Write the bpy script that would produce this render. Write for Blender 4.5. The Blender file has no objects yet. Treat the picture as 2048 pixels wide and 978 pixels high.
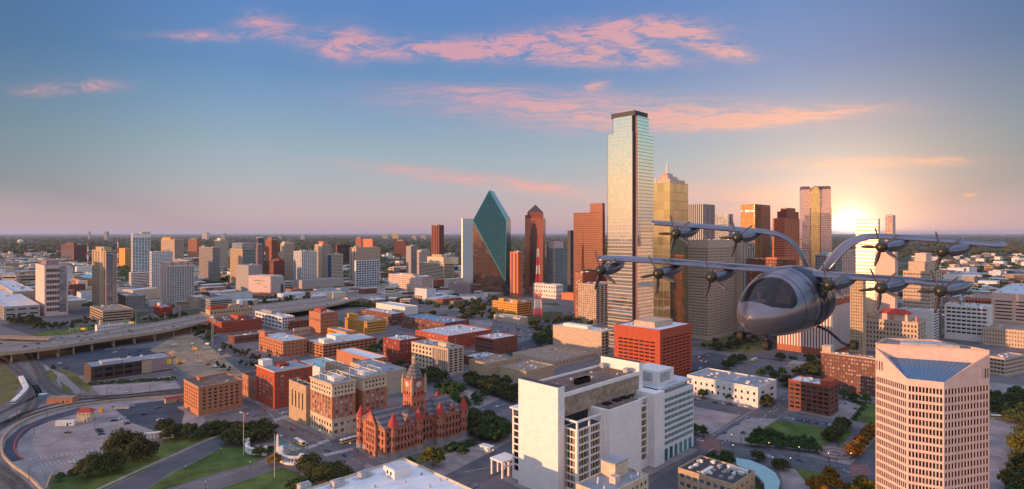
import bpy, math, random
import numpy as np
from mathutils import Vector, Matrix
R=math.radians
rnd=random.Random(7)
sc=bpy.context.scene; col=sc.collection
# ---------------- camera, sky, sun, exposure ----------------
F,CX,HY,H=1200.0,1024.0,466.0,143.0
cd=bpy.data.cameras.new("camera"); cam=bpy.data.objects.new("camera",cd); col.objects.link(cam)
cam.location=(0,0,H); cam.rotation_euler=(R(90),0,0)
cd.sensor_width=36; cd.lens=36*F/2048; cd.shift_y=-23/2048; cd.clip_start=.5; cd.clip_end=200000
sc.camera=cam
HAZE=1.6e-5
SUN_AZ,SUN_EL=-112.0,5.5          # azimuth clockwise from the view direction
sd=bpy.data.lights.new("sun",'SUN'); so=bpy.data.objects.new("sun",sd); col.objects.link(so)
sd.energy=4.9; sd.angle=R(.6); sd.color=(1,.50,.23)
sv=Vector((math.sin(R(SUN_AZ))*math.cos(R(SUN_EL)),math.cos(R(SUN_AZ))*math.cos(R(SUN_EL)),math.sin(R(SUN_EL))))
so.rotation_euler=sv.to_track_quat('Z','Y').to_euler()
sc.view_settings.view_transform='Standard'; sc.view_settings.look='None'
sc.view_settings.exposure=0.2; sc.view_settings.gamma=1.0
sc.cycles.use_denoising=True; sc.cycles.max_bounces=5; sc.cycles.diffuse_bounces=2; sc.cycles.glossy_bounces=3
sc.cycles.volume_bounces=0; sc.cycles.transparent_max_bounces=6

class NT:
    def __init__(s,t): s.t=t
    def n(s,ty,ins=None,**kw):
        nd=s.t.nodes.new(ty)
        for k,v in kw.items(): setattr(nd,k,v)
        for k,v in (ins or {}).items():
            if isinstance(v,bpy.types.NodeSocket): s.t.links.new(v,nd.inputs[k])
            else: nd.inputs[k].default_value=v
        return nd
    def m(s,op,a,b=0.0,c=None):
        i={0:a,1:b}
        if c is not None: i[2]=c
        return s.n('ShaderNodeMath',i,operation=op).outputs[0]
    def ramp(s,f,pts,interp='LINEAR'):
        r=s.n('ShaderNodeValToRGB',{0:f}); e=r.color_ramp; e.interpolation=interp
        while len(e.elements)<len(pts): e.elements.new(.5)
        for i,(p,c) in enumerate(pts): e.elements[i].position=p; e.elements[i].color=(*c,1) if len(c)==3 else c
        return r.outputs[0]
    def mix(s,f,a,b,bt='MIX'):
        nd=s.t.nodes.new('ShaderNodeMix'); nd.data_type='RGBA'; nd.blend_type=bt; nd.clamp_factor=True
        for k,v in ((0,f),(6,a),(7,b)):
            if isinstance(v,bpy.types.NodeSocket): s.t.links.new(v,nd.inputs[k])
            else: nd.inputs[k].default_value=v if k==0 else (*v,1)
        return nd.outputs[2]
    def mr(s,v,a,b,c=0,d=1,it='LINEAR'):
        return s.n('ShaderNodeMapRange',{0:v,1:a,2:b,3:c,4:d},interpolation_type=it).outputs[0]

w=bpy.data.worlds.new("World"); sc.world=w; w.use_nodes=True
nt=w.node_tree; nt.nodes.clear(); N=NT(nt)
tc=N.n('ShaderNodeTexCoord').outputs['Generated']
sep=N.n('ShaderNodeSeparateXYZ',{0:tc}); x,y,z=sep.outputs
el=N.m('MULTIPLY',N.m('ARCSINE',z),180/math.pi)
az=N.m('MULTIPLY',N.m('ARCTAN2',x,y),180/math.pi)
aaz=N.m('ABSOLUTE',az)
e40=N.mr(el,0,45)
P=lambda d:d/45
front=N.ramp(e40,[(P(0),(.49,.33,.39)),(P(1.6),(.52,.385,.42)),(P(4),(.43,.42,.46)),(P(7),(.32,.41,.47)),(P(10.5),(.22,.34,.49)),(P(14.5),(.125,.26,.49)),(P(21),(.095,.22,.50)),(P(29),(.36,.46,.78)),(P(45),(.60,.68,.98))])  # ramps brightened above the frame and behind the camera as added fill light
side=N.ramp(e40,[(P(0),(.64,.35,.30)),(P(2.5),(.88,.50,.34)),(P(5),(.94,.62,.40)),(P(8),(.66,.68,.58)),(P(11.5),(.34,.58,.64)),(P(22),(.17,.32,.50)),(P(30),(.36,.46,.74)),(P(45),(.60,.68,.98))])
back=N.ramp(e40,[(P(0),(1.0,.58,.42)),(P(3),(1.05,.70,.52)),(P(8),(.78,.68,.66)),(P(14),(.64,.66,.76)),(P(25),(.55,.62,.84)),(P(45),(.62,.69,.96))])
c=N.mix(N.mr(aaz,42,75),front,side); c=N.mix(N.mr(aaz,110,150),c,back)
# the sky is deeper to the far left and right of the view
dk=N.mr(N.m('MULTIPLY',N.mr(aaz,22,44,0,1,'SMOOTHSTEP'),N.mr(aaz,60,44)),0,1,1,.52)
dk=N.m('MAXIMUM',dk,N.mr(el,9,0,0,1))
dk=N.m('MINIMUM',dk,1.0)
c=N.mix(1.0,c,N.n('ShaderNodeCombineColor',{0:dk,1:N.m('POWER',dk,.8),2:N.m('POWER',dk,.72)}).outputs[0],'MULTIPLY')
# direction coordinates ahead of the viewer, the sky being infinitely far
yy=N.m('MAXIMUM',y,.05)
U=N.m('ADD',N.m('MULTIPLY',N.m('DIVIDE',x,yy),1200),1024); V=N.m('SUBTRACT',466,N.m('MULTIPLY',N.m('DIVIDE',z,yy),1200))
uv=N.n('ShaderNodeCombineXYZ',{0:N.m('DIVIDE',U,100),1:N.m('DIVIDE',V,32),2:.3}).outputs[0]
wz=N.n('ShaderNodeTexNoise',{'Vector':uv,'Scale':.8,'Detail':3.0}).outputs['Color']
uvw=N.n('ShaderNodeVectorMath',{0:uv,1:N.n('ShaderNodeVectorMath',{0:wz,3:1.8},operation='SCALE').outputs[0]},operation='ADD').outputs[0]
ns=N.n('ShaderNodeTexNoise',{'Vector':uvw,'Scale':1.45,'Detail':9.0,'Roughness':.70}).outputs[0]
fib=N.n('ShaderNodeTexNoise',{'Vector':N.n('ShaderNodeVectorMath',{0:uvw,1:(.5,2.2,1)},operation='MULTIPLY').outputs[0],'Scale':1.6,'Detail':5.0,'Roughness':.6}).outputs[0]
def blob(cx,cy,a,b,sl,amp):
    du=N.m('SUBTRACT',U,cx); dv=N.m('SUBTRACT',N.m('SUBTRACT',V,cy),N.m('MULTIPLY',du,sl))
    r2=N.m('ADD',N.m('POWER',N.m('ABSOLUTE',N.m('DIVIDE',du,a)),2),N.m('POWER',N.m('ABSOLUTE',N.m('DIVIDE',dv,b)),2))
    return N.m('MULTIPLY',N.m('EXPONENT',N.m('MULTIPLY',r2,-1)),amp)
def summed(l):
    s=None
    for q in l:
        v=blob(*q); s=v if s is None else N.m('ADD',s,v)
    return s
puffy=summed([(400,72,110,12,.02,.7),(540,55,60,26,.15,.9),(690,88,60,34,-.05,1.1),(850,98,150,20,.05,.95),(1020,90,150,22,-.08,.95),(1170,80,170,24,-.05,.9),(1290,52,140,18,.0,.9),(1210,118,150,17,.02,1.0),(1400,80,100,20,.3,.9),(1310,108,60,12,.3,.9),(170,172,75,14,0,.75),(70,182,55,12,0,.6),(1190,172,30,10,-.2,.9),(1440,100,60,16,.35,.7)])
wisp=summed([(1050,212,260,30,.08,.62),(1400,240,280,20,-.05,.85),(1250,215,420,34,.03,.55),(1560,238,170,12,-.12,.8),(900,352,230,13,.115,.85),(1080,378,170,15,.11,.6),(1720,325,220,12,-.02,.7),(1900,322,45,9,0,.5),(1940,390,16,4,0,.8),(1480,390,220,26,.05,.7),(950,180,120,9,0,.4),(1600,430,200,16,0,.5)])
cm=N.m('MULTIPLY',N.m('MULTIPLY',N.mr(ns,.30,.70,0,1,'SMOOTHSTEP'),N.mr(fib,.25,.6,.55,1.25)),puffy)
cw=N.m('MULTIPLY',N.mr(fib,.28,.66,.25,1,'SMOOTHSTEP'),wisp)
cl=N.m('MINIMUM',N.m('ADD',N.m('MULTIPLY',cm,1.25),cw),.93)
cl=N.m('MULTIPLY',cl,N.mr(y,.05,.3))
dg=N.m('SQRT',N.m('ADD',N.m('POWER',N.m('ABSOLUTE',N.m('SUBTRACT',U,1702)),2),N.m('POWER',N.m('ABSOLUTE',N.m('MULTIPLY',N.m('SUBTRACT',V,455),1.15)),2)))
pink=N.mix(N.mr(dg,750,150),(.83,.36,.36),(1.0,.46,.26))
c=N.mix(N.m('MULTIPLY',N.m('POWER',cl,1.25),.74),c,pink)
ff=N.mr(y,.1,.3)
def glow(r,p,colr,amp,c):
    g=N.m('MULTIPLY',N.m('EXPONENT',N.m('MULTIPLY',N.m('POWER',N.m('DIVIDE',dg,r),p),-1)),ff)
    return N.mix(1.0,c,N.mix(N.m('MULTIPLY',g,amp),(0,0,0),colr),'ADD')
c=glow(330,1.4,(.60,.22,.02),.75,c); c=glow(110,1.5,(1.0,.60,.26),.85,c); c=glow(36,1.9,(1.9,1.7,1.3),1.0,c)
c=N.mix(N.mr(el,0,-2),c,(.16,.12,.12))
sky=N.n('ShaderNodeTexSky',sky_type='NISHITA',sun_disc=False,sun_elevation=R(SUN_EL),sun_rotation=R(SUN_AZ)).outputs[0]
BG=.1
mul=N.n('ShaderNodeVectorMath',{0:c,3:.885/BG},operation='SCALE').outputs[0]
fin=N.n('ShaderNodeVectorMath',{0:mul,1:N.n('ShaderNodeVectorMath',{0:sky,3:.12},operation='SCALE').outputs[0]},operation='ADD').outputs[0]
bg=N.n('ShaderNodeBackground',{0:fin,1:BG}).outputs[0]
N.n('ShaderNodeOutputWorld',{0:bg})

# ---------------- helpers ----------------
def G(px,py,z=0.0):
    Y=F*(H-z)/(py-HY); return Vector(((px-CX)/F*Y,Y,z))
def AT(px,py,Y): return Vector(((px-CX)/F*Y,Y,H-(py-HY)/F*Y))
def tag(o,label=None,cat=None,group=None,kind=None):
    if label: o['label']=label
    if cat: o['category']=cat
    if group: o['group']=group
    if kind: o['kind']=kind
    return o
def empty(name,loc,rz=0.0):
    o=bpy.data.objects.new(name,None); col.objects.link(o); o.location=loc; o.rotation_euler=(0,0,rz); return o
class MB:
    def __init__(s): s.v=[];s.f=[];s.mi=[]
    def poly(s,pts,m=0):
        i=len(s.v); s.v+=[tuple(p) for p in pts]; s.f.append(tuple(range(i,i+len(pts)))); s.mi.append(m)
    def box(s,x0,x1,y0,y1,z0,z1,m=0):
        i=len(s.v); s.v+=[(x0,y0,z0),(x1,y0,z0),(x1,y1,z0),(x0,y1,z0),(x0,y0,z1),(x1,y0,z1),(x1,y1,z1),(x0,y1,z1)]
        for q in ((0,3,2,1),(4,5,6,7),(0,1,5,4),(1,2,6,5),(2,3,7,6),(3,0,4,7)): s.f.append(tuple(i+k for k in q)); s.mi.append(m)
        return s
    def prism(s,poly,z0,z1,m=0,mt=None):
        n=len(poly); i=len(s.v); s.v+=[(p[0],p[1],z0) for p in poly]+[(p[0],p[1],z1) for p in poly]
        s.f.append(tuple(i+k for k in range(n))[::-1]); s.mi.append(m); s.f.append(tuple(i+n+k for k in range(n))); s.mi.append(m if mt is None else mt)
        for k in range(n): s.f.append((i+k,i+(k+1)%n,i+n+(k+1)%n,i+n+k)); s.mi.append(m)
        return s
    def cone(s,cx,cy,z0,z1,r0,r1,n=12,m=0,cap=True):
        i=len(s.v)
        for r,zz in ((r0,z0),(r1,z1)):
            for k in range(n):
                a=2*math.pi*(k+.5)/n; s.v.append((cx+r*math.cos(a),cy+r*math.sin(a),zz))
        for k in range(n): s.f.append((i+k,i+(k+1)%n,i+n+(k+1)%n,i+n+k)); s.mi.append(m)
        if cap: s.f.append(tuple(i+k for k in range(n))[::-1]); s.f.append(tuple(i+n+k for k in range(n))); s.mi+=[m,m]
        return s
    def bar(s,a,b,r,m=0,n=4):
        a=Vector(a);b=Vector(b);d=(b-a).normalized(); q=d.to_track_quat('Z','Y'); i=len(s.v)
        for p in (a,b):
            for k in range(n):
                t=2*math.pi*(k+.5)/n; s.v.append(tuple(p+q@Vector((r*math.cos(t),r*math.sin(t),0))))
        for k in range(n): s.f.append((i+k,i+(k+1)%n,i+n+(k+1)%n,i+n+k)); s.mi.append(m)
        s.f.append(tuple(i+k for k in range(n))[::-1]); s.f.append(tuple(i+n+k for k in range(n))); s.mi+=[m,m]
        return s
    def loft(s,rings,m=0,closed=True,caps=True):
        n=len(rings[0]); i=len(s.v)
        for r in rings: s.v+=[tuple(p) for p in r]
        for a in range(len(rings)-1):
            for k in range(n if closed else n-1):
                k2=(k+1)%n; s.f.append((i+a*n+k,i+a*n+k2,i+(a+1)*n+k2,i+(a+1)*n+k)); s.mi.append(m)
        if caps and closed:
            s.f.append(tuple(i+k for k in range(n))[::-1]); e=i+(len(rings)-1)*n; s.f.append(tuple(e+k for k in range(n))); s.mi+=[m,m]
        return s
    def mesh(s,name,mats,smooth=False):
        me=bpy.data.meshes.new(name); me.from_pydata(s.v,[],s.f)
        if not isinstance(mats,(list,tuple)): mats=[mats]
        for q in mats: me.materials.append(q)
        if len(mats)>1: me.polygons.foreach_set('material_index',s.mi)
        if smooth: me.polygons.foreach_set('use_smooth',[True]*len(s.f))
        me.update(); return me
    def build(s,name,mats,parent=None,smooth=False,loc=None):
        o=bpy.data.objects.new(name,s.mesh(name,mats,smooth)); col.objects.link(o)
        if parent: o.parent=parent
        if loc is not None: o.location=loc
        return o
def inst(me,name,parent=None,loc=(0,0,0),rot=(0,0,0),scale=(1,1,1)):
    o=bpy.data.objects.new(name,me); col.objects.link(o); o.location=loc; o.rotation_euler=rot; o.scale=scale
    if parent: o.parent=parent
    return o
# ---------------- materials ----------------
MC={}
def base(name):
    m=bpy.data.materials.new(name); m.use_nodes=True; t=m.node_tree; return m,NT(t),t.nodes['Principled BSDF'],t
def lk(t,a,b): t.links.new(a,b)
def wallm(key,rgb,rough=.85,var=.18,scale=.35,course=0.0,spec=.3):
    if key in MC: return MC[key]
    m,n,b,t=base(key); oc=n.n('ShaderNodeTexCoord').outputs['Object']
    a=n.n('ShaderNodeTexNoise',{'Vector':oc,'Scale':scale,'Detail':6.0,'Roughness':.65}).outputs[0]
    a2=n.n('ShaderNodeTexNoise',{'Vector':n.n('ShaderNodeVectorMath',{0:oc,1:(1,1,.12)},operation='MULTIPLY').outputs[0],'Scale':1.1,'Detail':4.0}).outputs[0]
    k=n.m('ADD',n.mr(a,.3,.7,1-var,1+var*.6),n.mr(a2,.35,.7,var*.25,-var*.35))
    if course:
        s=n.n('ShaderNodeSeparateXYZ',{0:oc})
        hh=n.m('ADD',s.outputs[0],s.outputs[1])
        wn=n.n('ShaderNodeTexWhiteNoise',{'Vector':n.n('ShaderNodeCombineXYZ',{0:n.m('FLOOR',n.m('DIVIDE',hh,course*2)),1:n.m('FLOOR',n.m('DIVIDE',s.outputs[2],course))}).outputs[0]}).outputs[0]
        k=n.m('MULTIPLY',k,n.mr(wn,0,1,1-var*.5,1+var*.5))
    rc=n.n('ShaderNodeVectorMath',{0:(*rgb,),3:k},operation='SCALE').outputs[0]
    lk(t,rc,b.inputs['Base Color']); b.inputs['Roughness'].default_value=rough; b.inputs['Specular IOR Level'].default_value=spec
    MC[key]=m; return m
def plain(key,rgb,rough=.5,metal=0.0,emit=0.0):
    if key in MC: return MC[key]
    m,n,b,t=base(key); oc=n.n('ShaderNodeTexCoord').outputs['Object']
    a=n.n('ShaderNodeTexNoise',{'Vector':oc,'Scale':1.7,'Detail':3.0}).outputs[0]
    lk(t,n.n('ShaderNodeVectorMath',{0:(*rgb,),3:n.mr(a,.3,.7,.9,1.06)},operation='SCALE').outputs[0],b.inputs['Base Color'])
    b.inputs['Roughness'].default_value=rough; b.inputs['Metallic'].default_value=metal
    if emit: b.inputs['Emission Color'].default_value=(*rgb,1); b.inputs['Emission Strength'].default_value=emit
    MC[key]=m; return m
def pane(key,rgb,rgb2,rough=.12,cell=3.4,metal=0.0):
    """window glass: every pane a slightly different tone, as with blinds behind it"""
    if key in MC: return MC[key]
    m,n,b,t=base(key)
    gi=n.n('ShaderNodeNewGeometry'); oi=n.n('ShaderNodeObjectInfo')
    rr=n.m('FRACT',n.m('ADD',gi.outputs['Random Per Island'],oi.outputs['Random']))
    k=n.m('POWER',rr,2.6)
    lk(t,n.mix(k,rgb,rgb2),b.inputs['Base Color']); b.inputs['Roughness'].default_value=rough; b.inputs['Metallic'].default_value=metal
    b.inputs['Specular IOR Level'].default_value=.18
    MC[key]=m; return m
def curtain(key,rgb,line,cw,ch,lw=.12,lh=.25,metal=.85,rough=.06,wav=.012,var=.25,linemetal=0.0):
    """mirror curtain wall with a grid of joints; panels tilted a hair from one another"""
    if key in MC: return MC[key]
    m,n,b,t=base(key); oc=n.n('ShaderNodeTexCoord').outputs['Object']; s=n.n('ShaderNodeSeparateXYZ',{0:oc})
    hh=n.m('DIVIDE',n.m('ADD',s.outputs[0],s.outputs[1]),cw); vv=n.m('DIVIDE',s.outputs[2],ch)
    fx=n.m('FLOOR',hh); fz=n.m('FLOOR',vv); cell=n.n('ShaderNodeCombineXYZ',{0:fx,1:fz}).outputs[0]
    wn=n.n('ShaderNodeTexWhiteNoise',{'Vector':cell})
    ln=n.m('MAXIMUM',n.m('LESS_THAN',n.m('FRACT',hh),lw),n.m('LESS_THAN',n.m('FRACT',vv),lh))
    cg=n.n('ShaderNodeVectorMath',{0:(*rgb,),3:n.mr(wn.outputs[0],0,1,1-var,1.0)},operation='SCALE').outputs[0]
    lk(t,n.mix(ln,cg,line),b.inputs['Base Color'])
    lk(t,n.mr(ln,0,1,metal,linemetal),b.inputs['Metallic']); lk(t,n.mr(ln,0,1,rough,.45),b.inputs['Roughness'])
    g=n.n('ShaderNodeNewGeometry').outputs['Normal']
    lo=n.n('ShaderNodeTexNoise',{'Vector':oc,'Scale':.05,'Detail':3.0}).outputs['Color']
    off=n.n('ShaderNodeVectorMath',{0:n.n('ShaderNodeVectorMath',{0:n.n('ShaderNodeVectorMath',{0:wn.outputs[1],1:(.5,.5,.5)},operation='SUBTRACT').outputs[0],3:wav},operation='SCALE').outputs[0],
        1:n.n('ShaderNodeVectorMath',{0:n.n('ShaderNodeVectorMath',{0:lo,1:(.5,.5,.5)},operation='SUBTRACT').outputs[0],3:wav*2.5},operation='SCALE').outputs[0]},operation='ADD').outputs[0]
    nn=n.n('ShaderNodeVectorMath',{0:n.n('ShaderNodeVectorMath',{0:g,1:off},operation='ADD').outputs[0]},operation='NORMALIZE').outputs[0]
    lk(t,nn,b.inputs['Normal']); MC[key]=m; return m
M={}
def wm(k,*a,**kw): M[k]=wallm(k,*a,**kw)
wm('brick_red',(.42,.085,.042),course=.6); wm('brick_orange',(.45,.19,.10),course=.6); wm('brick_brown',(.20,.075,.05),course=.6)
wm('brick_dark',(.28,.05,.03),course=.6); wm('granite_red',(.25,.07,.05),rough=.4); wm('sandstone_red',(.44,.17,.105),course=.8,var=.3)
wm('brick_amber',(.66,.32,.07),course=.7); wm('tan',(.46,.34,.22),course=1.0); wm('cream',(.62,.50,.36),course=1.2); wm('beige',(.52,.40,.30),course=1.2)
wm('white',(.72,.68,.64),course=1.3,var=.1); wm('white_stone',(.74,.68,.64),course=1.0,var=.16); wm('concrete',(.40,.36,.33),var=.22); wm('pinkstone',(.66,.45,.37),course=1.5,var=.1)
wm('greystone',(.33,.30,.29),course=1.3); wm('darkgrey',(.09,.09,.10)); wm('umber',(.085,.05,.042)); wm('nearblack',(.03,.03,.035),rough=.5); wm('palepink',(.66,.5,.44),course=1.3)
wm('concrete_tan',(.36,.29,.21),var=.3,scale=.2); wm('mauve',(.34,.24,.24),rough=.3,course=1.6); wm('rust',(.34,.10,.05),rough=.5,course=2.0); wm('coral',(.62,.20,.10))
wm('roof_grey',(.30,.32,.36),var=.3,scale=.12); wm('roof_pale',(.55,.58,.62),var=.25,scale=.1); wm('roof_brown',(.20,.13,.10),var=.5,scale=.18); wm('roof_tan',(.33,.25,.19),var=.3,scale=.12)
wm('roof_white',(.72,.74,.77),var=.15,scale=.1); wm('roof_dark',(.07,.07,.08),var=.3); wm('roof_red',(.40,.03,.03),var=.2); wm('roof_blue',(.13,.25,.36),var=.15,rough=.4); wm('tile_red',(.42,.06,.045),course=.5)
wm('roof_teal',(.30,.50,.52),var=.15)
M['pane']=pane('pane',(.010,.012,.018),(.09,.085,.09)); M['pane_blue']=pane('pane_blue',(.04,.09,.15),(.16,.26,.38),metal=.2); M['pane_teal']=pane('pane_teal',(.03,.15,.19),(.12,.34,.40),rough=.08,metal=.2)
M['pane_warm']=pane('pane_warm',(.10,.06,.035),(.5,.33,.2),rough=.25); M['pane_pale']=pane('pane_pale',(.10,.11,.12),(.55,.53,.5),rough=.3); M['void']=pane('void',(.012,.011,.012),(.04,.035,.035),rough=.9)
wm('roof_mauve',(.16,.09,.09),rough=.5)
M['metal']=plain('metal',(.35,.36,.38),.45,.6); M['trim_white']=plain('trim_white',(.75,.72,.68),.6); M['black']=plain('black',(.015,.015,.017),.5); M['unit']=wallm('unit',(.42,.42,.43),var=.3)
M['trim_cream']=plain('trim_cream',(.62,.52,.38),.7)
# ---------------- buildings ----------------
FOOT=[]    # footprints (world polygons) for keeping trees off roofs
class W:
    def __init__(s,nx,nz,wf=.5,hf=.5,zb=1.0,zt=1.5,mx=.6,rec=.3,mat='pane'):
        s.nx,s.nz,s.wf,s.hf,s.zb,s.zt,s.mx,s.rec,s.mat=nx,nz,wf,hf,zb,zt,mx,rec,mat
def facade(mb,O,D,L,z0,z1,f,panes,m=0):
    Nn=(D[1],-D[0])
    def p(a,zz,d=0.0): return (O[0]+D[0]*a-Nn[0]*d, O[1]+D[1]*a-Nn[1]*d, zz)
    if f is None or L<2: mb.poly([p(0,z0),p(L,z0),p(L,z1),p(0,z1)],m); return
    mx=min(f.mx,L*.1); zb=z0+f.zb
    nx=f.nx if f.nx>0 else max(1,round((L-2*mx)/-f.nx)); nz=f.nz if f.nz>0 else max(1,round((z1-f.zt-zb)/-f.nz))
    cw=(L-2*mx)/nx; ch=(z1-f.zt-zb)/nz
    xs=[(mx+i*cw+cw*(1-f.wf)/2, mx+i*cw+cw*(1+f.wf)/2) for i in range(nx)]
    zs=[(zb+j*ch+ch*(1-f.hf)*.5, zb+j*ch+ch*(1+f.hf)*.5) for j in range(nz)]
    cur=z0
    for (a,b) in zs:
        mb.poly([p(0,cur),p(L,cur),p(L,a),p(0,a)],m); cx=0.0
        for (c,d) in xs:
            mb.poly([p(cx,a),p(c,a),p(c,b),p(cx,b)],m); r=f.rec
            mb.poly([p(c,a),p(d,a),p(d,a,r),p(c,a,r)],m); mb.poly([p(d,a),p(d,b),p(d,b,r),p(d,a,r)],m)
            mb.poly([p(d,b),p(c,b),p(c,b,r),p(d,b,r)],m); mb.poly([p(c,b),p(c,a),p(c,a,r),p(c,b,r)],m)
            panes.append((p((c+d)/2,(a+b)/2,r),math.atan2(D[1],D[0]),d-c,b-a,f.mat)); cx=d
        mb.poly([p(cx,a),p(L,a),p(L,b),p(cx,b)],m); cur=b
    mb.poly([p(0,cur),p(L,cur),p(L,z1),p(0,z1)],m)
UNIT={}
def unitpane(mat):
    if mat not in UNIT: UNIT[mat]=MB().box(-.5,.5,-.02,.06,-.5,.5).mesh('window_pane',M[mat])
    return UNIT[mat]
def put_panes(panes,parent,Y,name='window',thr=(1.0,1.3),cap=100):
    """up to `cap` windows as parts of their own, the rest as one stuff part per kind of glass"""
    s=600/Y
    big=[q for q in panes if min(q[2],q[3]*3)*s>thr[0] and q[3]*s>thr[1]]
    big.sort(key=lambda q:-q[2]*q[3]-q[0][2]*1e-4); ind=big[:cap]; ids=set(id(q) for q in ind)
    for q in ind: inst(unitpane(q[4]),name,parent,q[0],(0,0,q[1]),(q[2]+.02,1,q[3]+.02))
    rest={}
    for q in panes:
        if id(q) not in ids: rest.setdefault(q[4],[]).append(q)
    for mt,l in rest.items():
        mb=MB()
        for (c,a,wd,h,_) in l:
            dx,dy=math.cos(a)*wd/2,math.sin(a)*wd/2; e=.01
            mb.poly([(c[0]-dx,c[1]-dy,c[2]-h/2-e),(c[0]+dx,c[1]+dy,c[2]-h/2-e),(c[0]+dx,c[1]+dy,c[2]+h/2+e),(c[0]-dx,c[1]-dy,c[2]+h/2+e)])
        o=mb.build(name,M[mt],parent); tag(o,kind='stuff')
def frame(c,b,l,r,ang=45.0,Y=None):
    if Y is None: Y=F*H/(b-HY)
    P=Vector(((c-CX)/F*Y,Y)); a=R(ang); u=Vector((math.sin(a),math.cos(a))); v=Vector((-math.cos(a),math.sin(a)))
    def sol(d,px):
        k=(px-CX)/F; den=d.x-k*d.y; return max(1.5,min(400,(k*P.y-P.x)/den))
    return P,u,v,sol(v,l),sol(u,r),Y
BLD={}
def massing(root,x0,x1,y0,y1,z0,z1,mat,L=None,Rr=None,roof='roof_grey',par=.9,Y=500,names=('wall','roof'),B1=None,B2=None,panesto=None):
    """one block: walls with openings, a parapet and a sunk roof"""
    mb=MB(); pn=[]; w_,d_=x1-x0,y1-y0
    facade(mb,(x0,y1),(0,-1),d_,z0,z1,L,pn); facade(mb,(x0,y0),(1,0),w_,z0,z1,Rr,pn)
    facade(mb,(x1,y0),(0,1),d_,z0,z1,B1,pn); facade(mb,(x1,y1),(-1,0),w_,z0,z1,B2,pn)
    t=min(.45,w_*.08,d_*.08); zr=z1-par
    for a,b in (((x0,y0,x1,y0),(x0+t,y0+t,x1-t,y0+t)),((x1,y0,x1,y1),(x1-t,y0+t,x1-t,y1-t)),((x1,y1,x0,y1),(x1-t,y1-t,x0+t,y1-t)),((x0,y1,x0,y0),(x0+t,y1-t,x0+t,y0+t))):
        mb.poly([(a[0],a[1],z1),(a[2],a[3],z1),(b[2],b[3],z1),(b[0],b[1],z1)])
        mb.poly([(b[0],b[1],z1),(b[2],b[3],z1),(b[2],b[3],zr),(b[0],b[1],zr)])
    o=mb.build(names[0],M[mat] if isinstance(mat,str) else mat,root)
    rf=MB(); rf.poly([(x0+t,y0+t,zr),(x1-t,y0+t,zr),(x1-t,y1-t,zr),(x0+t,y1-t,zr)]); rf.build(names[1],M[roof],root)
    if panesto is not None: panesto+=pn
    else: put_panes(pn,root,Y)
    return o
UN=None
def units(root,x0,x1,y0,y1,z,n,rng,s=1.0):
    for i in range(n):
        w_=rng.uniform(1.5,4.5)*s; d_=rng.uniform(1.5,4)*s; h=rng.uniform(1,2.4)*s
        if x1-x0<w_+2 or y1-y0<d_+2: continue
        cx=rng.uniform(x0+1,x1-w_-1); cy=rng.uniform(y0+1,y1-d_-1)
        mb=MB().box(cx,cx+w_,cy,cy+d_,z,z+h*.8); mb.box(cx+.2,cx+w_-.2,cy+.2,cy+d_-.2,z+h*.8,z+h*.86)
        if rng.random()<.6: mb.cone(cx+w_/2,cy+d_/2,z+h*.86,z+h,min(w_,d_)*.32,min(w_,d_)*.32,8)
        mb.build('rooftop_unit',M[rng.choice(['unit','trim_white','metal','unit'])],root)
def pad(root,x0,x1,y0,y1,e=4.0):
    MBp.append((root,x0-e,x1+e,y0-e,y1+e))
MBp=[]
def B(name,label,cat,c,b,t,l,r,mat,L=None,Rr=None,roof='roof_grey',ang=45.0,Y=None,nu=3,pent=None,cornice=None,par=.9,p=True,maxR=None,maxL=None):
    P,u,v,lL,lR,Y=frame(c,b,l,r,ang,Y)
    if maxR: lR=min(lR,maxR)
    if maxL: lL=min(lL,maxL)
    z=H-(t-HY)/F*Y
    root=empty(name,(P.x,P.y,0),R(90-ang)); tag(root,label,cat)
    massing(root,0,lR,0,lL,0,z,mat,L,Rr,roof,par,Y)
    if cornice:
        q=cornice if isinstance(cornice,tuple) else (cornice,.45,.7)
        mb=MB(); e=q[1]; h=q[2]
        mb.box(-e,lR+e,-e,-.003,z-h,z+.06); mb.box(-e,-.003,.0,lL+e,z-h,z+.06)
        mb.build('cornice',M[q[0]],root)
    rng=random.Random(sum(map(ord,label)))
    zz=z-par
    if pent:      # (fx0,fx1,fy0,fy1,height,mat)
        for i,q in enumerate(pent):
            mb=MB().box(lR*q[0],lR*q[1],lL*q[2],lL*q[3],zz,zz+q[4]); mb.box(lR*q[0]-.2,lR*q[1]+.2,lL*q[2]-.2,lL*q[3]+.2,zz+q[4],zz+q[4]+.3)
            mb.build('penthouse',M[q[5]],root)
    units(root,1,lR-1,1,lL-1,zz,nu*2+2 if (nu>1 and Y<900) else nu,rng,max(1.0,Y/700)*(.8 if Y<900 else 1))
    cs=[P-u*2-v*2,P+u*(lR+2)-v*2,P+u*(lR+2)+v*(lL+2),P+v*(lL+2)-u*2]
    FOOT.append(cs)
    if p and Y<1300: pad(root,0,lR,0,lL)
    BLD[label]=(root,lR,lL,z,Y)
    return root,lR,lL,z,Y
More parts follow.
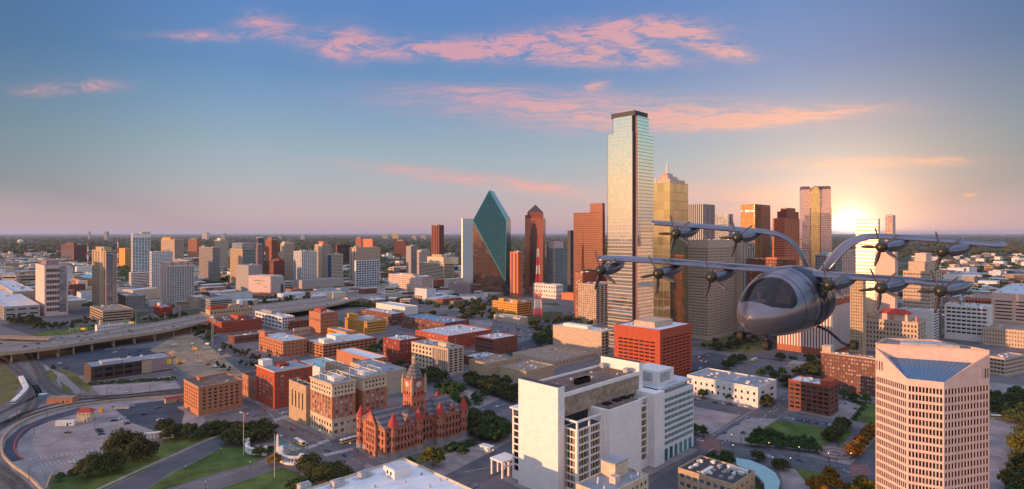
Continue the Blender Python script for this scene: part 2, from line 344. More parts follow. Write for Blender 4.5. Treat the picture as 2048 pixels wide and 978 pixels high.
# ---------------- the city: one entry per building ----------------
# glass skins
M['glass_mirror']=curtain('glass_mirror',(.70,.80,.80),(.42,.34,.28),2.4,3.9,.06,.17,var=.09,wav=.006,metal=.95,rough=.05)
M['glass_green']=curtain('glass_green',(.52,.46,.28),(.16,.12,.08),9,11.5,.03,.04,var=.2,wav=.01)
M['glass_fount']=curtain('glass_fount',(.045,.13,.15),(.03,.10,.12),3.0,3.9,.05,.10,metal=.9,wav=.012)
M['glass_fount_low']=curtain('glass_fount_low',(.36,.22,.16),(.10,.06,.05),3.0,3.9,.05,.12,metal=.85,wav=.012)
M['glass_brown']=curtain('glass_brown',(.34,.12,.07),(.16,.04,.025),2.2,3.8,.3,.42,metal=.7,rough=.15)
M['glass_pink']=curtain('glass_pink',(.75,.55,.5),(.6,.4,.32),2.0,3.9,.1,.35,metal=.8,rough=.1)
M['glass_gold']=curtain('glass_gold',(.55,.28,.09),(.30,.16,.05),3.0,3.9,.06,.10,metal=.0,rough=.7)
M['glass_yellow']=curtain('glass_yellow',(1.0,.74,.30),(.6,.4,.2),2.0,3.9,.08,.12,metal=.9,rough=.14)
M['glass_slate']=curtain('glass_slate',(.25,.32,.42),(.34,.30,.32),3.0,3.9,.10,.22,metal=.8)
M['glass_dark']=curtain('glass_dark',(.05,.06,.09),(.02,.02,.03),3.4,3.9,.1,.1,metal=.7,rough=.1)
M['glass_teal']=curtain('glass_teal',(.22,.48,.56),(.45,.48,.5),2.6,3.6,.14,.22,metal=.75)
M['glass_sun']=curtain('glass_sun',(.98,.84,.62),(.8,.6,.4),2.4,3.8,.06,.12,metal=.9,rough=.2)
M['glass_glow_wash']=curtain('glass_glow_wash',(.9,.72,.48),(.72,.55,.4),40,4.4,.0,.5,metal=.8,rough=.35)  # wash of the sun glow put into the pale yellow glass colour
M['glass_atrium']=curtain('glass_atrium',(.05,.16,.28),(.30,.36,.42),2.6,60,.07,.0,metal=.75,rough=.12)
pw=lambda **k: W(-3.4,-3.8,.6,.58,**k)
rib=lambda mat='pane',hf=.48,**k: W(1,-3.8,.97,hf,mat=mat,**k)
T='tower'; BU='building'; G_='garage'
# --- far left ---
B('office_tower','blush office tower with a rectangular window grid, leftmost high-rise of the city',T,89,633,531,71,136,'palepink',None,W(12,8,.8,.6,zb=6,zt=4,mat='pane',mx=2.5),nu=4,pent=[(.15,.7,.2,.8,9,'mauve')])
B('apartment_tower','tall condominium tower with stacked balconies and dark glass bay on a garage podium',T,212,628,502,184,234,'tan',W(5,-3.3,.45,.6,zb=2),W(3,-3.3,.9,.72,mat='pane_blue',zb=2),nu=2,pent=[(.1,.8,.2,.8,7,'tan')],Y=1059)
B('glass_tower','slim tall glass hotel tower in white framing, highest at the far left',T,265,575,468,262,301,'white',W(1,-3.8,.8,.6),W(6,-3.8,.82,.7,mat='pane_teal',zb=1,zt=9),nu=2,Y=1520,pent=[(.5,1,.1,1,6,'cream')])
B('parking_garage','white banded garage block at the foot of the slim glass hotel tower',G_,262,583,545,258,304,'white',rib('void'),rib('void',.5),Y=1440,nu=2)
B('apartment_tower','white and grey apartment tower right behind the teal-windowed condominium',T,303,580,503,299,346,'white',rib('pane',.5),W(-4,-3.3,.75,.55,mat='pane_blue'),nu=3,Y=1420)
B('apartment_tower','wide teal-windowed condominium with pale vertical ribs and crenellated top',T,333,614,531,320,389,'palepink',W(4,-3.2,.45,.65,mat='pane_teal'),W(11,-3.2,.72,.7,mat='pane_teal',zb=2,zt=3),nu=2,pent=[(.02,.2,.1,.9,6,'beige'),(.3,.5,.1,.9,6,'beige'),(.6,.75,.1,.9,6,'beige'),(.85,.98,.1,.9,5,'beige')])
B('office_building','stepped gold-lit office with a sloping left flank, behind the white apartment tower',BU,349,560,479,322,368,'beige',W(-5,-4,.6,.55,mat='pane_warm'),W(-4,-4,.6,.6),Y=2100,pent=[(.0,.6,.3,.9,8,'brick_amber')])
B('office_building','low banded office of golden stone between the condominiums and the park trees',BU,374,572,521,346,386,'beige',rib('pane'),rib('pane',.6),Y=1600)
B('exhibition_hall','wide dark brown mart block on the plain at the far left',BU,148,523,490,122,172,'brick_brown',rib('pane_blue',.5),W(-8,-6,.7,.5,mat='pane'),roof='roof_tan',Y=3000,pent=[(.2,.7,.2,.8,10,'brick_brown')])
B('apartment_block','low beige apartment block at the left edge above the white garage',BU,25,609,583,-30,70,'beige',W(-4,-3.4,.45,.5,mat='pane_warm'),W(-4,-3.4,.45,.5),roof='roof_pale',nu=5)
B('parking_garage','low white garage with dark slots at the left edge, beside the blush tower',G_,8,640,614,-40,80,'concrete',rib('void'),W(3,2,.7,.3,mat='void',zb=4),roof='roof_pale',nu=1)
B('apartment_block','grey-beige midrise with many windows below the slim glass hotel tower',BU,252,622,592,236,292,'greystone',pw(),pw(),roof='roof_pale',nu=4)
B('small_tower','small square orange tower with a green base at the far left',T,250,532,497,238,260,'brick_amber',None,W(-6,-5,.5,.6,mat='pane_blue'),Y=2500,nu=1)
B('brick_building','rounded red brick hall with a white tank at the end of the avenue',BU,325,634,614,308,345,'brick_dark',None,W(4,1,.2,.3,mat='void'),nu=1,pent=[(.1,.3,.5,.7,5,'white')])
B('parking_garage','podium garage at the foot of the tall balconied condominium tower',G_,205,646,622,180,266,'tan',rib('void'),rib('void',.45),roof='roof_tan',nu=5)
B('low_building','low white building with square windows beside the elevated highway',BU,194,668,651,190,262,'white',None,W(12,2,.5,.4,mat='pane_blue'),roof='roof_tan',nu=5,pent=[(.1,.18,.2,.8,7,'beige')])
B('apartment_block','small peach apartment block right of the teal-windowed condominium',BU,391,616,594,376,418,'beige',W(-4,-3.3,.5,.5,mat='pane_warm'),W(-4,-3.3,.5,.5),roof='roof_pale')
B('parking_garage','long pale garage with three dark decks beside the museum trees',G_,420,622,600,400,464,'concrete',rib('void'),rib('void'),roof='roof_grey',nu=1)
# --- middle left ---
B('apartment_tower','grey condominium slab left of the cream domed-top tower',T,425,560,495,398,440,'greystone',pw(),pw(),Y=1700)
B('apartment_tower','cream tower with a rounded stepped crown near the horizon at left',T,440,545,480,429,457,'cream',pw(),pw(),Y=2200,pent=[(.2,.8,.2,.8,8,'cream')])
B('office_tower','beige and teal glass office block with a taller teal right half',T,485,566,498,460,512,'tan',W(-5,-4,.55,.55,mat='pane_warm'),W(1,-3.8,.97,.72,mat='pane_teal'),Y=1500,pent=[(.05,1,.1,.9,15,'glass_teal')])
B('office_building','blank greyish pink box building in front of the beige and teal office',BU,497,562,531,472,524,'greystone',None,W(1,1,.95,.3,zb=.5,zt=20,mat='void'),Y=1400,nu=1)
B('office_tower','narrow dark tower with a pale arched cap near the horizon',T,516,530,476,513,528,'darkgrey',None,None,Y=2600,pent=[(0,1,0,1,3,'white')])
B('apartment_tower','purple-grey tower just behind the teal office block',T,515,545,489,512,526,'mauve',pw(),pw(),Y=1900)
B('apartment_tower','brown tower with orange stepped top on the horizon left of the cream high-rise',T,543,545,480,531,556,'rust',W(-4,-4,.5,.5,mat='pane_warm'),pw(),Y=2200,pent=[(.2,.7,.2,.7,10,'rust')])
B('apartment_tower','cream high-rise with sunlit left side behind the red and white block',T,568,560,487,561,589,'beige',None,W(-3.4,-3.6,.5,.55),Y=1600,pent=[(.1,.9,.1,.9,5,'cream')])
B('apartment_block','red brick and cream block with amber windows left of the tall grey condominium',BU,547,560,522,526,569,'brick_brown',W(3,-3.6,.5,.5,mat='pane_warm'),W(-4,-3.6,.5,.5),Y=1500,nu=3,pent=[(.5,.9,0,.8,5,'brick_dark')])
B('apartment_tower','tall grey condominium with a white grid on its left half',T,603,580,503,587,634,'white',W(5,-3.3,.68,.7,mat='pane_blue'),W(8,-3.3,.62,.6,mat='pane'),nu=5,Y=1500)
B('apartment_tower','peach twin-topped high-rise between the grey condominium and the striped tower',T,644,566,489,629,662,'beige',W(-4,-3.7,.45,.5,mat='pane_warm'),pw(),Y=1700,pent=[(.3,.8,.2,.8,9,'coral')])
B('office_tower','orange and cream striped tower with a dark glass left flank',T,664,566,508,654,686,'cream',W(1,1,.9,.97,mat='pane_blue'),rib('pane',.45),Y=1600,nu=3)
B('parking_garage','long low white podium with a lit panel below the striped tower',G_,604,586,561,587,687,'concrete',None,W(1,1,.97,.2,zb=1,zt=14,mat='void'),nu=1,Y=1430)
B('office_tower','tall tan tower with curved right wing behind the dark gridded cube',T,712,560,495,699,760,'beige',W(2,-3.8,.3,.6),W(-4,-3.8,.5,.5,mat='pane_warm'),Y=1650)
B('office_building','dark glass cube with a pale window grid left of the freeway bend',BU,712,570,521,709,759,'white',None,W(9,12,.78,.7,mat='pane_blue'),Y=1530)
B('office_building','long low dark brown building near the horizon, middle distance',BU,674,520,489,672,702,'brick_brown',None,rib('pane',.7),Y=2800,nu=1)
B('office_building','coral square slab lit by the sun near the horizon',BU,745,520,478,726,748,'coral',None,pw(),Y=2700,nu=1)
B('government_building','white building with a fine square window grid right of the freeway',BU,844,592,553,777,864,'palepink',W(22,8,.5,.55,mat='pane_warm',zb=5),W(8,8,.5,.55,zb=5),roof='roof_pale',nu=4,pent=[(.1,.6,.3,.7,4,'beige')])
B('office_tower','red ribbed stone slab standing alone against the horizon',T,878,510,450,863,888,'granite_red',W(3,1,.35,.98,zb=3,rec=1),W(2,1,.35,.98,zb=3,rec=1),Y=2300,nu=1,roof='roof_red')
B('office_tower','grey and white twin-bodied tower left of the red slab tower',T,822,540,492,812,836,'greystone',None,rib('pane_blue'),Y=1900)
B('office_building','pale blocky building beside the grey and white twin-bodied tower',BU,842,545,500,834,860,'palepink',pw(),pw(),Y=1850)
B('office_building','wide cream building in stepped tiers with dark strip windows',BU,888,572,527,838,908,'cream',rib('pane',.5),rib('pane',.6),roof='roof_tan',Y=1620,pent=[(.2,.9,.1,.75,17,'cream'),(.3,.6,.2,.6,24,'tan')])
B('office_tower','brilliant white glass tower beside the faceted prism skyscraper',T,926,575,437,923,947,'white',None,None,Y=1560,nu=0)
B('hotel_building','low mauve-brown hall at the foot of the faceted prism skyscraper',BU,940,590,569,897,950,'mauve',None,None,Y=1380)
B('apartment_tower','slender orange slab right of the faceted prism skyscraper',T,1036,586,504,1020,1046,'coral',W(2,1,.3,.97,rec=.6,zb=3),pw(),Y=1330)
B('office_building','grey grid office between the pyramid-topped tower and the brown slab',BU,1108,588,496,1093,1135,'greystone',W(5,-3.9,.7,.65,mat='pane_blue'),W(10,-3.9,.7,.65,mat='pane_teal'),Y=1400,pent=[(.1,.8,.2,.9,16,'palepink')])
B('office_tower','narrow dark slab tucked against the brown tower',T,1141,600,461,1135,1150,'darkgrey',None,rib('pane'),Y=1350)
B('office_tower','big brown granite office slab left of the giant mirror skyscraper',T,1205,637,424,1147,1210,M['glass_brown'],None,None,Y=1030,pent=[(.0,.9,0,.42,16,'granite_red')],nu=1)
B('apartment_tower','orange-lit residential slab with balconies left of the giant mirror skyscraper',T,1192,648,569,1157,1232,'beige',W(9,-3.1,.6,.55,mat='pane_warm'),W(5,-3.1,.6,.6),nu=4,Y=940)
B('office_building','red brick block with a white lattice edge behind the balconied residential slab',BU,1165,625,545,1150,1215,'rust',W(3,-3.5,.6,.6,mat='pane_pale'),None,Y=1000,nu=3)
# --- low buildings around the radio mast ---
B('low_building','bright orange office with regular windows and a round white dish below the prism skyscraper',BU,1034,632,606,985,1064,'brick_amber',W(11,5,.5,.4,zb=1,zt=1.5),W(5,5,.85,.4,mat='void'),roof='roof_grey',nu=3,pent=[(.1,.35,.6,.8,5,'brick_amber'),(.2,.4,.1,.4,4,'brick_amber')])
B('low_building','blue, orange and white painted warehouse behind the radio mast',BU,1112,598,570,1066,1126,'white',W(9,3,.5,.4,mat='pane_warm'),W(6,3,.5,.5,mat='pane_blue'),roof='roof_pale',nu=3)
B('low_building','long low red shed right of the radio mast',BU,1160,602,588,1123,1168,'coral',None,None,roof='roof_red',nu=0)
B('low_building','teal-roofed pavilion in front of the bright orange office',BU,1040,648,636,988,1056,'beige',None,None,roof='roof_teal',nu=3)
B('low_building','flat beige shop row between the park trees and the orange office',BU,945,634,625,918,965,'beige',None,None,roof='roof_tan',nu=2)
B('sports_hall','white shed with a big pale sloping roof beyond the brick lofts',BU,810,640,614,752,836,'white',None,None,roof='roof_pale',nu=0)
B('warehouse','brick warehouse with a flat pale roof in front of the white shed',BU,783,652,628,722,808,'brick_brown',W(-5,-4,.5,.5,mat='pane_pale'),W(-5,-4,.5,.5,mat='pane_pale'),roof='roof_pale',nu=3)
B('loft_building','brick courtyard lofts with a navy slate roof',BU,890,672,646,802,938,'brick_brown',W(-5,-4,.45,.55,mat='pane_pale'),W(-5,-4,.45,.55,mat='pane_pale'),roof='roof_blue',nu=5)
B('brick_building','amber brick building with a wide row of small windows and rooftop penthouse',BU,734,668,643,690,772,'brick_amber',W(9,5,.5,.42),W(-4,4,.85,.35,mat='void'),roof='roof_grey',nu=3,pent=[(.05,.3,.6,.95,7,'brick_amber'),(.4,.6,.2,.5,5,'white')])
B('brick_building','low amber building with dark slots adjoining the amber brick building',BU,692,682,664,655,712,'brick_amber',W(4,2,.8,.3,mat='void'),None,nu=1)
B('brick_building','blocky vermilion brick building with a blank sunlit side',BU,641,672,626,618,676,'brick_orange',None,W(9,6,.42,.5),roof='roof_pale',nu=2,pent=[(.2,.55,.3,.8,5,'brick_red')])
B('brick_building','tan brick building left of the blocky vermilion brick building',BU,578,660,644,576,620,'brick_brown',None,W(-5,2,.4,.4),roof='roof_pale',nu=2,pent=[(.3,.6,.3,.8,4,'coral')])
B('brick_building','small peach shopfront in front of the blocky vermilion brick building',BU,588,672,657,586,632,'beige',None,W(8,1,.5,.4,mat='pane_warm'),roof='roof_dark',nu=2)
B('office_building','pale green modern building with large grid windows and a brick right flank',BU,564,660,634,510,589,'white',W(8,3,.75,.55,mat='pane_blue'),W(5,4,.7,.6,mat='pane'),roof='roof_pale',nu=4,pent=[(.3,.7,.5,.9,4,'greystone')])
B('brick_building','old tan and orange brick warehouse carrying a white water tank',BU,420,650,620,411,506,'tan',None,W(14,3,.45,.4,mat='pane'),roof='roof_red',nu=3,pent=[(.05,.4,.3,.8,5,'brick_red'),(.5,.7,.2,.8,6,'tan')])
B('brick_building','dark red brick warehouse in front of the old tan warehouse',BU,443,668,644,418,524,'brick_red',W(7,4,.5,.4),W(18,4,.6,.4),roof='roof_dark',nu=5,pent=[(.5,.7,.3,.9,5,'brick_red')])
B('brick_building','long low brown building beside the building site',BU,469,688,673,457,550,'brick_brown',None,W(12,1,.5,.3),roof='roof_tan',nu=3)
B('brick_building','orange brick loft with small square windows and a solar roof',BU,566,716,683,518,614,'brick_orange',W(10,4,.4,.45),W(6,4,.35,.35),roof='roof_pale',nu=2,pent=[(.0,.12,.75,.98,6,'brick_orange')])
B('parking_garage','brick parking garage with rows of dark openings and a white stair head',G_,646,717,689,611,754,'brick_orange',W(5,4,.68,.5,mat='void',rec=1),W(12,4,.8,.5,mat='void',rec=1),roof='roof_pale',nu=2,pent=[(.05,.2,.1,.4,5,'trim_white'),(.35,.6,.4,.9,5,'trim_white')])
B('brick_building','narrow terracotta building with a white flat roof behind the beige stone block',BU,744,756,718,673,776,'brick_orange',None,W(3,3,.3,.5,mat='pane_blue'),roof='roof_white',nu=0)
B('brick_building','dark crimson brick building with pale window surrounds',BU,799,730,681,766,842,'brick_dark',W(6,5,.42,.55,mat='pane_pale'),W(7,5,.42,.55,mat='pane_pale'),roof='roof_pale',nu=5)
B('brick_building','big red brick courtyard building with a vermilion corner and pale roofs',BU,896,702,672,831,984,'brick_red',W(8,4,.4,.5,mat='pane_pale'),W(10,5,.4,.5,mat='pane_pale'),roof='roof_pale',nu=8)
B('brick_building','brown brick building with strip windows right of the courtyard building',BU,989,711,678,950,1035,'brick_brown',W(1,4,.95,.35),W(1,1,.1,.1),roof='roof_pale',nu=4)
B('brick_building','small brown brick building between the striped tower block and the tan courts',BU,953,735,716,927,997,'brick_brown',None,W(6,2,.5,.4),roof='roof_pale',nu=5)
B('office_building','beige office with a square window grid on the plaza',BU,865,742,692,823,900,'cream',W(6,5,.48,.55),W(2,5,.5,.5),roof='roof_grey',nu=2)
B('office_building','striped office block with black balcony bands beside the beige plaza office',BU,896,751,697,864,927,'beige',W(8,1,.55,.93,zb=2,mat='pane_pale'),W(3,9,.6,.6,zb=2,mat='void'),roof='roof_grey',nu=3,pent=[(.2,.5,.3,.8,4,'cream')])
# --- front left ---
B('brick_building','seven-storey orange brick warehouse on the corner by the grassy plaza',BU,397,833,774,368,485,'brick_orange',W(7,6,.42,.55,zb=4,zt=1.8,mx=2),W(7,6,.46,.55,zb=4,zt=2.2,mx=2.2,rec=.5),roof='roof_brown',nu=1,cornice=('tan',.35,.6),pent=[(.25,.4,.7,.9,2.5,'brick_orange')])
B('brick_building','deep red brick block with a cream cornice across the street from the orange warehouse',BU,549,819,743,513,625,'brick_red',W(4,6,.5,.62,zb=6,zt=6,mx=4.5,mat='pane_pale'),W(4,6,.42,.5,zb=6,zt=3,mx=4,mat='pane_pale'),roof='roof_grey',nu=1,cornice=('cream',.7,.9),pent=[(.05,.3,.75,1,5,'trim_white'),(.35,.6,.45,.75,2,'brick_dark')])
B('brick_building','low red brick wing with tall openings left of the deep red block',BU,512,802,758,484,540,'brick_orange',W(6,2,.4,.6,zb=4,zt=2,mat='pane_pale'),None,roof='roof_dark',nu=1)
B('office_building','windowless tan stone slab with slender vertical slots',BU,612,852,772,578,628,'tan',W(4,1,.35,.9,zb=10,zt=6,mx=6.5,mat='void'),None,roof='roof_dark',nu=3)
B('office_building','grey stone block with arched dark windows behind the brick and stone tower',BU,770,788,768-24,700,812,'beige',None,None,roof='roof_grey',nu=4,Y=530,maxR=40)
B('office_building','tan block with a bright ochre left wall behind the tan stone slab',BU,690,790,737,650,708,'tan',None,None,roof='roof_tan',nu=1,Y=520)
B('low_building','low building with a bluish membrane roof behind the deep red block',BU,640,765,735,600,690,'white',None,W(4,1,.6,.5,mat='pane_blue'),roof='roof_teal',nu=3,Y=560)
B('office_building','dark brown low office with a yellow square on its blank right end',BU,182,764,734,168,346,'umber',None,W(8,2,.8,.62,zb=2.2,zt=1.2,mx=2,mat='pane'),roof='roof_grey',nu=4,pent=[(.15,.4,.3,.7,2,'unit')])
# --- centre right ---
B('courthouse_annex','tan windowless court building with a flat roof, left one of the pair',BU,975,752,727,938,1032,'tan',None,None,roof='roof_tan',nu=4)
B('courthouse_annex','tan windowless court building with a flat roof, right one of the pair',BU,1052,768,743,1001,1108,'tan',None,None,roof='roof_tan',nu=2)
B('courthouse_annex','long flat beige wing behind the pair of tan court buildings',BU,1110,745,722,1025,1190,'beige',None,W(12,2,.6,.4,mat='void'),roof='roof_tan',nu=5,Y=640)
B('office_building','peach office box with a column of dark windows left of the red cube',BU,1203,716,663,1106,1228,'brick_amber' if False else 'beige',W(12,9,.35,.5,zb=3,zt=5,mat='pane') if False else None,W(4,7,.72,.55,zb=2,mat='pane'),roof='roof_white',nu=6,Y=690,pent=[(.1,.5,.3,.8,4,'trim_white')])
B('office_building','large vermilion cube building with rows of slit windows',BU,1320,775,660,1228,1384,'brick_red',W(7,11,.82,.42,zb=4,zt=11,mx=5,mat='void',rec=.8),W(7,13,.82,.42,zb=4,zt=8,mx=4,mat='void',rec=.8),roof='roof_white',nu=2,pent=[(.2,.75,.25,.7,5,'beige')])
B('office_building','white two-storey federal building with deep-set windows',BU,1516,816,775,1374,1553,'white_stone',W(12,2,.34,.42,zb=3,zt=3,mat='pane'),W(2,2,.34,.4,zb=3,zt=3),roof='roof_grey',nu=8)
B('brick_building','six-storey brown brick building with red rooftop edge by the lawn',BU,1660,834,772,1577,1677,'brick_brown',W(7,6,.75,.5,zb=1,zt=2,mat='pane'),W(2,6,.6,.5,zb=1,zt=2),roof='roof_white',nu=3,cornice=('brick_red',.2,1.0),pent=[(.1,.8,.0,.25,3.5,'brick_red')])
B('office_building','long brown and cream hospital-like building with a teal rooftop',BU,1752,795,717,1642,1760,'brick_brown',W(20,9,.62,.5,zb=2,zt=2,mat='pane_pale'),None,roof='roof_blue',nu=5,pent=[(.1,.8,.82,.99,6,'beige')],cornice=('beige',.3,1.2))
B('low_building','small cream pavilion under the trees behind the brown building',BU,1620,740,731,1577,1630,'cream',W(8,1,.4,.4),None,roof='roof_grey',nu=1)
B('office_tower','white-ribbed red office block half hidden by the aircraft',BU,1663,714,600,1554,1704,'rust',None,None,nu=2,Y=692)
B('office_tower','beige grid tower with a sunlit left strip, behind the two left propellers',T,1417,680,480,1368,1470,'beige',W(13,31,.55,.55,zb=4,zt=10,mat='pane'),W(22,31,.5,.55,zb=4,zt=10,mat='pane'),nu=6,roof='roof_pale')
B('office_tower','navy tower with white vertical stripes right of the green-gold tower',T,1407,640,408,1376,1430,'nearblack',None,None,Y=1010,nu=1)
B('office_tower','blue-grey glass slab behind the upper left wing',T,1462,632,428,1430,1466,M['glass_slate'],None,None,Y=1080,nu=1)
B('office_tower','golden tower with dark ribbed right side',T,1508,650,408,1481,1540,M['glass_gold'],None,None,Y=930,nu=0,pent=[(0,.001,0,.001,.1,'black')])
B('office_tower','salmon office slab in front of the golden tower',T,1484,660,484,1440,1510,'beige',None,W(5,1,.5,.98,mat='pane_blue'),Y=860,nu=1)
B('office_tower','stepped pink granite tower left of the vaulted skyscraper',T,1570,640,436,1545,1599,'coral',W(7,-3.9,.5,.5,mat='pane'),W(6,-3.9,.5,.5,mat='pane'),Y=990,nu=0,pent=[(.1,.95,.0,.75,12,'granite_red'),(.2,.8,.1,.6,18,'granite_red')])
B('office_building','broad brown brick block behind the aircraft cabin',BU,1585,680,520,1493,1592,'brick_brown',W(16,-4,.45,.5,mat='pane_warm'),None,Y=800,nu=8,roof='roof_red',pent=[(.1,.8,.0,.6,3,'coral')])
B('office_building','grey-green old block seen between the two rear wing struts',BU,1672,660,510,1630,1682,'greystone',pw(),pw(),Y=860,nu=3,pent=[(.2,.8,.2,.8,4,'roof_teal')])
B('office_tower','slim pale tower just left of the sun-washed tower',T,1712,690,500,1684,1718,'palepink',W(-3,-3.8,.4,.5,mat='pane_warm'),None,Y=800,nu=2)
B('office_tower','sun-washed banded tower where the sun glows',T,1756,700,437,1712,1760,M['glass_glow_wash'],None,None,Y=740,nu=0)
B('office_tower','smooth pink stone tower joined to the sun-washed banded tower',T,1790,700,505,1750,1796,'pinkstone',None,None,Y=725,nu=1)
B('office_tower','slender tower with a yellow glass strip, rightmost tall one on the skyline',T,1785,660,430,1770,1791,'palepink',W(3,-3.9,.7,.6,mat='pane_warm'),None,Y=1000,nu=1)
B('office_building','narrow grey-brown building with many small windows below the right hub',BU,1726,720,556,1700,1732,'tan',W(5,-3.6,.4,.5),None,Y=680,nu=1)
B('office_building','big amber-lit stepped office block with paired windows',BU,1862,650,543,1806,1884,'beige',W(18,18,.5,.5,zb=2,zt=2),W(4,18,.5,.5),Y=800,nu=2,pent=[(.1,.9,.15,.85,13,'beige'),(.3,.8,.3,.7,24,'pinkstone')])
B('office_building','white-ribbed low tower with three dark slots, near the right wing tip',BU,1915,600,549,1887,1923,'white',W(9,1,.5,.8,zb=3,zt=6,rec=.8,mat='void'),None,Y=1250,nu=2)
B('hotel_building','old stone hotel with a red hipped roof and corner chimneys',BU,1836,705,645,1731,1852,'beige',W(15,6,.45,.5,zb=4,zt=2.5),W(3,7,.4,.5,zb=4,zt=2.5),roof='roof_tan',nu=4,Y=693)
B('parking_garage','white garage with slanted dark openings behind the red-roofed hotel',G_,1868,665,622,1800,1878,'white',W(1,1,.1,.1),rib('void'),roof='roof_pale',nu=4,Y=772)
B('office_building','white office with long black strip windows right of the side street',BU,1978,690,614,1889,1986,'white',W(8,7,.82,.45,zb=8,zt=2,mx=2,mat='void'),None,roof='roof_pale',nu=4,Y=780)
B('office_building','pale pink slab with strip windows at the right edge',BU,2075,690,590,1983,2100,'pinkstone',W(2,10,.82,.35,zb=4,zt=9,mx=2,mat='void'),None,roof='roof_pale',nu=5,Y=800)
B('brick_building','orange brick low block between the white office and the pale pink slab',BU,1995,640,598,1930,2010,'coral',W(10,3,.6,.4),None,roof='roof_tan',nu=3,Y=1000)
B('office_building','amber stone building at the right edge with small punched windows',BU,2070,702,663,1966,2100,'beige',W(18,4,.35,.4,zb=1,zt=1.5),None,roof='roof_tan',nu=4,Y=735)
B('parking_garage','small beige garage with bands of openings beside the pink tower',G_,2010,752,716,1978,2048,'beige',W(4,4,.8,.45,mat='void',zb=1),W(10,4,.7,.45,mat='void',zb=1),roof='roof_grey',nu=2,ang=62)
# --- bottom edge ---
B('office_building','two-storey sand brick office with a black roof and air handlers at the bottom edge',BU,1468,1016,969,1356,1510,'tan',W(8,2,.62,.45,mat='pane_blue',zb=1.5,zt=1.5),W(4,2,.3,.35,zb=2),roof='roof_dark',nu=9,Y=312,pent=[(.1,.5,.55,.6,1.5,'trim_white'),(.75,.8,.05,.4,2,'trim_white')])
# ---------------- landmark buildings ----------------
def root_of(name,label,cat,c,Y,l,r,ang=45.0,maxL=None,maxR=None,foot=True):
    P_,u,v,lL,lR,Y=frame(c,0,l,r,ang,Y)
    if maxL: lL=min(lL,maxL)
    if maxR: lR=min(lR,maxR)
    rt=empty(name,(P_.x,P_.y,0),R(90-ang)); tag(rt,label,cat)
    if foot:
        FOOT.append([P_-u*2-v*2,P_+u*(lR+2)-v*2,P_+u*(lR+2)+v*(lL+2),P_+v*(lL+2)-u*2])
        if Y<1300: pad(rt,0,lR,0,lL)
    return rt,lR,lL,(lambda py:H-(py-HY)/F*Y)
# giant mirror skyscraper
rt,lR,lL,zf=root_of('mirror_skyscraper','giant mirror-glass skyscraper, tallest of the skyline, reflecting the sunset','tower',1271,668,1209,1307)
n_=4.2
def shaft(x0,x1,y0,y1,z0,z1,name,mat,n_=4.2,ch=5.0):
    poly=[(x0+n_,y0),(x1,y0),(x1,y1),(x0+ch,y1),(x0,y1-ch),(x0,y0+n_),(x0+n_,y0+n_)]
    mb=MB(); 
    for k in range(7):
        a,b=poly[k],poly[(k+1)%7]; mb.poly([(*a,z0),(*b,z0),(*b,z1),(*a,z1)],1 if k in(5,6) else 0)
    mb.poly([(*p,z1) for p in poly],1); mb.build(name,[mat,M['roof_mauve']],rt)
M['glass_dark2']=M['glass_dark']
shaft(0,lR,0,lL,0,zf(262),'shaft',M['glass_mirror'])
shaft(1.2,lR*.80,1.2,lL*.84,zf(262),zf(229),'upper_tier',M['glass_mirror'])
mb=MB().box(2.5,lR*.78,2.5,lL*.82,zf(229),zf(219)); mb.build('crown',M['darkgrey'],rt)
for k in range(3): MB().box(5+k*9,8+k*9,6,10,zf(219),zf(219)+1.6).build('rooftop_unit',M['unit'],rt)
mb=MB()
zz=zf(700)
while zz<zf(440):
    mb.box(-.22,0-.003,4.2,lL-5,zz,zz+.5); mb.box(4.2,lR,-.22,-.003,zz,zz+.5); zz+=7.8
mb.build('floor_bands',M['trim_cream'],rt)
# green-gold tower with spires
rt,lR,lL,zf=root_of('spired_tower','green-gold glass tower with white lattice spires, right of the mirror skyscraper','tower',1340,766,1307,1376)
mb=MB().box(0,lR,0,lL,0,zf(364)); mb.build('shaft',M['glass_green'],rt)
zt=zf(364)
for a,b,c_,d,h in ((.1,.9,.1,.9,4),(.2,.7,.35,.9,9),(.3,.6,.5,.85,13)):
    mb=MB().box(lR*a,lR*b,lL*c_,lL*d,zt,zt+h)
    for k in range(10): mb.box(lR*a-.4,lR*a-.01,lL*(c_+(d-c_)*(k+.2)/10),lL*(c_+(d-c_)*(k+.7)/10),zt,zt+h+.8)
    mb.build('crown',M['palepink'],rt)
def spire(x,y,z0,z1,r,name='spire'):
    mb=MB(); n=max(3,int((z1-z0)/2.2)); 
    for (sx,sy) in ((1,1),(1,-1),(-1,-1),(-1,1)): mb.bar((x+sx*r,y+sy*r,z0),(x+sx*r*.35,y+sy*r*.35,z1),.34)
    for k in range(n):
        t=k/n; t2=(k+1)/n; ra=r*(1-.65*t); rb=r*(1-.65*t2); za=z0+(z1-z0)*t; zb=z0+(z1-z0)*t2
        mb.bar((x-ra,y-ra,za),(x+rb,y-rb,zb),.24); mb.bar((x-ra,y+ra,za),(x-rb,y-rb,zb),.24); mb.box(x-ra,x+ra,y-ra,y+ra,za,za+.25)
    mb.bar((x,y,z1),(x,y,z1+(z1-z0)*.2),.35); mb.build(name,M['trim_white'],rt)
spire(lR*.45,lL*.67,zt+13,zf(322),1.8); spire(lR*.9,lL*.5,zt,zf(352),1.5); spire(lR*.95,lL*.2,zt,zf(356),1.2); spire(lR*.7,lL*.9,zt,zf(352),1.2); spire(lR*.1,lL*.97,zt,zf(355),1.0)
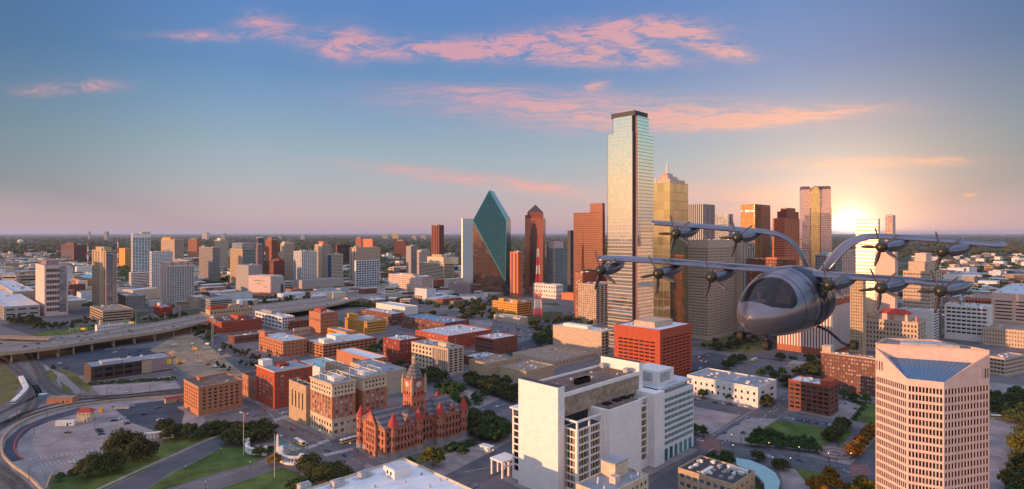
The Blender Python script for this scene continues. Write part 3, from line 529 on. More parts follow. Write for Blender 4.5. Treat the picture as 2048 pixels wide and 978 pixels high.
# vaulted skyscraper
rt,lR,lL,zf=root_of('vaulted_skyscraper','tall sunlit skyscraper with a vaulted arch top left of the sun','tower',1662,1050,1604,1667,ang=18,maxR=40)
s3=lL/3
for a,b in ((0,lL*.40),(lL*.70,lL)):
    massing(rt,0,30,a,b,0,zf(378),M['glass_pink'],None,None,'roof_mauve',.5,1050,('shaft','roof'))
    mb=MB(); pr=[]
    for k in range(9):
        t=math.pi*k/8; pr.append((15-15*math.cos(t),zf(378)+6.5*math.sin(t)))
    mb.loft([[(x_,a+.1,z_) for x_,z_ in pr],[(x_,b-.1,z_) for x_,z_ in pr]],closed=True); mb.build('barrel_roof',M['roof_mauve'],rt)
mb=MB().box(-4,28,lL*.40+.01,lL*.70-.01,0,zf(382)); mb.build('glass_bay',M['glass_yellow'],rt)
mb=MB(); yc=lL*.55; rr=lL*.15
pr=[(yc-rr*math.cos(math.pi*k/12),zf(382)+rr*1.25*math.sin(math.pi*k/12)) for k in range(13)]
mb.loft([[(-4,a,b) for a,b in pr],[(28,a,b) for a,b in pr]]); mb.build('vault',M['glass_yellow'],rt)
mb=MB()
for k in range(13):
    a,b=pr[k]; 
    if k: mb.bar((-4.3,*pr[k-1]),(-4.3,a,b),.7)
mb.build('arch_rim',M['granite_red'],rt)
for a,b in ((0,lL*.36),(lL*.74,lL)): MB().box(-6,-.01,a,b,0,zf(415)).build('lower_shoulder',M['glass_pink'],rt)
# faceted prism skyscraper
rt,lR,lL,zf=root_of('prism_skyscraper','faceted teal glass skyscraper shaped like a crystal with a pointed top','tower',1011,1362,946,1020,ang=12,maxR=60)
lR=58.0; A=(0,lL,172);Dv=(0,0,34);T1=(9,lL*.52,241.5);T2=(50,lL*.52,241.5);S1=(9,.0,172);S2=(58,0,174);A2=(58,lL,174)
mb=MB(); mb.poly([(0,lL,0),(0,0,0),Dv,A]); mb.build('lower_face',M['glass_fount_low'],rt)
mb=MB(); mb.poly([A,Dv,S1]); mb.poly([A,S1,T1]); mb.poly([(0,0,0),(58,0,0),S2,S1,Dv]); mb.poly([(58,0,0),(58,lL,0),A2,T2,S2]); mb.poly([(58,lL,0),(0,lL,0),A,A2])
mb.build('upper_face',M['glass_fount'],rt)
M['teal_bright']=plain('teal_bright',(.06,.36,.42),.25,.2)
mb=MB(); mb.poly([T1,S1,S2,T2]); mb.poly([A,T1,T2,A2]); mb.build('sloping_roof',M['teal_bright'],rt)
mb=MB().bar(A,Dv,1.1).bar(A,T1,.9).bar(T1,S1,.9).bar(S1,Dv,.5); mb.build('edge_trim',M['teal_bright'],rt)
# pyramid-topped tower
rt,lR,lL,zf=root_of('pyramid_topped_tower','brown granite tower with a dark pyramid roof and a stepped central bay','tower',1086,1390,1050,1094,ang=12,maxR=50)
M['glass_rust']=curtain('glass_rust',(.45,.17,.10),(.30,.10,.06),3.2,3.9,.45,.2,metal=.5,rough=.2)
zs=zf(436); lR=40
mb=MB().box(0,lR,0,lL,0,zs); mb.build('shaft',M['glass_rust'],rt)
mb=MB().box(3,lR-3,5,lL-5,zs,zf(424)); mb.build('upper_tier',M['granite_red'],rt)
mb=MB(); c5=[(3,5),(lR-3,5),(lR-3,lL-5),(3,lL-5)]; zt=zf(424)
for k in range(4): a,b=c5[k],c5[(k+1)%4]; mb.poly([(*a,zt),(*b,zt),(lR/2,lL/2,zf(408))])
mb.build('pyramid_roof',M['roof_dark'],rt)
mb=MB()
for k,(w0,zz) in enumerate(((.1,450),(.2,444),(.3,438))): pass
for k in range(7):
    yy=lL*(.29+.07*k); top=(470,456,448,441,448,456,470)[k]; mb.box(-.7,-.01,yy-.9,yy+.9,20,zf(top))
mb.build('dark_bay',M['glass_dark'],rt)
for (a,b) in ((0,6),(lL-6,lL)): MB().box(.3,8,a+.2,b-.2,zs,zs+7).build('corner_pavilion',M['granite_red'],rt)
# golden tower ribs, navy tower stripes, ribbed red office
rt,lR,lL,z,Y=BLD['golden tower with dark ribbed right side']
MB().box(.05,lR,-.6,-.01,0,z-.1).build('dark_side',M['glass_brown'],rt)
mb=MB()
for k in range(6): mb.box(lR*(.02+k*.075),lR*(.02+k*.075)+.9,-1.4,-.62,0,z)
mb.build('gold_ribs',M['glass_gold'],rt); MB().box(-.4,-.01,0,lL,z-13,z-9).build('dark_band',M['glass_dark'],rt)
rt,lR,lL,z,Y=BLD['navy tower with white vertical stripes right of the green-gold tower']
mb=MB()
for k in range(8): mb.box(-.5,-.01,lL*(k+.3)/8,lL*(k+.3)/8+.8,0,z)
for k in range(9): mb.box(lR*(k+.3)/9,lR*(k+.3)/9+1.0,-.5,-.01,0,z)
mb.build('white_mullions',M['trim_white'],rt)
rt,lR,lL,z,Y=BLD['white-ribbed red office block half hidden by the aircraft']
mb=MB()
for k in range(19): mb.box(-.9,-.01,lL*(k+.25)/19,lL*(k+.25)/19+lL*.021,8,z-.2)
mb.build('white_ribs',M['trim_white'],rt)
mb=MB(); mb.box(.3,lR-.3,-.5,-.01,6,z-8); mb.build('grey_side',curtain('ribgrey',(.5,.5,.55),(.62,.58,.58),1.6,300,.5,.0,metal=.2,rough=.5),rt)
rt,lR,lL,z,Y=BLD['teal-roofed pavilion in front of the bright orange office']
rt,lR,lL,z,Y=BLD['office_dummy'] if 'office_dummy' in BLD else BLD['old stone hotel with a red hipped roof and corner chimneys']
mb=MB(); x0,x1,y0,y1=lR*.1,lR*.6,lL*.2,lL*.75; MB().box(x0+.5,x1-.5,y0+.5,y1-.5,z-.9,z+7).build('attic',M['palepink'],rt)
r1=(x0+(x1-x0)/2,y0+6,z+12.5); r2=(x0+(x1-x0)/2,y1-6,z+12.5); a,b,c_,d=(x0-1,y0-1,z+7),(x1+1,y0-1,z+7),(x1+1,y1+1,z+7),(x0-1,y1+1,z+7)
mb.poly([a,b,r1]); mb.poly([b,c_,r2,r1]); mb.poly([c_,d,r2]); mb.poly([d,a,r1,r2]); mb.build('hipped_roof',M['tile_red'],rt)
for q in ((.04,.04),(.04,.5),(.04,.96),(.5,.96)): MB().box(lR*q[0],lR*q[0]+2.2,lL*q[1]-1,lL*q[1]+1,z-1,z+6).build('chimney',M['coral'],rt)
# smooth rounded ends of the brilliant tower
rt,lR,lL,z,Y=BLD['brilliant white glass tower beside the faceted prism skyscraper']
MB().box(-.8,-.01,.3,lL-.3,0,z-.2).build('glass_skin',curtain('glass_white',(.95,.88,.80),(.8,.7,.6),3,3.9,.05,.12,metal=.25,rough=.45),rt)
# white water tank on the old warehouse
rt,lR,lL,z,Y=BLD['old tan and orange brick warehouse carrying a white water tank']
mb=MB().cone(lR*.75,lL*.6,z+3,z+10,4.6,4.6,14).cone(lR*.75,lL*.6,z+10,z+11.5,4.6,.5,14); mb.build('water_tank',M['trim_white'],rt,smooth=False)
mb=MB()
for sx,sy in ((1,1),(1,-1),(-1,1),(-1,-1)): mb.bar((lR*.75+3*sx,lL*.6+3*sy,z-1),(lR*.75+3*sx,lL*.6+3*sy,z+3),.3)
mb.build('tank_legs',M['metal'],rt)
# radio mast
rt=empty('radio_mast',G(1076,633)); tag(rt,'red and white lattice radio mast standing between the low warehouses','radio mast')
M['mast_red']=plain('mast_red',(.62,.03,.04),.5); zt=131.; Ym=1027.
segs=9
for k in range(segs):
    z0,z1=zt*k/segs,zt*(k+1)/segs; mb=MB(); ra=8.6*(1-k/segs)**1.35+1.2; rb=8.6*(1-(k+1)/segs)**1.35+1.2
    for q in range(4):
        a0=math.pi/4+q*math.pi/2; a1=a0+math.pi/2; pa=(ra*math.cos(a0),ra*math.sin(a0),z0); pb=(rb*math.cos(a0),rb*math.sin(a0),z1); qa=(ra*math.cos(a1),ra*math.sin(a1),z0); qb=(rb*math.cos(a1),rb*math.sin(a1),z1)
        mb.bar(pa,pb,.38); mid=lambda p,q_,t: tuple(p[i]+(q_[i]-p[i])*t for i in range(3))
        nn=3 if k<6 else 2
        for j in range(nn):
            p0,p1=mid(pa,pb,j/nn),mid(pa,pb,(j+1)/nn); q0,q1=mid(qa,qb,j/nn),mid(qa,qb,(j+1)/nn)
            mb.bar(p0,q1,.2); mb.bar(q0,p1,.2); mb.bar(p1,q1,.2)
    mb.build('lattice_section',M['mast_red'] if k%2==0 else M['trim_white'],rt)
MB().bar((0,0,zt),(0,0,zt+24),.45,n=6).build('antenna',M['mast_red'],rt)
# far stacks
for px,pb,pt,lb in ((176,526,482,'thin red-striped mast left of the tall balconied condominium'),(236,530,477,'thin red-striped mast right of the tall balconied condominium')):
    Y=2400.; p=AT(px,pb,Y); hh=(pb-pt)/F*Y; rt=empty('mast',(p.x,p.y,0)); tag(rt,lb,'mast')
    for k in range(6): MB().cone(0,0,hh*1.2*k/6,hh*1.2*(k+1)/6-.01,2.6-.2*k,2.4-.2*k,8).build('mast_section',M['mast_red'] if k%2 else M['trim_white'],rt)
p=AT(41,487,6000); rt=empty('water_tower',(p.x,p.y,0)); tag(rt,'white water tower on the far plain at left','water tower')
MB().cone(0,0,0,40,6,6,10).build('stem',M['trim_white'],rt); MB().cone(0,0,40,52,6,24,14).cone(0,0,52,70,24,24,14).cone(0,0,70,80,24,4,14).build('tank',M['trim_white'],rt)
# museum cube
rt,lR,lL,zf=root_of('museum_building','pale pink concrete museum cube with thin slots, between the car park and the freeway','museum',541,1330,497,552,ang=20,maxR=60)
z=zf(552); mb=MB(); pn=[]
facade(mb,(0,lL),(0,-1),lL,0,z,None,pn); mb.poly([(0,0,0),(38,0,0),(38,0,z),(0,0,z)]); mb.poly([(38,0,0),(38,lL,0),(38,lL,z),(38,0,z)]); mb.poly([(38,lL,0),(0,lL,0),(0,lL,z),(38,lL,z)]); mb.poly([(0,0,z),(38,0,z),(38,lL,z),(0,lL,z)])
mb.build('wall',wallm('museum',(.62,.48,.44),course=3.0,var=.12),rt)
for a,b,c_,d in ((.25,.75,z-12,z-11),(.45,.6,z-18,z-17.4),(.15,.3,z-25,z-24)): MB().box(-.25,-.01,lL*a,lL*b,c_,d).build('slot_window',M['void'],rt)
mb=MB(); mb.loft([[(2,-.01,0),(34,-.01,0),(36,-.01,z-2),(8,-.01,z-2)],[(14,-16,0),(30,-16,0),(30,-11,z-4),(14,-11,z-4)]]); mb.build('leaning_wall',M['concrete'],rt); MB().box(16,22,-16.5,-15.8,1,z*.6).build('glass_strip',M['glass_fount'],rt)
rt.location.z=0
# arena
rt,lR,lL,zf=root_of('arena','brick sports arena with a sagging pale curved roof at the far left','arena',160,1500,134,190,maxR=110,maxL=110)
massing(rt,0,lR,0,lL,0,26,'brick_orange',W(6,2,.6,.6,mat='pane_warm',zb=3,zt=4),W(8,2,.6,.6,mat='pane_warm',zb=3,zt=4),'roof_tan',.5,1500)
mb=MB(); rows=[]
for i in range(9):
    t=i/8; rows.append([(lR*t,lL*(j/8),27+13*(1-math.sin(math.pi*t)*.6)*(.55+.45*math.sin(math.pi*j/8))) for j in range(9)])
for i in range(8):
    for j in range(8): mb.poly([rows[i][j],rows[i+1][j],rows[i+1][j+1],rows[i][j+1]])
mb.build('curved_roof',M['roof_teal'],rt)
# ---------------- pink stone tower at lower right ----------------
P1,P2,P3,P4=Vector((182.4,301)),Vector((185.7,282)),Vector((198,275)),Vector((225.2,283)); P5,P6=Vector((218.5,311)),Vector((197,316))
rt=empty('pink_tower',(0,0,0)); rt.location=(P3.x,P3.y,0); tag(rt,'pink stone office tower with a blue sloping glass roof filling the lower right','tower')
l_=lambda p:(p.x-P3.x,p.y-P3.y)
FOOT.append([P1,P2,P3,P4,P5,P6])
mb=MB(); pn=[]
M['pink']=wallm('pink',(.66,.48,.42),course=1.9,var=.1); M['pane_tower']=pane('pane_tower',(.006,.008,.014),(.06,.06,.07))
ZW=72.5
def seg(a,b,n,zt,extra=0):
    a,b=l_(a),l_(b); L=math.dist(a,b); d=((b[0]-a[0])/L,(b[1]-a[1])/L)
    facade(mb,a,d,L,0,zt,W(n,18,.66,.68,zb=3,zt=.6,mx=.4,rec=.22,mat='pane_tower'),pn)
seg(P1,P2,16,ZW); seg(P2,P3,10,ZW); seg(P3,P4,14,ZW); seg(P4,P5,12,ZW); seg(P5,P6,8,ZW); seg(P6,P1,8,ZW)
def v3(p,z): return (*l_(p),z)
lerp=lambda a,b,t:a+(b-a)*t
ZT=87.5; GL=lerp(P1,P4,.115); GR=lerp(P1,P4,.86); ZG=81.2; ZB=74.6
mb.poly([v3(P1,ZW),v3(P2,ZW),v3(P2,ZB),v3(P1,85.6)]); mb.poly([v3(P2,ZW),v3(P3,ZW),v3(P3,ZB),v3(P2,ZB)]); mb.poly([v3(P3,ZW),v3(P4,ZW),v3(P4,86.0),v3(P3,ZB)])
mb.poly([v3(P4,ZW),v3(P5,ZW),v3(P5,ZT),v3(P4,ZT)]); mb.poly([v3(P5,ZW),v3(P6,ZW),v3(P6,ZT),v3(P5,ZT)]); mb.poly([v3(P6,ZW),v3(P1,ZW),v3(P1,ZT),v3(P6,ZT)])
mb.poly([v3(P1,85.6),v3(P2,ZB),v3(GL,ZG)]); mb.poly([v3(P4,86.0),v3(GR,ZG),v3(P3,ZB)])
mb.poly([v3(P1,85.6),v3(GL,ZG),v3(GR,ZG),v3(P4,86.0),v3(P4,ZT),v3(P1,ZT)])
mb.build('wall',M['pink'],rt)
g2=MB(); g2.poly([v3(P2,ZB+.02),v3(P3,ZB+.02),v3(GR,ZG+.02),v3(GL,ZG+.02)]); g2.build('sloping_glass',plain('blue_glass',(.06,.17,.32),.3,.2),rt)
mb=MB()
for k in range(15):
    t=(k+.5)/15; a=Vector(v3(lerp(P2,P3,t),ZB+.1)); b=Vector(v3(lerp(GL,GR,t),ZG+.1)); mb.bar(a,b,.07)
mb.build('glazing_bars',plain('bar_blue',(.12,.2,.3),.4),rt)
mb=MB(); ins=[lerp(p,(P1+P4+P5+P6)/4,.06) for p in (P1,P4,P5,P6)]
mb.poly([v3(p,ZT-1.5) for p in ins]); mb.build('roof',M['roof_grey'],rt)
c4=(P1+P4+P5+P6)/4
mb=MB(); pp=[lerp(P1,P4,.2),lerp(P1,P4,.8),lerp(P4,P5,.5)+(P1-P4)*.2,lerp(P1,P6,.5)+(P4-P1)*.2]; pp=[lerp(p,c4,.12) for p in pp]
mb.prism([l_(p) for p in pp],ZT-1.5,ZT+1.2); mb.build('penthouse',M['unit'],rt)
for (a,b) in ((P1,P4),(P4,P5),(P5,P6),(P6,P1)):
    MB().bar(v3(a,ZT),v3(b,ZT),.35).build('coping',M['pinkstone'],rt)
# three tall windows at the upper ends
for p,q in ((P1,P2),(P4,P3)):
    L=(q-p).length; d=(q-p)/L; an=math.atan2(d.y,d.x)
    for k in range(3): c_=p+d*(1.0+1.6*k); pn.append(((c_.x-P3.x,c_.y-P3.y,77),an,.9,4.5,'pane'))
put_panes(pn,rt,285)
pad_pts=[(P1,P2,P3,P4,P5,P6)]
# ---------------- white civil courts block ----------------
S=Vector((24.6,321)); rt=empty('court_tower',(S.x,S.y,0),R(45)); tag(rt,'white stone courts building with blank slabs and recessed window bays, foreground centre','courthouse')
u_=Vector((.7071,.7071)); v_=Vector((-.7071,.7071))
FOOT.append([S-u_*2-v_*13,S+u_*128-v_*13,S+u_*128+v_*32,S-u_*2+v_*39])
pad(rt,0,126,-13,37)
M['stonew']=wallm('stonew',(.82,.77,.74),course=1.2,var=.07,scale=.15); M['screen']=wallm('screen',(.34,.27,.20),var=.35,scale=.3,course=2.2)
def blk(name,x0,x1,y0,y1,z0,z1,mat): return MB().box(x0,x1,y0,y1,z0,z1).build(name,M[mat],rt)
blk('end_slab',0,5.4,0,29.6,0,60,'stonew')
blk('core',5.41,77.9,2.2,27.4,0,43.5,'nearblack')
pnl=[]
blk('screen_storey',5.41,77.9,.25,29.3,43.5,54.6,'screen')
mb=MB(); 
for a,b,c_,d in ((5.41,77.9,0,.8),(5.41,77.9,28.8,29.6)): mb.box(a,b,c_,d,54.0,56.2)
mb.build('parapet',M['stonew'],rt)
MB().box(5.41,77.9,.81,28.79,54.61,55.0).build('roof',M['roof_brown'],rt)
blk('end_slab',77.91,82,0,29.6,0,61.6,'stonew')
MB().box(78.2,81.7,.3,29.3,61.61,61.9).build('roof',M['roof_dark'],rt); MB().box(.5,4.9,.5,29.1,60.01,60.2).build('roof',M['roof_dark'],rt)
mb=MB(); 
for k in range(3): mb.box(28,40,9+.0*k,12,55,58)
mb.build('cooling_box',M['black'],rt)
for (a,b) in ((48,14),(58,22),(36,20),(20,18),(66,8)): MB().cone(a,b,55,55.9,1,1,10).build('roof_fan',M['unit'],rt)
for a,b in ((73,24),(72,5)): MB().box(a,a+4,b,b+3,55,58).build('rooftop_unit',M['unit'],rt)
def bay(x0,x1,y0,y1,top,slab,nx,nl,side='f',name='window_bay'):
    """projecting bay of tall fins under an open loggia and a thin roof frame"""
    mb=MB(); zw=top-4.5
    massing(rt,x0,x1,y0,y1,0,zw,'stonew',W(nl,8,.78,.82,zb=5,zt=.6,mx=.8,rec=.8,mat='pane') if nl else None,W(nx,8,.84,.82,zb=5,zt=.6,mx=.8,rec=.8,mat='pane'),'roof_dark',.3,325,(name,'terrace'),panesto=pnl)
    fr=MB(); fr.box(x0,x1,y0,y0+.9,top-1,top); fr.box(x0,x0+.9,y0+.9,y1,top-1,top); fr.box(x0,x0+.9,y0,y0+.9,zw,top-1); fr.box(x1-.9,x1,y0,y0+.9,zw,top-1); fr.box((x0+x1)/2-.5,(x0+x1)/2+.5,y0,y0+.9,zw,top-1)
    fr.build('loggia_frame',M['stonew'],rt)
    fn=MB(); h8=(zw-.6-5)/8; cw=(x1-x0-1.6)/nx
    for j in range(8):
        za=5+h8*(j+.09); zb=5+h8*(j+.91)
        for i in range(nx):
            for q in (.25,.5,.75): 
                xx=x0+.8+cw*(i+q-.0); fn.box(xx-.42,xx+.42,y0+.15,y0+.7,za,zb)
        if nl:
            cl=(y1-y0-1.6)/nl
            for i in range(nl):
                for q in (.25,.5,.75): yy=y0+.8+cl*(i+q); fn.box(x0+.15,x0+.7,yy-.42,yy+.42,za,zb)
    o_=fn.build('fins',M['tan'],rt); tag(o_,kind='stuff')
bay(6.5,28.4,-7.9,2.1,42.3,0,2,1)
bay(62.0,74.8,-8.5,2.1,43.2,0,1,0)
MB().box(30,61.9,-12,2.1,0,44.3).build('blank_block',M['stonew'],rt); MB().box(28.4,30,-10,2.1,0,44.3).build('blank_block_return',M['stonew'],rt)
MB().box(31,61,-11,1.5,44.31,44.5).build('roof',M['roof_brown'],rt)
for a in (36,46,54): MB().box(a,a+5,-6,-2,44.5,45.3).build('skylight',M['void'],rt)
MB().box(74.81,86.3,-13,2.1,0,45).build('pier',M['stonew'],rt)
massing(rt,86.31,126,-11,24,0,41.5,M['stonew'],None,W(1,1,.1,.1,rec=.1),'roof_pale',.5,380,('wing','roof'))
mb=MB(); pn2=[]; Wz=W(22,8,.86,.58,zb=9,zt=.9,mx=.8,rec=.12,mat='pane_teal'); facade(mb,(86.6,-11.4),(1,0),39.2,0,40.6,Wz,pn2); mb.build('glazed_front',M['trim_white'],rt); pnl+=pn2
for k in range(6): MB().box(89+k*6,92.6+k*6,-11.52,-11.42,0,7.5).build('doorway',M['pane_teal'],rt)
MB().box(84,128,-9,22,44,45).build('canopy_roof',M['roof_pale'],rt); MB().box(92,124,-6,20,41.5,44).build('attic',M['trim_white'],rt)
MB().box(93.4,113,-4,16,45.01,54).build('penthouse',M['trim_white'],rt); MB().box(93.2,93.39,0,12,47,52.5).build('louvre',M['unit'],rt); MB().box(96,108,-4.2,-4.01,47,52.5).build('louvre',M['unit'],rt)
massing(rt,3,12,29.7,37.5,0,37,'stonew',W(1,8,.8,.82,zb=5,zt=.6,mx=.5,rec=.8),None,'roof_dark',.3,345,('window_bay','terrace'),panesto=pnl)
fr=MB().box(2,14,29.7,38.8,41,41.8); fr.box(3,3.8,36.7,37.5,36.7,41); fr.build('loggia_frame',M['stonew'],rt)
put_panes(pnl,rt,330)
# small open white portico beside it
q=G(1005,958); rt=empty('portico',q,R(45)); tag(rt,'small white stone portico left of the white courts building','portico')
fr=MB()
for x_ in (0,5,10.5):
    for y_ in (0,9): fr.box(x_,x_+1,y_,y_+1,0,9)
fr.build('columns',M['stonew'],rt); MB().box(-.3,12,-.3,10.3,9,10).box(-.2,11.8,-.2,.9,6,7).build('roof',M['stonew'],rt)
# ---------------- red sandstone courthouse ----------------
rt,lR,lL,zf=root_of('sandstone_courthouse','red sandstone courthouse with conical turrets and a clock tower','courthouse',770,377,720,931,ang=47)
def slate(key):
    m,n,b,t=base(key); oc=n.n('ShaderNodeTexCoord').outputs['Object']; s=n.n('ShaderNodeSeparateXYZ',{0:oc})
    f=n.m('FRACT',n.m('DIVIDE',s.outputs[2],2.3)); k=n.m('GREATER_THAN',f,.58)
    a=n.n('ShaderNodeTexNoise',{'Vector':oc,'Scale':1.2,'Detail':4.0}).outputs[0]
    c_=n.mix(k,(.08,.10,.135),(.26,.17,.15)); lk(t,n.mix(n.mr(a,.3,.7,0,.35),c_,(.05,.05,.06)),b.inputs['Base Color']); b.inputs['Roughness'].default_value=.7; return m
M['slate']=slate('slate'); pn=[]
Wf=lambda n,**k: W(n,3,.5,.62,zb=3.5,zt=1.5,mx=1,rec=.6,**k)
EZ=19.5
SR='sandstone_red'; rec0,rec1=lR*.43,lR*.63
sets=[(0,rec0,0,lL),(rec0+.01,rec1-.01,4.5,lL-4.5),(rec1,lR,0,lL)]
for (a,b,c_,d) in sets:
    nR=max(3,round((b-a)/2.9)); nL=7
    massing(rt,a,b,c_,d,0,EZ,SR,Wf(nL) if a==0 else None,Wf(nR),'roof_dark',.3,395,panesto=pn)
    # hipped / gabled striped slate roof
    mb=MB(); e=.5; x0,x1,y0,y1=a-e,b+e,c_-e,d+e; hy=(c_+d)/2; hz=EZ+8.5 if a!=sets[1][0] else EZ+7
    if a==sets[1][0]: x0,x1=a-6,b+6; q1,q2=(x0,hy,hz),(x1,hy,hz)
    else: q1,q2=(x0+ (0 if a==0 else 7),hy,hz),(x1-7,hy,hz)
    zb=EZ+.05; mb.poly([(x0,y0,zb),(x1,y0,zb),q2,q1]); mb.poly([(x1,y0,zb),(x1,y1,zb),q2]); mb.poly([(x1,y1,zb),(x0,y1,zb),q1,q2]); mb.poly([(x0,y1,zb),(x0,y0,zb),q1])
    mb.build('roof',M['slate'],rt); MB().bar(q1,q2,.28).build('ridge',M['tile_red'],rt)
# cross gables with their own roofs
def gable(x,w_,y0,depth,zt,face,parent=rt):
    """gable whose ridge runs along y (face 'f') or along x (face 'l')"""
    mb=MB(); h=zt-EZ
    if face=='f':
        mb.poly([(x-w_/2,y0,EZ-1),(x+w_/2,y0,EZ-1),(x+w_/2,y0,EZ+1),(x,y0,zt+.5),(x-w_/2,y0,EZ+1)]); mb.poly([(x-w_/2,y0+.6,EZ-1),(x+w_/2,y0+.6,EZ-1),(x+w_/2,y0+.6,EZ+1),(x,y0+.6,zt+.5),(x-w_/2,y0+.6,EZ+1)])
        mb.poly([(x-w_/2,y0,EZ+1),(x,y0,zt+.5),(x,y0+.6,zt+.5),(x-w_/2,y0+.6,EZ+1)]); mb.poly([(x+w_/2,y0,EZ+1),(x,y0,zt+.5),(x,y0+.6,zt+.5),(x+w_/2,y0+.6,EZ+1)])
        g=mb.build('gable',M[SR],parent)
        r=MB(); r.poly([(x-w_/2,y0+.6,EZ+.3),(x,y0+.6,zt-.2),(x,y0+depth,zt-.2),(x-w_/2,y0+depth,EZ+.3)]); r.poly([(x+w_/2,y0+.6,EZ+.3),(x,y0+.6,zt-.2),(x,y0+depth,zt-.2),(x+w_/2,y0+depth,EZ+.3)]); r.build('gable_roof',M['slate'],parent)
        for k in (-1,0,1): inst(unitpane('pane'),'window',parent,(x+k*w_*.16,y0-.02,EZ+h*.28),(0,0,0),(w_*.09,1,h*.34))
    else:
        mb.poly([(y0,x+w_/2,0),(y0,x-w_/2,0),(y0,x-w_/2,EZ+1),(y0,x,zt+.5),(y0,x+w_/2,EZ+1)]); mb.poly([(y0,x-w_/2,0),(0,x-w_/2,0),(0,x-w_/2,EZ+1),(y0,x-w_/2,EZ+1)]); mb.poly([(y0,x+w_/2,0),(0,x+w_/2,0),(0,x+w_/2,EZ+1),(y0,x+w_/2,EZ+1)])
        g=mb.build('gable',M[SR],parent)
        r=MB(); r.poly([(y0+.5,x-w_/2,EZ+.5),(y0+.5,x,zt),(y0+depth,x,zt),(y0+depth,x-w_/2,EZ+.5)]); r.poly([(y0+.5,x+w_/2,EZ+.5),(y0+.5,x,zt),(y0+depth,x,zt),(y0+depth,x+w_/2,EZ+.5)]); r.build('gable_roof',M['slate'],parent)
        MB().bar((y0,x-w_/2-.1,EZ+1),(y0,x,zt+.6),.3).bar((y0,x+w_/2+.1,EZ+1),(y0,x,zt+.6),.3).build('coping',M['tile_red'],parent)
        for zz,n in ((5,3),(9.3,6),(12.5,5),(16,6),(20,5)):
            for k in range(n):
                arch=MB().box(-.02,.02,-.5,.5,-.5,.3); yy=x+(k-(n-1)/2)*w_*.8/n
                inst(unitpane('pane'),'window',parent,(y0-.03,yy,zz),(0,0,R(-90)),(w_*.42/n,1,2.6 if zz<16 or n<6 else 2.2))
gable(lL*.48,lL*.42,-1.8,10,EZ+9,'l')
gable(lR*.26,5.5,-.35,9,EZ+6.5,'f'); gable(lR*.53,4.6,4.1,7,EZ+6,'f'); gable(lR*.82,5.5,-.35,9,EZ+6.5,'f')
def turret(x,y,r,ze,za):
    mb=MB().cone(x,y,0,ze,r,r,16); mb.cone(x,y,ze,ze+.5,r+.35,r+.35,16); mb.build('turret',M[SR],rt)
    MB().cone(x,y,0,4.2,r+.15,r+.15,16).build('turret_base',M['greystone'],rt)
    MB().cone(x,y,ze+.5,za,r+.5,.08,16).build('turret_roof',M['tile_red'],rt)
    for zz,h in ((7,2.4),(12.5,2.8),(18.6,1.6)):
        for a in (-160,-125,-90,-55,-20,-195,-230):
            if zz==18.6 and a in(-125,-55,-195): continue
            inst(unitpane('pane'),'window',rt,(x+math.cos(R(a))*(r+.0),y+math.sin(R(a))*(r+.0),zz),(0,0,R(a+90)),(.85,1,h))
turret(.5,lL-.5,2.9,20.5,28.5); turret(6.2,.3,3.1,20.5,28.8); turret(rec0-2.2,.3,2.9,20.5,28.5); turret(rec1+2.2,.3,3.1,20.5,28.8); turret(lR-1.5,.5,2.9,20.5,28.8); turret(6,lL-.5,2.6,20,26); turret(lR-2,lL-1,2.8,20,27)
mb=MB(); e=.12
for (a,b,c_,d) in sets: mb.box(a-e,b+e,c_-e,d+e,0,3.0)
mb.build('stone_base',M['greystone'],rt)
# clock tower
tx,ty,th=lR*.50,lL*.50,5.4
tw=MB(); tp=[]
facade(tw,(tx-th,ty+th),(0,-1),2*th,0,44,W(3,2,.42,.34,zb=24,zt=6,mx=1.8,rec=.7),tp); facade(tw,(tx-th,ty-th),(1,0),2*th,0,44,W(3,2,.42,.34,zb=24,zt=6,mx=1.8,rec=.7),tp)
tw.poly([(tx+th,ty-th,0),(tx+th,ty+th,0),(tx+th,ty+th,44),(tx+th,ty-th,44)]); tw.poly([(tx+th,ty+th,0),(tx-th,ty+th,0),(tx-th,ty+th,44),(tx+th,ty+th,44)])
ct=tw.build('clock_tower',M[SR],rt)
MB().box(tx-th-.35,tx+th+.35,ty-th-.35,ty+th+.35,33.2,34.0).box(tx-th-.3,tx+th+.3,ty-th-.3,ty+th+.3,43.4,44.1).build('string_course',M['tile_red'],ct)
pn+=tp
def ring(z,r,n=8): return [(tx+r*math.cos(2*math.pi*(k+.5)/n),ty+r*math.sin(2*math.pi*(k+.5)/n),z) for k in range(n)]
MB().loft([ring(44.1,5.9),ring(46.5,5.3),ring(53.5,2.1)]).build('spire_roof',M['slate'],ct)
MB().loft([ring(53.5,1.7),ring(57.4,1.5)]).loft([ring(57.5,1.9),ring(60.4,.1)]).build('lantern',M['tan'],ct)
for sx in (-1,1):
    for sy in (-1,1):
        MB().cone(tx+sx*th,ty+sy*th,34,42.5,1.15,1.05,8).cone(tx+sx*th,ty+sy*th,42.5,47.5,1.2,.08,8).build('pinnacle',M['tan'],ct)
M['clock']=plain('clock',(.72,.68,.6),.5)
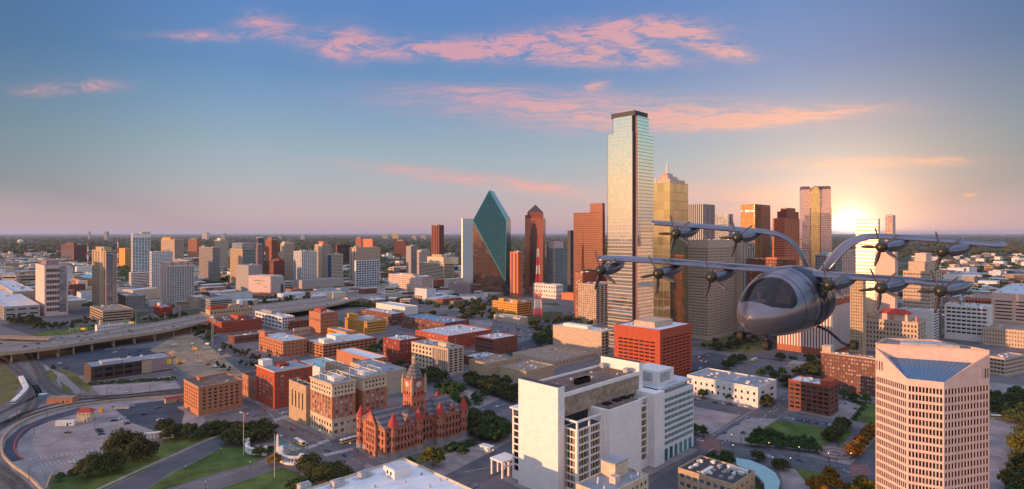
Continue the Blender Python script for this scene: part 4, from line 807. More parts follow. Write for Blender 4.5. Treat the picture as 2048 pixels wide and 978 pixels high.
for ax in (0,1):
    f=MB()
    if ax==0: c0=Vector((tx,ty-th-.12,40.6)); e1=Vector((1,0,0)); nn=Vector((0,-1,0))
    else: c0=Vector((tx-th-.12,ty,40.6)); e1=Vector((0,-1,0)); nn=Vector((-1,0,0))
    ez=Vector((0,0,1)); f.loft([[c0+e1*1.9*math.cos(t*math.pi/12)+ez*1.9*math.sin(t*math.pi/12)+nn*k for t in range(24)] for k in (0,.12)])
    cf=f.build('clock_face',M['clock'],ct); h=MB()
    for an,L_ in ((60,1.0),(150,1.45)): h.bar(c0+nn*.2,c0+nn*.2+e1*L_*math.sin(R(an))+ez*L_*math.cos(R(an)),.12)
    for q in range(12): a_=q*math.pi/6; p=c0+nn*.17; h.bar(p+(e1*math.cos(a_)+ez*math.sin(a_))*1.5,p+(e1*math.cos(a_)+ez*math.sin(a_))*1.75,.08)
    h.build('hands',M['black'],cf)
put_panes(pn,rt,395)
# ---------------- brick and stone twin tower block ----------------
rt,lR,lL,zf=root_of('courts_building','red brick and cream stone block with a deep light well and white rooftop frames','courthouse',664,418,621,711,ang=45)
lE=lR*2+8; pn=[]
FOOT.append(FOOT[-1])
zt=zf(768); zp=12.5; zu=zt-9
for (a,b,z0,z1,mat,wl,wr) in ((0,lE,0,zp,'cream',W(8,2,.5,.5,zb=1.5,zt=1.5,mat='pane'),W(9,2,.55,.5,zb=1.5,zt=1.5,mat='pane_pale')),
    (0,lR,zp+.01,zu,'brick_orange',W(7,5,.56,.74,zb=.3,zt=.3,mx=2,mat='pane_pale'),W(4,5,.55,.7,zb=.3,zt=.3,mx=2.2,mat='pane_pale')),
    (0,lR,zu+.01,zt,'cream',W(8,2,.5,.5,zb=.5,zt=2.2,mx=1.5,mat='pane'),W(6,2,.5,.5,zb=.5,zt=2.2,mx=1.5,mat='pane')),
    (lR+6,lE,zp+.01,zu,'brick_orange',None,W(4,5,.55,.7,zb=.3,zt=.3,mx=2,mat='pane_pale')),
    (lR+6,lE,zu+.01,zt,'cream',None,W(6,2,.5,.5,zb=.5,zt=2.2,mx=1.5,mat='pane'))):
    massing(rt,a,b,0,lL,z0,z1,mat,wl,wr,'roof_grey',.8,425,panesto=pn)
for a,b in ((0,lR),(lR+6,lE)):
    MB().box(a-.7,b+.5,-.7,-.01,zt-1.2,zt+.1).box(a-.7,a-.01,0,lL+.5,zt-1.2,zt+.1).build('cornice',M['beige'],rt)
    MB().box(a-.3,b,-.3,-.01,zu-.4,zu+.3).box(a-.3,a-.01,0,lL,zu-.4,zu+.3).build('string_course',M['cream'],rt)
    mb=MB(); x0=a+3; x1=b-2
    for yy in (lL*.15,lL*.45,lL*.75):
        mb.bar((x0,yy,zt+3.4),(x1,yy,zt+3.4),.22)
        for xx in (x0,(x0+x1)/2,x1): mb.bar((xx,yy,zt-.8),(xx,yy,zt+3.4),.22)
    for xx in (x0,(x0+x1)/2,x1): mb.bar((xx,lL*.15,zt+3.4),(xx,lL*.75,zt+3.4),.22)
    mb.build('rooftop_frame',M['trim_white'],rt)
    MB().box(a+5,a+10,lL*.2,lL*.5,zt-.8,zt+2.2).cone(a+12,lL*.3,zt-.8,zt+2.2,2,2,12).build('rooftop_tank',M['trim_white'],rt)
MB().box(-.35,lE,-.35,-.01,zp-.4,zp+.35).box(-.35,-.01,0,lL,zp-.4,zp+.35).build('string_course',M['cream'],rt)
put_panes(pn,rt,430)
# ---------------- white roof at the bottom left-centre ----------------
Pc=Vector((-58.7,326)); u47=Vector((.7071,.7071)); v47=Vector((-.7071,.7071)); P0=Pc-u47*75-v47*80
rt=empty('flat_roofed_building',(P0.x,P0.y,0),R(45)); tag(rt,'building with a broad pale flat roof and white stair head at the bottom edge','building')
massing(rt,0,75,0,80,0,21,'cream',None,None,'roof_white',1.0,300)
def onroof(px,py,z,rt,P0,ang=45):
    g=G(px,py,z); d=Vector((g.x-P0.x,g.y-P0.y)); a=R(ang); return d.x*math.sin(a)+d.y*math.cos(a), -d.x*math.cos(a)+d.y*math.sin(a)
x_,y_=onroof(790,958,20,rt,P0); 
MB().box(x_-1,x_+9,y_-1,y_+9,20,24.6).build('stair_head',M['trim_white'],rt); MB().box(x_-.6,x_+8.6,y_-.6,y_+8.6,24.61,24.8).build('stair_roof',M['roof_pale'],rt)
for k in range(2): MB().box(x_-1.1,x_-1.01,y_+1.5+k*3,y_+2.7+k*3,21.5,23.2).build('window',M['pane'],rt)
for px,py in ((668,978),(722,960),(600,985)):
    x_,y_=onroof(px,py,20,rt,P0); mb=MB().box(x_,x_+6,y_,y_+4,20,20.4).box(x_+.2,x_+5.8,y_+.2,y_+3.8,20.4,23)
    for k in range(3): mb.cone(x_+1.2+k*1.8,y_+2,23,23.4,.75,.75,10)
    mb.build('air_conditioner',M['unit'],rt); MB().bar((x_-3,y_+1,20.5),(x_+9,y_+1,20.5),.15).bar((x_-3,y_+3,20.5),(x_+9,y_+3,20.5),.15).build('duct_rail',M['metal'],rt)
for px,py in ((843,950),(810,965),(860,975),(880,962),(750,975)):
    x_,y_=onroof(px,py,20,rt,P0); MB().cone(x_,y_,20,21.2,.6,.6,8).build('roof_vent',M['unit'],rt)
FOOT.append([P0,P0+u47*75,P0+u47*75+v47*80,P0+v47*80])
# ---------------- cream building in front of the courts block ----------------
P0=Vector((42.8,270)); rt=empty('corner_building',(P0.x,P0.y,0),R(45)); tag(rt,'cream building with grey roof and small pink rooftop box before the white courts','building')
massing(rt,0,34,0,18,0,25,'cream',W(4,6,.4,.5),W(9,6,.4,.5,zb=2,zt=1.8),'roof_grey',1.0,275,)
MB().box(19,30,9,17.4,24,31).build('penthouse',M['cream'],rt); MB().box(18.7,30.3,8.7,17.7,31.01,31.5).build('penthouse_roof',M['roof_grey'],rt)
MB().box(14,18,5.5,9,24,27.3).build('pink_box',M['palepink'],rt)
for k,(a,b) in enumerate(((2,3),(6,6),(9,12),(25,4),(31,2),(31,4),(12,14))): MB().cone(a,b,24,25.6,.4,.4,8).build('roof_vent',M['trim_white'],rt)
FOOT.append([P0,P0+u47*34,P0+u47*34+v47*18,P0+v47*18])
# ---------------- curved canopy ----------------
def slab(name,pts,z,th,mat,label,cat,cols=0):
    w3=[G(a,b,z) for a,b in pts]; c0=sum(w3,Vector())/len(w3); rt=empty(name,(c0.x,c0.y,0)); tag(rt,label,cat)
    MB().prism([(p.x-c0.x,p.y-c0.y) for p in w3],z-th,z).build('roof_slab',mat,rt); return rt,c0
rt,c0=slab('curved_canopy',[(1471,915),(1500,920),(1530,932),(1550,945),(1560,962),(1556,980),(1545,1000),(1522,1000),(1530,982),(1528,966),(1517,953),(1498,940),(1474,930)],7,.9,M['roof_teal'],'crescent-shaped pale canopy curving round a paved court at the bottom edge','canopy')
for px,py in ((1476,922),(1500,931),(1522,944),(1540,958),(1545,975)):
    g=G(px,py,7); MB().cone(g.x-c0.x,g.y-c0.y,0,6.1,.4,.4,8).build('column',M['concrete'],rt)

# glass bays of the two left towers
rt,lR,lL,z,Y=BLD['blush office tower with a rectangular window grid, leftmost high-rise of the city']
MB().box(lR*.62,lR*.93,-.35,-.01,6,z-2).build('glass_bay',M['glass_slate'],rt)
rt,lR,lL,z,Y=BLD['tall condominium tower with stacked balconies and dark glass bay on a garage podium']
MB().box(lR*.02,lR*.55,-.6,-.01,4,z-5).build('glass_bay',M['glass_slate'],rt)
mb=MB()
for k in range(int((z-8)/3.3)): mb.box(lR*.56,lR*1.02,-1.6,-.01,6+3.3*k,6.9+3.3*k)
mb.build('balcony',M['palepink'],rt); MB().box(-.5,-.01,lL*.28,lL*.42,0,z+4).build('pier',M['beige'],rt)
# ---------------- ground, roads, lawns ----------------
def groundmat():
    m,n,b,t=base('ground'); oc=n.n('ShaderNodeTexCoord').outputs['Object']
    s=n.n('ShaderNodeSeparateXYZ',{0:oc})
    d=n.n('ShaderNodeVectorMath',{0:oc},operation='LENGTH').outputs['Value']
    big=n.n('ShaderNodeTexNoise',{'Vector':oc,'Scale':.0016,'Detail':5.0,'Roughness':.65}).outputs[0]
    mid=n.n('ShaderNodeTexNoise',{'Vector':oc,'Scale':.012,'Detail':5.0,'Roughness':.7}).outputs[0]
    fine=n.n('ShaderNodeTexNoise',{'Vector':oc,'Scale':.15,'Detail':5.0,'Roughness':.7}).outputs[0]
    green=n.mix(n.mr(fine,.3,.7),(.025,.045,.02),(.06,.08,.035))
    pave=n.mix(n.mr(mid,.35,.65),(.13,.125,.135),(.24,.21,.19))
    pave=n.mix(n.mr(fine,.35,.8,0,.5),pave,(.09,.09,.10))
    vo=n.n('ShaderNodeTexVoronoi',{'Vector':oc,'Scale':.011},feature='F1'); 
    cellr=n.n('ShaderNodeSeparateColor',{0:vo.outputs['Color']}).outputs[0]
    towny=n.mix(n.mr(cellr,.78,.82),pave,n.mix(.35,green,(.16,.14,.08)))
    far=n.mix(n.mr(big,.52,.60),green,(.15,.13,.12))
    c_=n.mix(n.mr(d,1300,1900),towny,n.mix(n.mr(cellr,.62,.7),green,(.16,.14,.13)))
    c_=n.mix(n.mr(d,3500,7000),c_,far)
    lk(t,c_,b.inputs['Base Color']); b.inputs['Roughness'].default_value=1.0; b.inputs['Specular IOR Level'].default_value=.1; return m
mb=MB(); SZ=90000
mb.poly([(-SZ,-2000,0),(SZ,-2000,0),(SZ,SZ,0),(-SZ,SZ,0)]); tag(mb.build('ground',groundmat()),kind='structure')
M['asphalt']=wallm('asphalt',(.11,.11,.125),var=.35,scale=.08); M['asphalt2']=wallm('asphalt2',(.16,.145,.15),var=.3,scale=.06); M['lot']=wallm('lot',(.30,.255,.25),var=.4,scale=.07)
M['lotdark']=wallm('lotdark',(.06,.07,.095),var=.3,scale=.05); M['paving']=wallm('paving',(.29,.245,.23),var=.25,scale=.2,course=3.0); M['lawn']=wallm('lawn',(.105,.145,.04),rough=1,var=.55,scale=.06,spec=.1)
M['lawn_dry']=wallm('lawn_dry',(.15,.14,.055),rough=1,var=.4,scale=.06,spec=.1); M['dirt']=wallm('dirt',(.36,.26,.18),rough=1,var=.45,scale=.05,spec=.1); M['ballast']=wallm('ballast',(.14,.115,.10),rough=1,var=.4,scale=.2)
M['paint']=wallm('paint',(.62,.60,.58),var=.25); M['paint_yellow']=wallm('paint_yellow',(.55,.36,.10)); M['kerb_red']=wallm('kerb_red',(.5,.09,.08)); M['brickpave']=wallm('brickpave',(.24,.12,.11),var=.2); M['retain']=wallm('retain',(.42,.33,.23),var=.25)
M['water']=plain('pool_water',(.10,.24,.24),.06); M['decking']=wallm('decking',(.25,.215,.20),var=.25,scale=.1); M['railsteel']=plain('railsteel',(.12,.10,.09),.4,.6)
zc=[.012]
def sheet(name,pts,mat,z=None,th=0):
    if z is None: zc[0]+=.004; z=zc[0]
    w3=[G(a,b,z) for a,b in pts]
    mb=MB()
    if th: mb.prism([(p.x,p.y) for p in w3],0,z)
    else: mb.poly(w3)
    o=mb.build(name,M[mat]); tag(o,kind='structure'); return o
def path_pts(pts,n=8):
    """smooth world polyline through ground pixels"""
    P_=[G(a,b) for a,b in pts]; out=[]
    for i in range(len(P_)-1):
        p0=P_[max(i-1,0)];p1=P_[i];p2=P_[i+1];p3=P_[min(i+2,len(P_)-1)]
        for k in range(n):
            t=k/n; out.append(.5*((2*p1)+(p2-p0)*t+(2*p0-5*p1+4*p2-p3)*t*t+(3*p1-p0-3*p2+p3)*t**3))
    out.append(P_[-1]); return out
def ribbon(name,pts,w_,mat,z=None,off=0.0,build=True,n=8,world=None,z0=None):
    if z is None: zc[0]+=.004; z=zc[0]
    q=world or path_pts(pts,n); L=[];Rr=[]
    for i,p in enumerate(q):
        d=(q[min(i+1,len(q)-1)]-q[max(i-1,0)]); d.z=0; d.normalize(); nn=Vector((-d.y,d.x,0))
        L.append(p+nn*(off+w_/2)); Rr.append(p+nn*(off-w_/2))
    mb=MB()
    for i in range(len(q)-1):
        if z0 is None: mb.poly([(Rr[i].x,Rr[i].y,z),(Rr[i+1].x,Rr[i+1].y,z),(L[i+1].x,L[i+1].y,z),(L[i].x,L[i].y,z)])
    if z0 is not None: mb.loft([[(Rr[i].x,Rr[i].y,z0),(Rr[i].x,Rr[i].y,z),(L[i].x,L[i].y,z),(L[i].x,L[i].y,z0)] for i in range(len(q))])
    o=mb.build(name,M[mat]); tag(o,kind='structure'); return o,q
# broad paved core, then lots
sheet('road',[(-500,1100),(2600,1100),(2330,600),(1700,640),(1100,640),(560,660),(120,640),(-300,640)],'asphalt2')
sheet('parking_lot',[(0,865),(20,830),(60,812),(150,800),(300,795),(372,792),(400,820),(420,860),(330,868),(262,905),(140,940),(105,978),(60,1000),(0,900)],'lot')
sheet('parking_lot',[(222,812),(365,797),(372,815),(362,850),(310,862),(262,845)],'lotdark')
sheet('road',[(5,905),(12,880),(40,855),(90,835),(160,815),(160,826),(100,842),(62,858),(38,880),(30,905),(50,918),(20,925)],'lotdark')
ribbon('kerb',[(45,918),(29,900),(32,878),(52,857),(85,843),(108,838)],.9,'kerb_red',z=.12,z0=0)
sheet('parking_lot',[(60,712),(190,700),(300,695),(340,715),(170,735),(165,765),(130,760),(100,735)],'lotdark')
sheet('parking_lot',[(180,772),(345,752),(372,762),(372,785),(200,790)],'lot')
sheet('path',[(88,728),(108,740),(128,748),(150,770),(166,784),(150,788),(120,772),(108,752),(92,742)],'paving')
sheet('lawn',[(82,742),(104,740),(115,752),(112,764),(92,760)],'lawn_dry'); sheet('lawn',[(118,760),(140,776),(150,786),(128,782)],'lawn_dry'); sheet('lawn',[(112,735),(150,745),(185,770),(178,786),(150,768)],'lawn_dry')
sheet('lawn',[(0,730),(22,735),(38,765),(30,795),(0,810)],'lawn_dry'); sheet('lawn',[(40,832),(60,822),(58,832),(42,838)],'lawn_dry')
sheet('building_site',[(300,700),(350,672),(430,668),(460,690),(520,735),(480,752),(400,760),(372,745),(330,722)],'dirt')
sheet('road',[(395,672),(440,672),(560,760),(520,775)],'asphalt'); sheet('road',[(330,735),(372,750),(372,790),(345,752)],'asphalt')
# grassy plaza
sheet('lawn',[(97,985),(104,958),(150,942),(220,928),(300,905),(330,880),(400,866),(446,866),(400,884),(362,902),(295,938),(190,985)],'lawn')
ribbon('pavement',[(182,985),(290,935),(358,905),(402,885),(448,868)],2.6,'paving',z=.13,z0=0)
sheet('road',[(192,990),(300,937),(362,907),(405,886),(450,868),(500,848),(545,838),(560,856),(500,874),(450,889),(400,915),(345,942),(270,990)],'asphalt')
sheet('lawn',[(272,992),(347,945),(402,918),(448,892),(498,893),(535,912),(500,930),(440,944),(330,978),(318,992)],'lawn')
sheet('road',[(322,992),(440,946),(545,917),(605,893),(625,905),(565,930),(470,962),(395,992)],'asphalt2')
sheet('lawn',[(400,992),(480,964),(565,934),(605,950),(620,975),(600,1000)],'lawn')
sheet('road',[(468,772),(505,802),(543,836),(547,862),(605,893),(640,925),(700,955),(770,1000),(870,1000),(760,934),(710,902),(665,880),(580,840),(540,812),(487,764)],'asphalt2')
sheet('pavement',[(540,862),(603,894),(560,915),(520,900),(500,884)],'paving')
sheet('pavement',[(636,927),(700,960),(760,1000),(640,1000),(598,948)],'paving')
sheet('reflecting_pool',[(540,882),(552,872),(604,898),(585,903)],'water',z=.30)
for (a,b) in (((540,882),(585,903)),((552,872),(604,898)),((540,882),(552,872))): ribbon('pool_rim',[a,b],.6,'paving',z=.45,z0=0,n=2)
# streets running away to the right
def gridsheet(name,c_,x0,x1,y0,y1,mat,ang=45,z=None):
    """rectangle in the street grid, from a ground pixel"""
    o=G(*c_); a=R(ang); u=Vector((math.sin(a),math.cos(a),0)); v=Vector((-math.cos(a),math.sin(a),0))
    if z is None: zc[0]+=.004; z=zc[0]
    mb=MB(); pts=[o+u*x0+v*y0,o+u*x1+v*y0,o+u*x1+v*y1,o+u*x0+v*y1]; mb.poly([(p.x,p.y,z) for p in pts]); tag(mb.build(name,M[mat]),kind='structure')
sheet('pavement',[(700,985),(735,925),(770,945),(900,905),(985,880),(1030,862),(1030,905),(930,945),(820,990)],'paving')
sheet('road',[(868,962),(985,902),(1036,872),(1120,850),(1120,900),(1036,925),(930,985),(860,1010)],'asphalt')
sheet('lawn',[(790,930),(900,888),(960,880),(900,905),(800,945)],'lawn_dry')
sheet('pavement',[(850,800),(925,778),(1010,800),(975,830),(930,840),(880,830)],'paving')
sheet('road',[(930,830),(1012,792),(1012,815),(960,845)],'asphalt')
sheet('road',[(820,765),(900,752),(1030,790),(1030,806),(900,768),(830,782)],'asphalt')
for k in range(9):
    a=k/8; ribbon('crosswalk_stripe',[(610+110*a-4,899-14*a-0),(610+110*a+8,903-14*a)],.9,'paint',n=1) if False else None
for (a,b,c_,d,n_) in ((612,897,657,881,12),(648,911,706,898,14),(548,841,577,833,8)):
    for k in range(n_):
        t=(k+.5)/n_; px,py=a+(c_-a)*t,b+(d-b)*t
        ribbon('crosswalk_stripe',[(px-3.4,py-2.2),(px+3.4,py+2.2)],.75,'paint',n=1)
for (a,b) in (((560,853),(640,890)),((552,845),(660,893))): ribbon('lane_line',[a,b],.25,'paint_yellow' if a[0]>555 else 'paint',n=1)
ribbon('lane_line',[(455,949),(545,924),(600,903)],.3,'paint_yellow'); ribbon('lane_line',[(330,985),(470,945)],.2,'paint',n=3)
for k in range(6):
    t=k/6; ribbon('lane_line',[(680+70*t,905+38*t),(688+70*t,909+38*t)],.25,'paint',n=1)
# right-hand streets
sheet('road',[(1250,1000),(1382,912),(1430,870),(1494,829),(1522,814),(1568,788),(1640,752),(1680,735),(1720,735),(1660,765),(1600,800),(1577,816),(1548,840),(1496,876),(1470,905),(1400,960),(1350,1010)],'asphalt')
sheet('road',[(1370,862),(1490,884),(1620,912),(1745,932),(1760,965),(1650,960),(1560,940),(1450,912),(1370,893)],'asphalt')
sheet('road',[(1382,797),(1500,818),(1485,829),(1382,812)],'asphalt'); sheet('road',[(1555,838),(1580,828),(1680,848),(1765,862),(1765,882),(1640,858)],'asphalt')
sheet('road',[(1640,1000),(1700,935),(1752,868),(1765,900),(1765,1000)],'asphalt')
sheet('road',[(1980,765),(2060,772),(2100,800),(2040,900),(2010,1000),(1975,1000),(1975,820)],'lot')
sheet('parking_lot',[(1382,812),(1482,830),(1425,868),(1382,862)],'lot'); sheet('parking_lot',[(1384,712),(1425,705),(1485,718),(1440,745),(1390,752),(1384,745)],'lotdark')
sheet('pavement',[(1430,878),(1495,835),(1555,838),(1500,880),(1560,902),(1660,920),(1705,885),(1760,870),(1700,930),(1630,916),(1490,888)],'paving')
sheet('lawn',[(1518,862),(1552,840),(1672,858),(1668,880),(1644,892),(1590,888)],'lawn'); sheet('lawn',[(1676,895),(1700,870),(1706,862),(1690,860),(1672,880)],'lawn')
sheet('lawn',[(1690,797),(1765,810),(1765,850),(1706,840),(1735,815)],'lawn'); sheet('parking_lot',[(1676,810),(1690,802),(1732,815),(1704,838),(1668,836)],'lot')
sheet('lawn',[(1583,935),(1645,945),(1660,960),(1640,1000),(1610,1000)],'lawn'); sheet('lawn',[(1418,928),(1445,915),(1476,915),(1462,925),(1430,938)],'lawn'); sheet('lawn',[(1500,968),(1526,975),(1528,1000),(1500,1000)],'lawn')
sheet('paved_court',[(1556,935),(1590,938),(1640,1000),(1560,1000),(1566,965)],'lot')
for rr,mt in ((13,'brickpave'),(10.5,'paving'),(8,'brickpave'),(5.5,'paving'),(3,'brickpave')):
    g=G(1672,906); zc[0]+=.004; mb=MB(); mb.poly([(g.x+rr*math.cos(k*math.pi/18),g.y+rr*math.sin(k*math.pi/18),zc[0]) for k in range(36)]); tag(mb.build('plaza_ring',M[mt]),kind='structure')
sheet('crossing',[(1396,872),(1432,876),(1455,905),(1400,898)],'brickpave'); sheet('crossing',[(1700,930),(1735,928),(1745,950),(1700,952)],'brickpave')
for k in range(7):
    ribbon('lane_line',[(1415+26*k,905-16*k),(1427+26*k,898-16*k)],.3,'paint',n=1); ribbon('lane_line',[(1480+38*k,900+6.3*k),(1498+38*k,903+6.3*k)],.25,'paint',n=1)
# park blocks and lots in the middle distance
for pts,mt in (([(880,700-60),(985,640),(985,655),(900,662)],'lot'),([(1140,690-42),(1060,648),(1160,625),(1200,640)],'lotdark'),([(1035,690),(1110,668),(1140,700),(1060,720)],'lotdark'),([(395,595),(500,572),(500,597),(410,600)],'lot'),([(690,632),(790,600),(840,612),(740,640)],'lotdark'),
    ([(1000,700),(1110,660),(1110,690),(1040,720)],'lotdark'),([(1460,690),(1560,670),(1640,690),(1560,720),(1480,712)],'asphalt'),([(1385,690),(1470,668),(1560,690),(1500,708)],'lawn_dry'),([(0,650),(70,640),(190,660),(60,668)],'lotdark'),([(60,668),(190,648),(200,656),(90,676)],'lawn')):
    sheet('parking_lot' if 'lot' in mt else ('lawn' if 'lawn' in mt else 'road'),pts,mt)
for pts in ([(487,764),(540,811),(579,838),(664,880)],[(508,800),(546,834),(549,860)],[(1384,910),(1431,868),(1496,827)],[(1472,903),(1500,876),(1550,839),(1578,815)],[(1372,895),(1450,914),(1560,942),(1650,962)],[(1492,883),(1620,911),(1700,929)],[(1384,814),(1484,830)],[(1384,796),(1502,817),(1524,813)],[(1583,829),(1680,848),(1760,861)],[(985,901),(1036,873)],[(930,944),(1036,924)]):
    ribbon('kerb',pts,1.0,'retain' if False else 'paving',z=.14,z0=0)
for k in range(9):
    ribbon('lane_line',[(562+12*k,846+5.2*k),(568+12*k,848.6+5.2*k)],.35,'paint',n=1); ribbon('lane_line',[(1520+9*k,842-8*k),(1524+9*k,838-8*k)],.35,'paint',n=1)
# parking bay lines
for k in range(14): ribbon('bay_line',[(60+k*10.3,918-k*1.45),(63+k*10.3,923-k*1.45)],.22,'paint',n=1)
for k in range(7): ribbon('bay_line',[(80+k*9,928-k*1.2),(86+k*9,935-k*1.2)],.22,'paint',n=1)
for k in range(8): ribbon('bay_line',[(62+k*3,940+k*4),(84+k*1,944+k*3.6)],.3,'paint',n=1)
# ---------------- railway ----------------
def track(pts,label):
    o,q=ribbon('railway_ballast',pts,4.6,'ballast',z=.2,z0=0)
    for s_ in (-.75,.75): ribbon('railway_rail',None,.22,'railsteel',z=.42,off=s_,world=q,z0=.15)
for t_ in ([(-60,700),(0,722),(50,762),(62,790),(40,830),(-40,870)],[(-60,690),(0,708),(55,755),(78,790),(60,822),(-30,860)],[(20,690),(55,715),(80,760),(105,785),(150,797),(260,795),(372,785)],[(40,690),(66,712),(95,762),(130,785),(190,793),(372,780)],
    [(-40,880),(0,858),(40,838),(100,818),(160,806),(260,794),(380,781)],[(-40,868),(0,848),(40,830),(100,811),(160,800),(260,789),(380,776)],[(-60,905),(0,935),(40,965),(70,1000)],[(-60,925),(0,955),(20,970),(50,1010)],[(-20,835),(30,812),(75,790),(70,770)]):
    track(t_,'')
# wall beside the round car park
rt_,q=ribbon('retaining_wall',[(380,792),(260,800),(160,812),(95,826),(40,848),(8,875),(4,905),(20,928),(60,958),(92,990)],1.0,'retain',z=1.6,z0=0)
tag(rt_,'long tan balustrade wall curving round the car park beside the railway','wall'); rt_['kind']='thing'
ribbon_w=ribbon('retaining_wall',[(92,982),(100,960),(106,952)],.8,'retain',z=2.0,z0=0)[0]; tag(ribbon_w,'short tan end wall between the car park and the grassy slope','wall'); ribbon_w['kind']='thing'
# ---------------- elevated freeway ----------------
far=[(-60,684),(0,681),(100,673),(170,667),(250,655),(340,640),(420,624),(500,612),(600,600),(690,586),(760,569),(830,560)]
near=[(-60,713),(0,707),(100,696),(165,686),(250,673),(330,661),(400,646),(470,634),(560,625),(640,614),(700,602),(770,583),(840,568)]
def dens(l,n=4,zz=12):
    P_=[G(a,b,zz) for a,b in l]; out=[]
    for i in range(len(P_)-1):
        p0=P_[max(i-1,0)];p1=P_[i];p2=P_[i+1];p3=P_[min(i+2,len(P_)-1)]
        for k in range(n):
            t=k/n; out.append(.5*((2*p1)+(p2-p0)*t+(2*p0-5*p1+4*p2-p3)*t*t+(3*p1-p0-3*p2+p3)*t**3))
    out.append(P_[-1]); return out
fe,ne=dens(far),dens(near); fe=[fe[round(i*(len(fe)-1)/47)] for i in range(48)]; ne=[ne[round(i*(len(ne)-1)/47)] for i in range(48)]
hw=empty('elevated_freeway',ne[0]); hw.location.z=0; O_=hw.location.copy(); tag(hw,'elevated freeway deck on concrete columns sweeping across the left half','freeway')
mb=MB(); mb.loft([[p-O_+Vector((0,0,-2.2)),p-O_,q_-O_,q_-O_+Vector((0,0,-2.2))] for p,q_ in zip(ne,fe)]); mb.build('deck',M['decking'],hw)
def rail(a,nm):
    mb=MB(); rr=[]
    for i,p in enumerate(a):
        d=(a[min(i+1,len(a)-1)]-a[max(i-1,0)]); d.z=0; d.normalize(); n_=Vector((-d.y,d.x,0))*.25
        p=p-O_; rr.append([p-n_+Vector((0,0,-2.6)),p-n_+Vector((0,0,1.1)),p+n_+Vector((0,0,1.1)),p+n_+Vector((0,0,-2.6))])
    mb.loft(rr); mb.build(nm,M['retain'],hw)
rail(ne,'barrier'); rail(fe,'barrier'); rail([p*.5+q_*.5 for p,q_ in zip(ne,fe)],'median_barrier')
for k in range(1,9):
    if k==4: continue
    mb=MB()
    for i in range(47):
        if i%1==0:
            a=ne[i].lerp(fe[i],k/9)-O_; b_=ne[i].lerp(fe[i],k/9)+(ne[i+1].lerp(fe[i+1],k/9)-ne[i].lerp(fe[i],k/9))*.45-O_
            d=(b_-a).normalized(); n_=Vector((-d.y,d.x,0))*.12; up=Vector((0,0,.03)); mb.poly([a-n_+up,b_-n_+up,b_+n_+up,a+n_+up])
    o=mb.build('lane_marks',M['paint'],hw); tag(o,kind='stuff')
for i in range(1,30,2):
    for t in (.06,.2,.8,.94) if i<20 else (.1,.9):
        p=ne[i].lerp(fe[i],t)-O_; MB().cone(p.x,p.y,0,9.8,1.0,1.0,10).build('column',M['retain'],hw)
    a=ne[i].lerp(fe[i],.03)-O_; b_=ne[i].lerp(fe[i],.97)-O_; a.z=b_.z=9.3; MB().bar(a,b_,.9).build('cross_beam',M['concrete'],hw)
def ramp(label,pts,zz,w_,cols=True):
    q=dens(pts,4,zz); rt=empty('freeway_ramp',(q[0].x,q[0].y,0)); o=rt.location; tag(rt,label,'ramp'); rr=[]
    for i,p in enumerate(q):
        d=(q[min(i+1,len(q)-1)]-q[max(i-1,0)]); d.z=0; d.normalize(); n_=Vector((-d.y,d.x,0))*w_/2
        rr.append([p-o-n_+Vector((0,0,-1.8)),p-o-n_+Vector((0,0,.9)),p-o-n_*.94+Vector((0,0,.9)),p-o-n_*.94,p-o+n_*.94,p-o+n_*.94+Vector((0,0,.9)),p-o+n_+Vector((0,0,.9)),p-o+n_+Vector((0,0,-1.8))])
        if cols and i%3==1: MB().cone(p.x-o.x,p.y-o.y,0,zz-1.8,1,1,8).build('column',M['retain'],rt)
    MB().loft(rr).build('deck',M['decking'],rt)
ramp('narrow tan ramp running above the freeway at the left edge',[(-60,673),(0,673),(60,675),(105,676)],16,9)
ramp('approach bridge under construction between freeway and dark red warehouse',[(330,634),(380,630),(410,640),(440,650)],6,8,False) if False else None
# ---------------- trees ----------------
def foliage(key,c1,c2):
    m,n,b,t=base(key); gi=n.n('ShaderNodeNewGeometry'); oi=n.n('ShaderNodeObjectInfo'); oc=n.n('ShaderNodeTexCoord').outputs['Object']
    a=n.n('ShaderNodeTexNoise',{'Vector':oc,'Scale':.45,'Detail':3.0}).outputs[0]
    f=n.m('ADD',n.m('MULTIPLY',gi.outputs['Random Per Island'],.5),n.mr(a,.3,.7,0,.5))
    c_=n.mix(f,c1,c2); c_=n.n('ShaderNodeHueSaturation',{'Color':c_,'Hue':n.mr(oi.outputs['Random'],0,1,.485,.515),'Value':n.mr(oi.outputs['Random'],0,1,.8,1.2)}).outputs[0]
    lk(t,c_,b.inputs['Base Color']); b.inputs['Roughness'].default_value=.8; b.inputs['Specular IOR Level'].default_value=.15; return m
FO={'oak':foliage('leaf_oak',(.026,.038,.012),(.10,.095,.030)),'green':foliage('leaf_green',(.025,.05,.016),(.085,.13,.04)),'yellow':foliage('leaf_yellow',(.06,.07,.012),(.17,.14,.02)),'autumn':foliage('leaf_autumn',(.10,.055,.01),(.36,.18,.02))}
bark=wallm('bark',(.10,.075,.055))
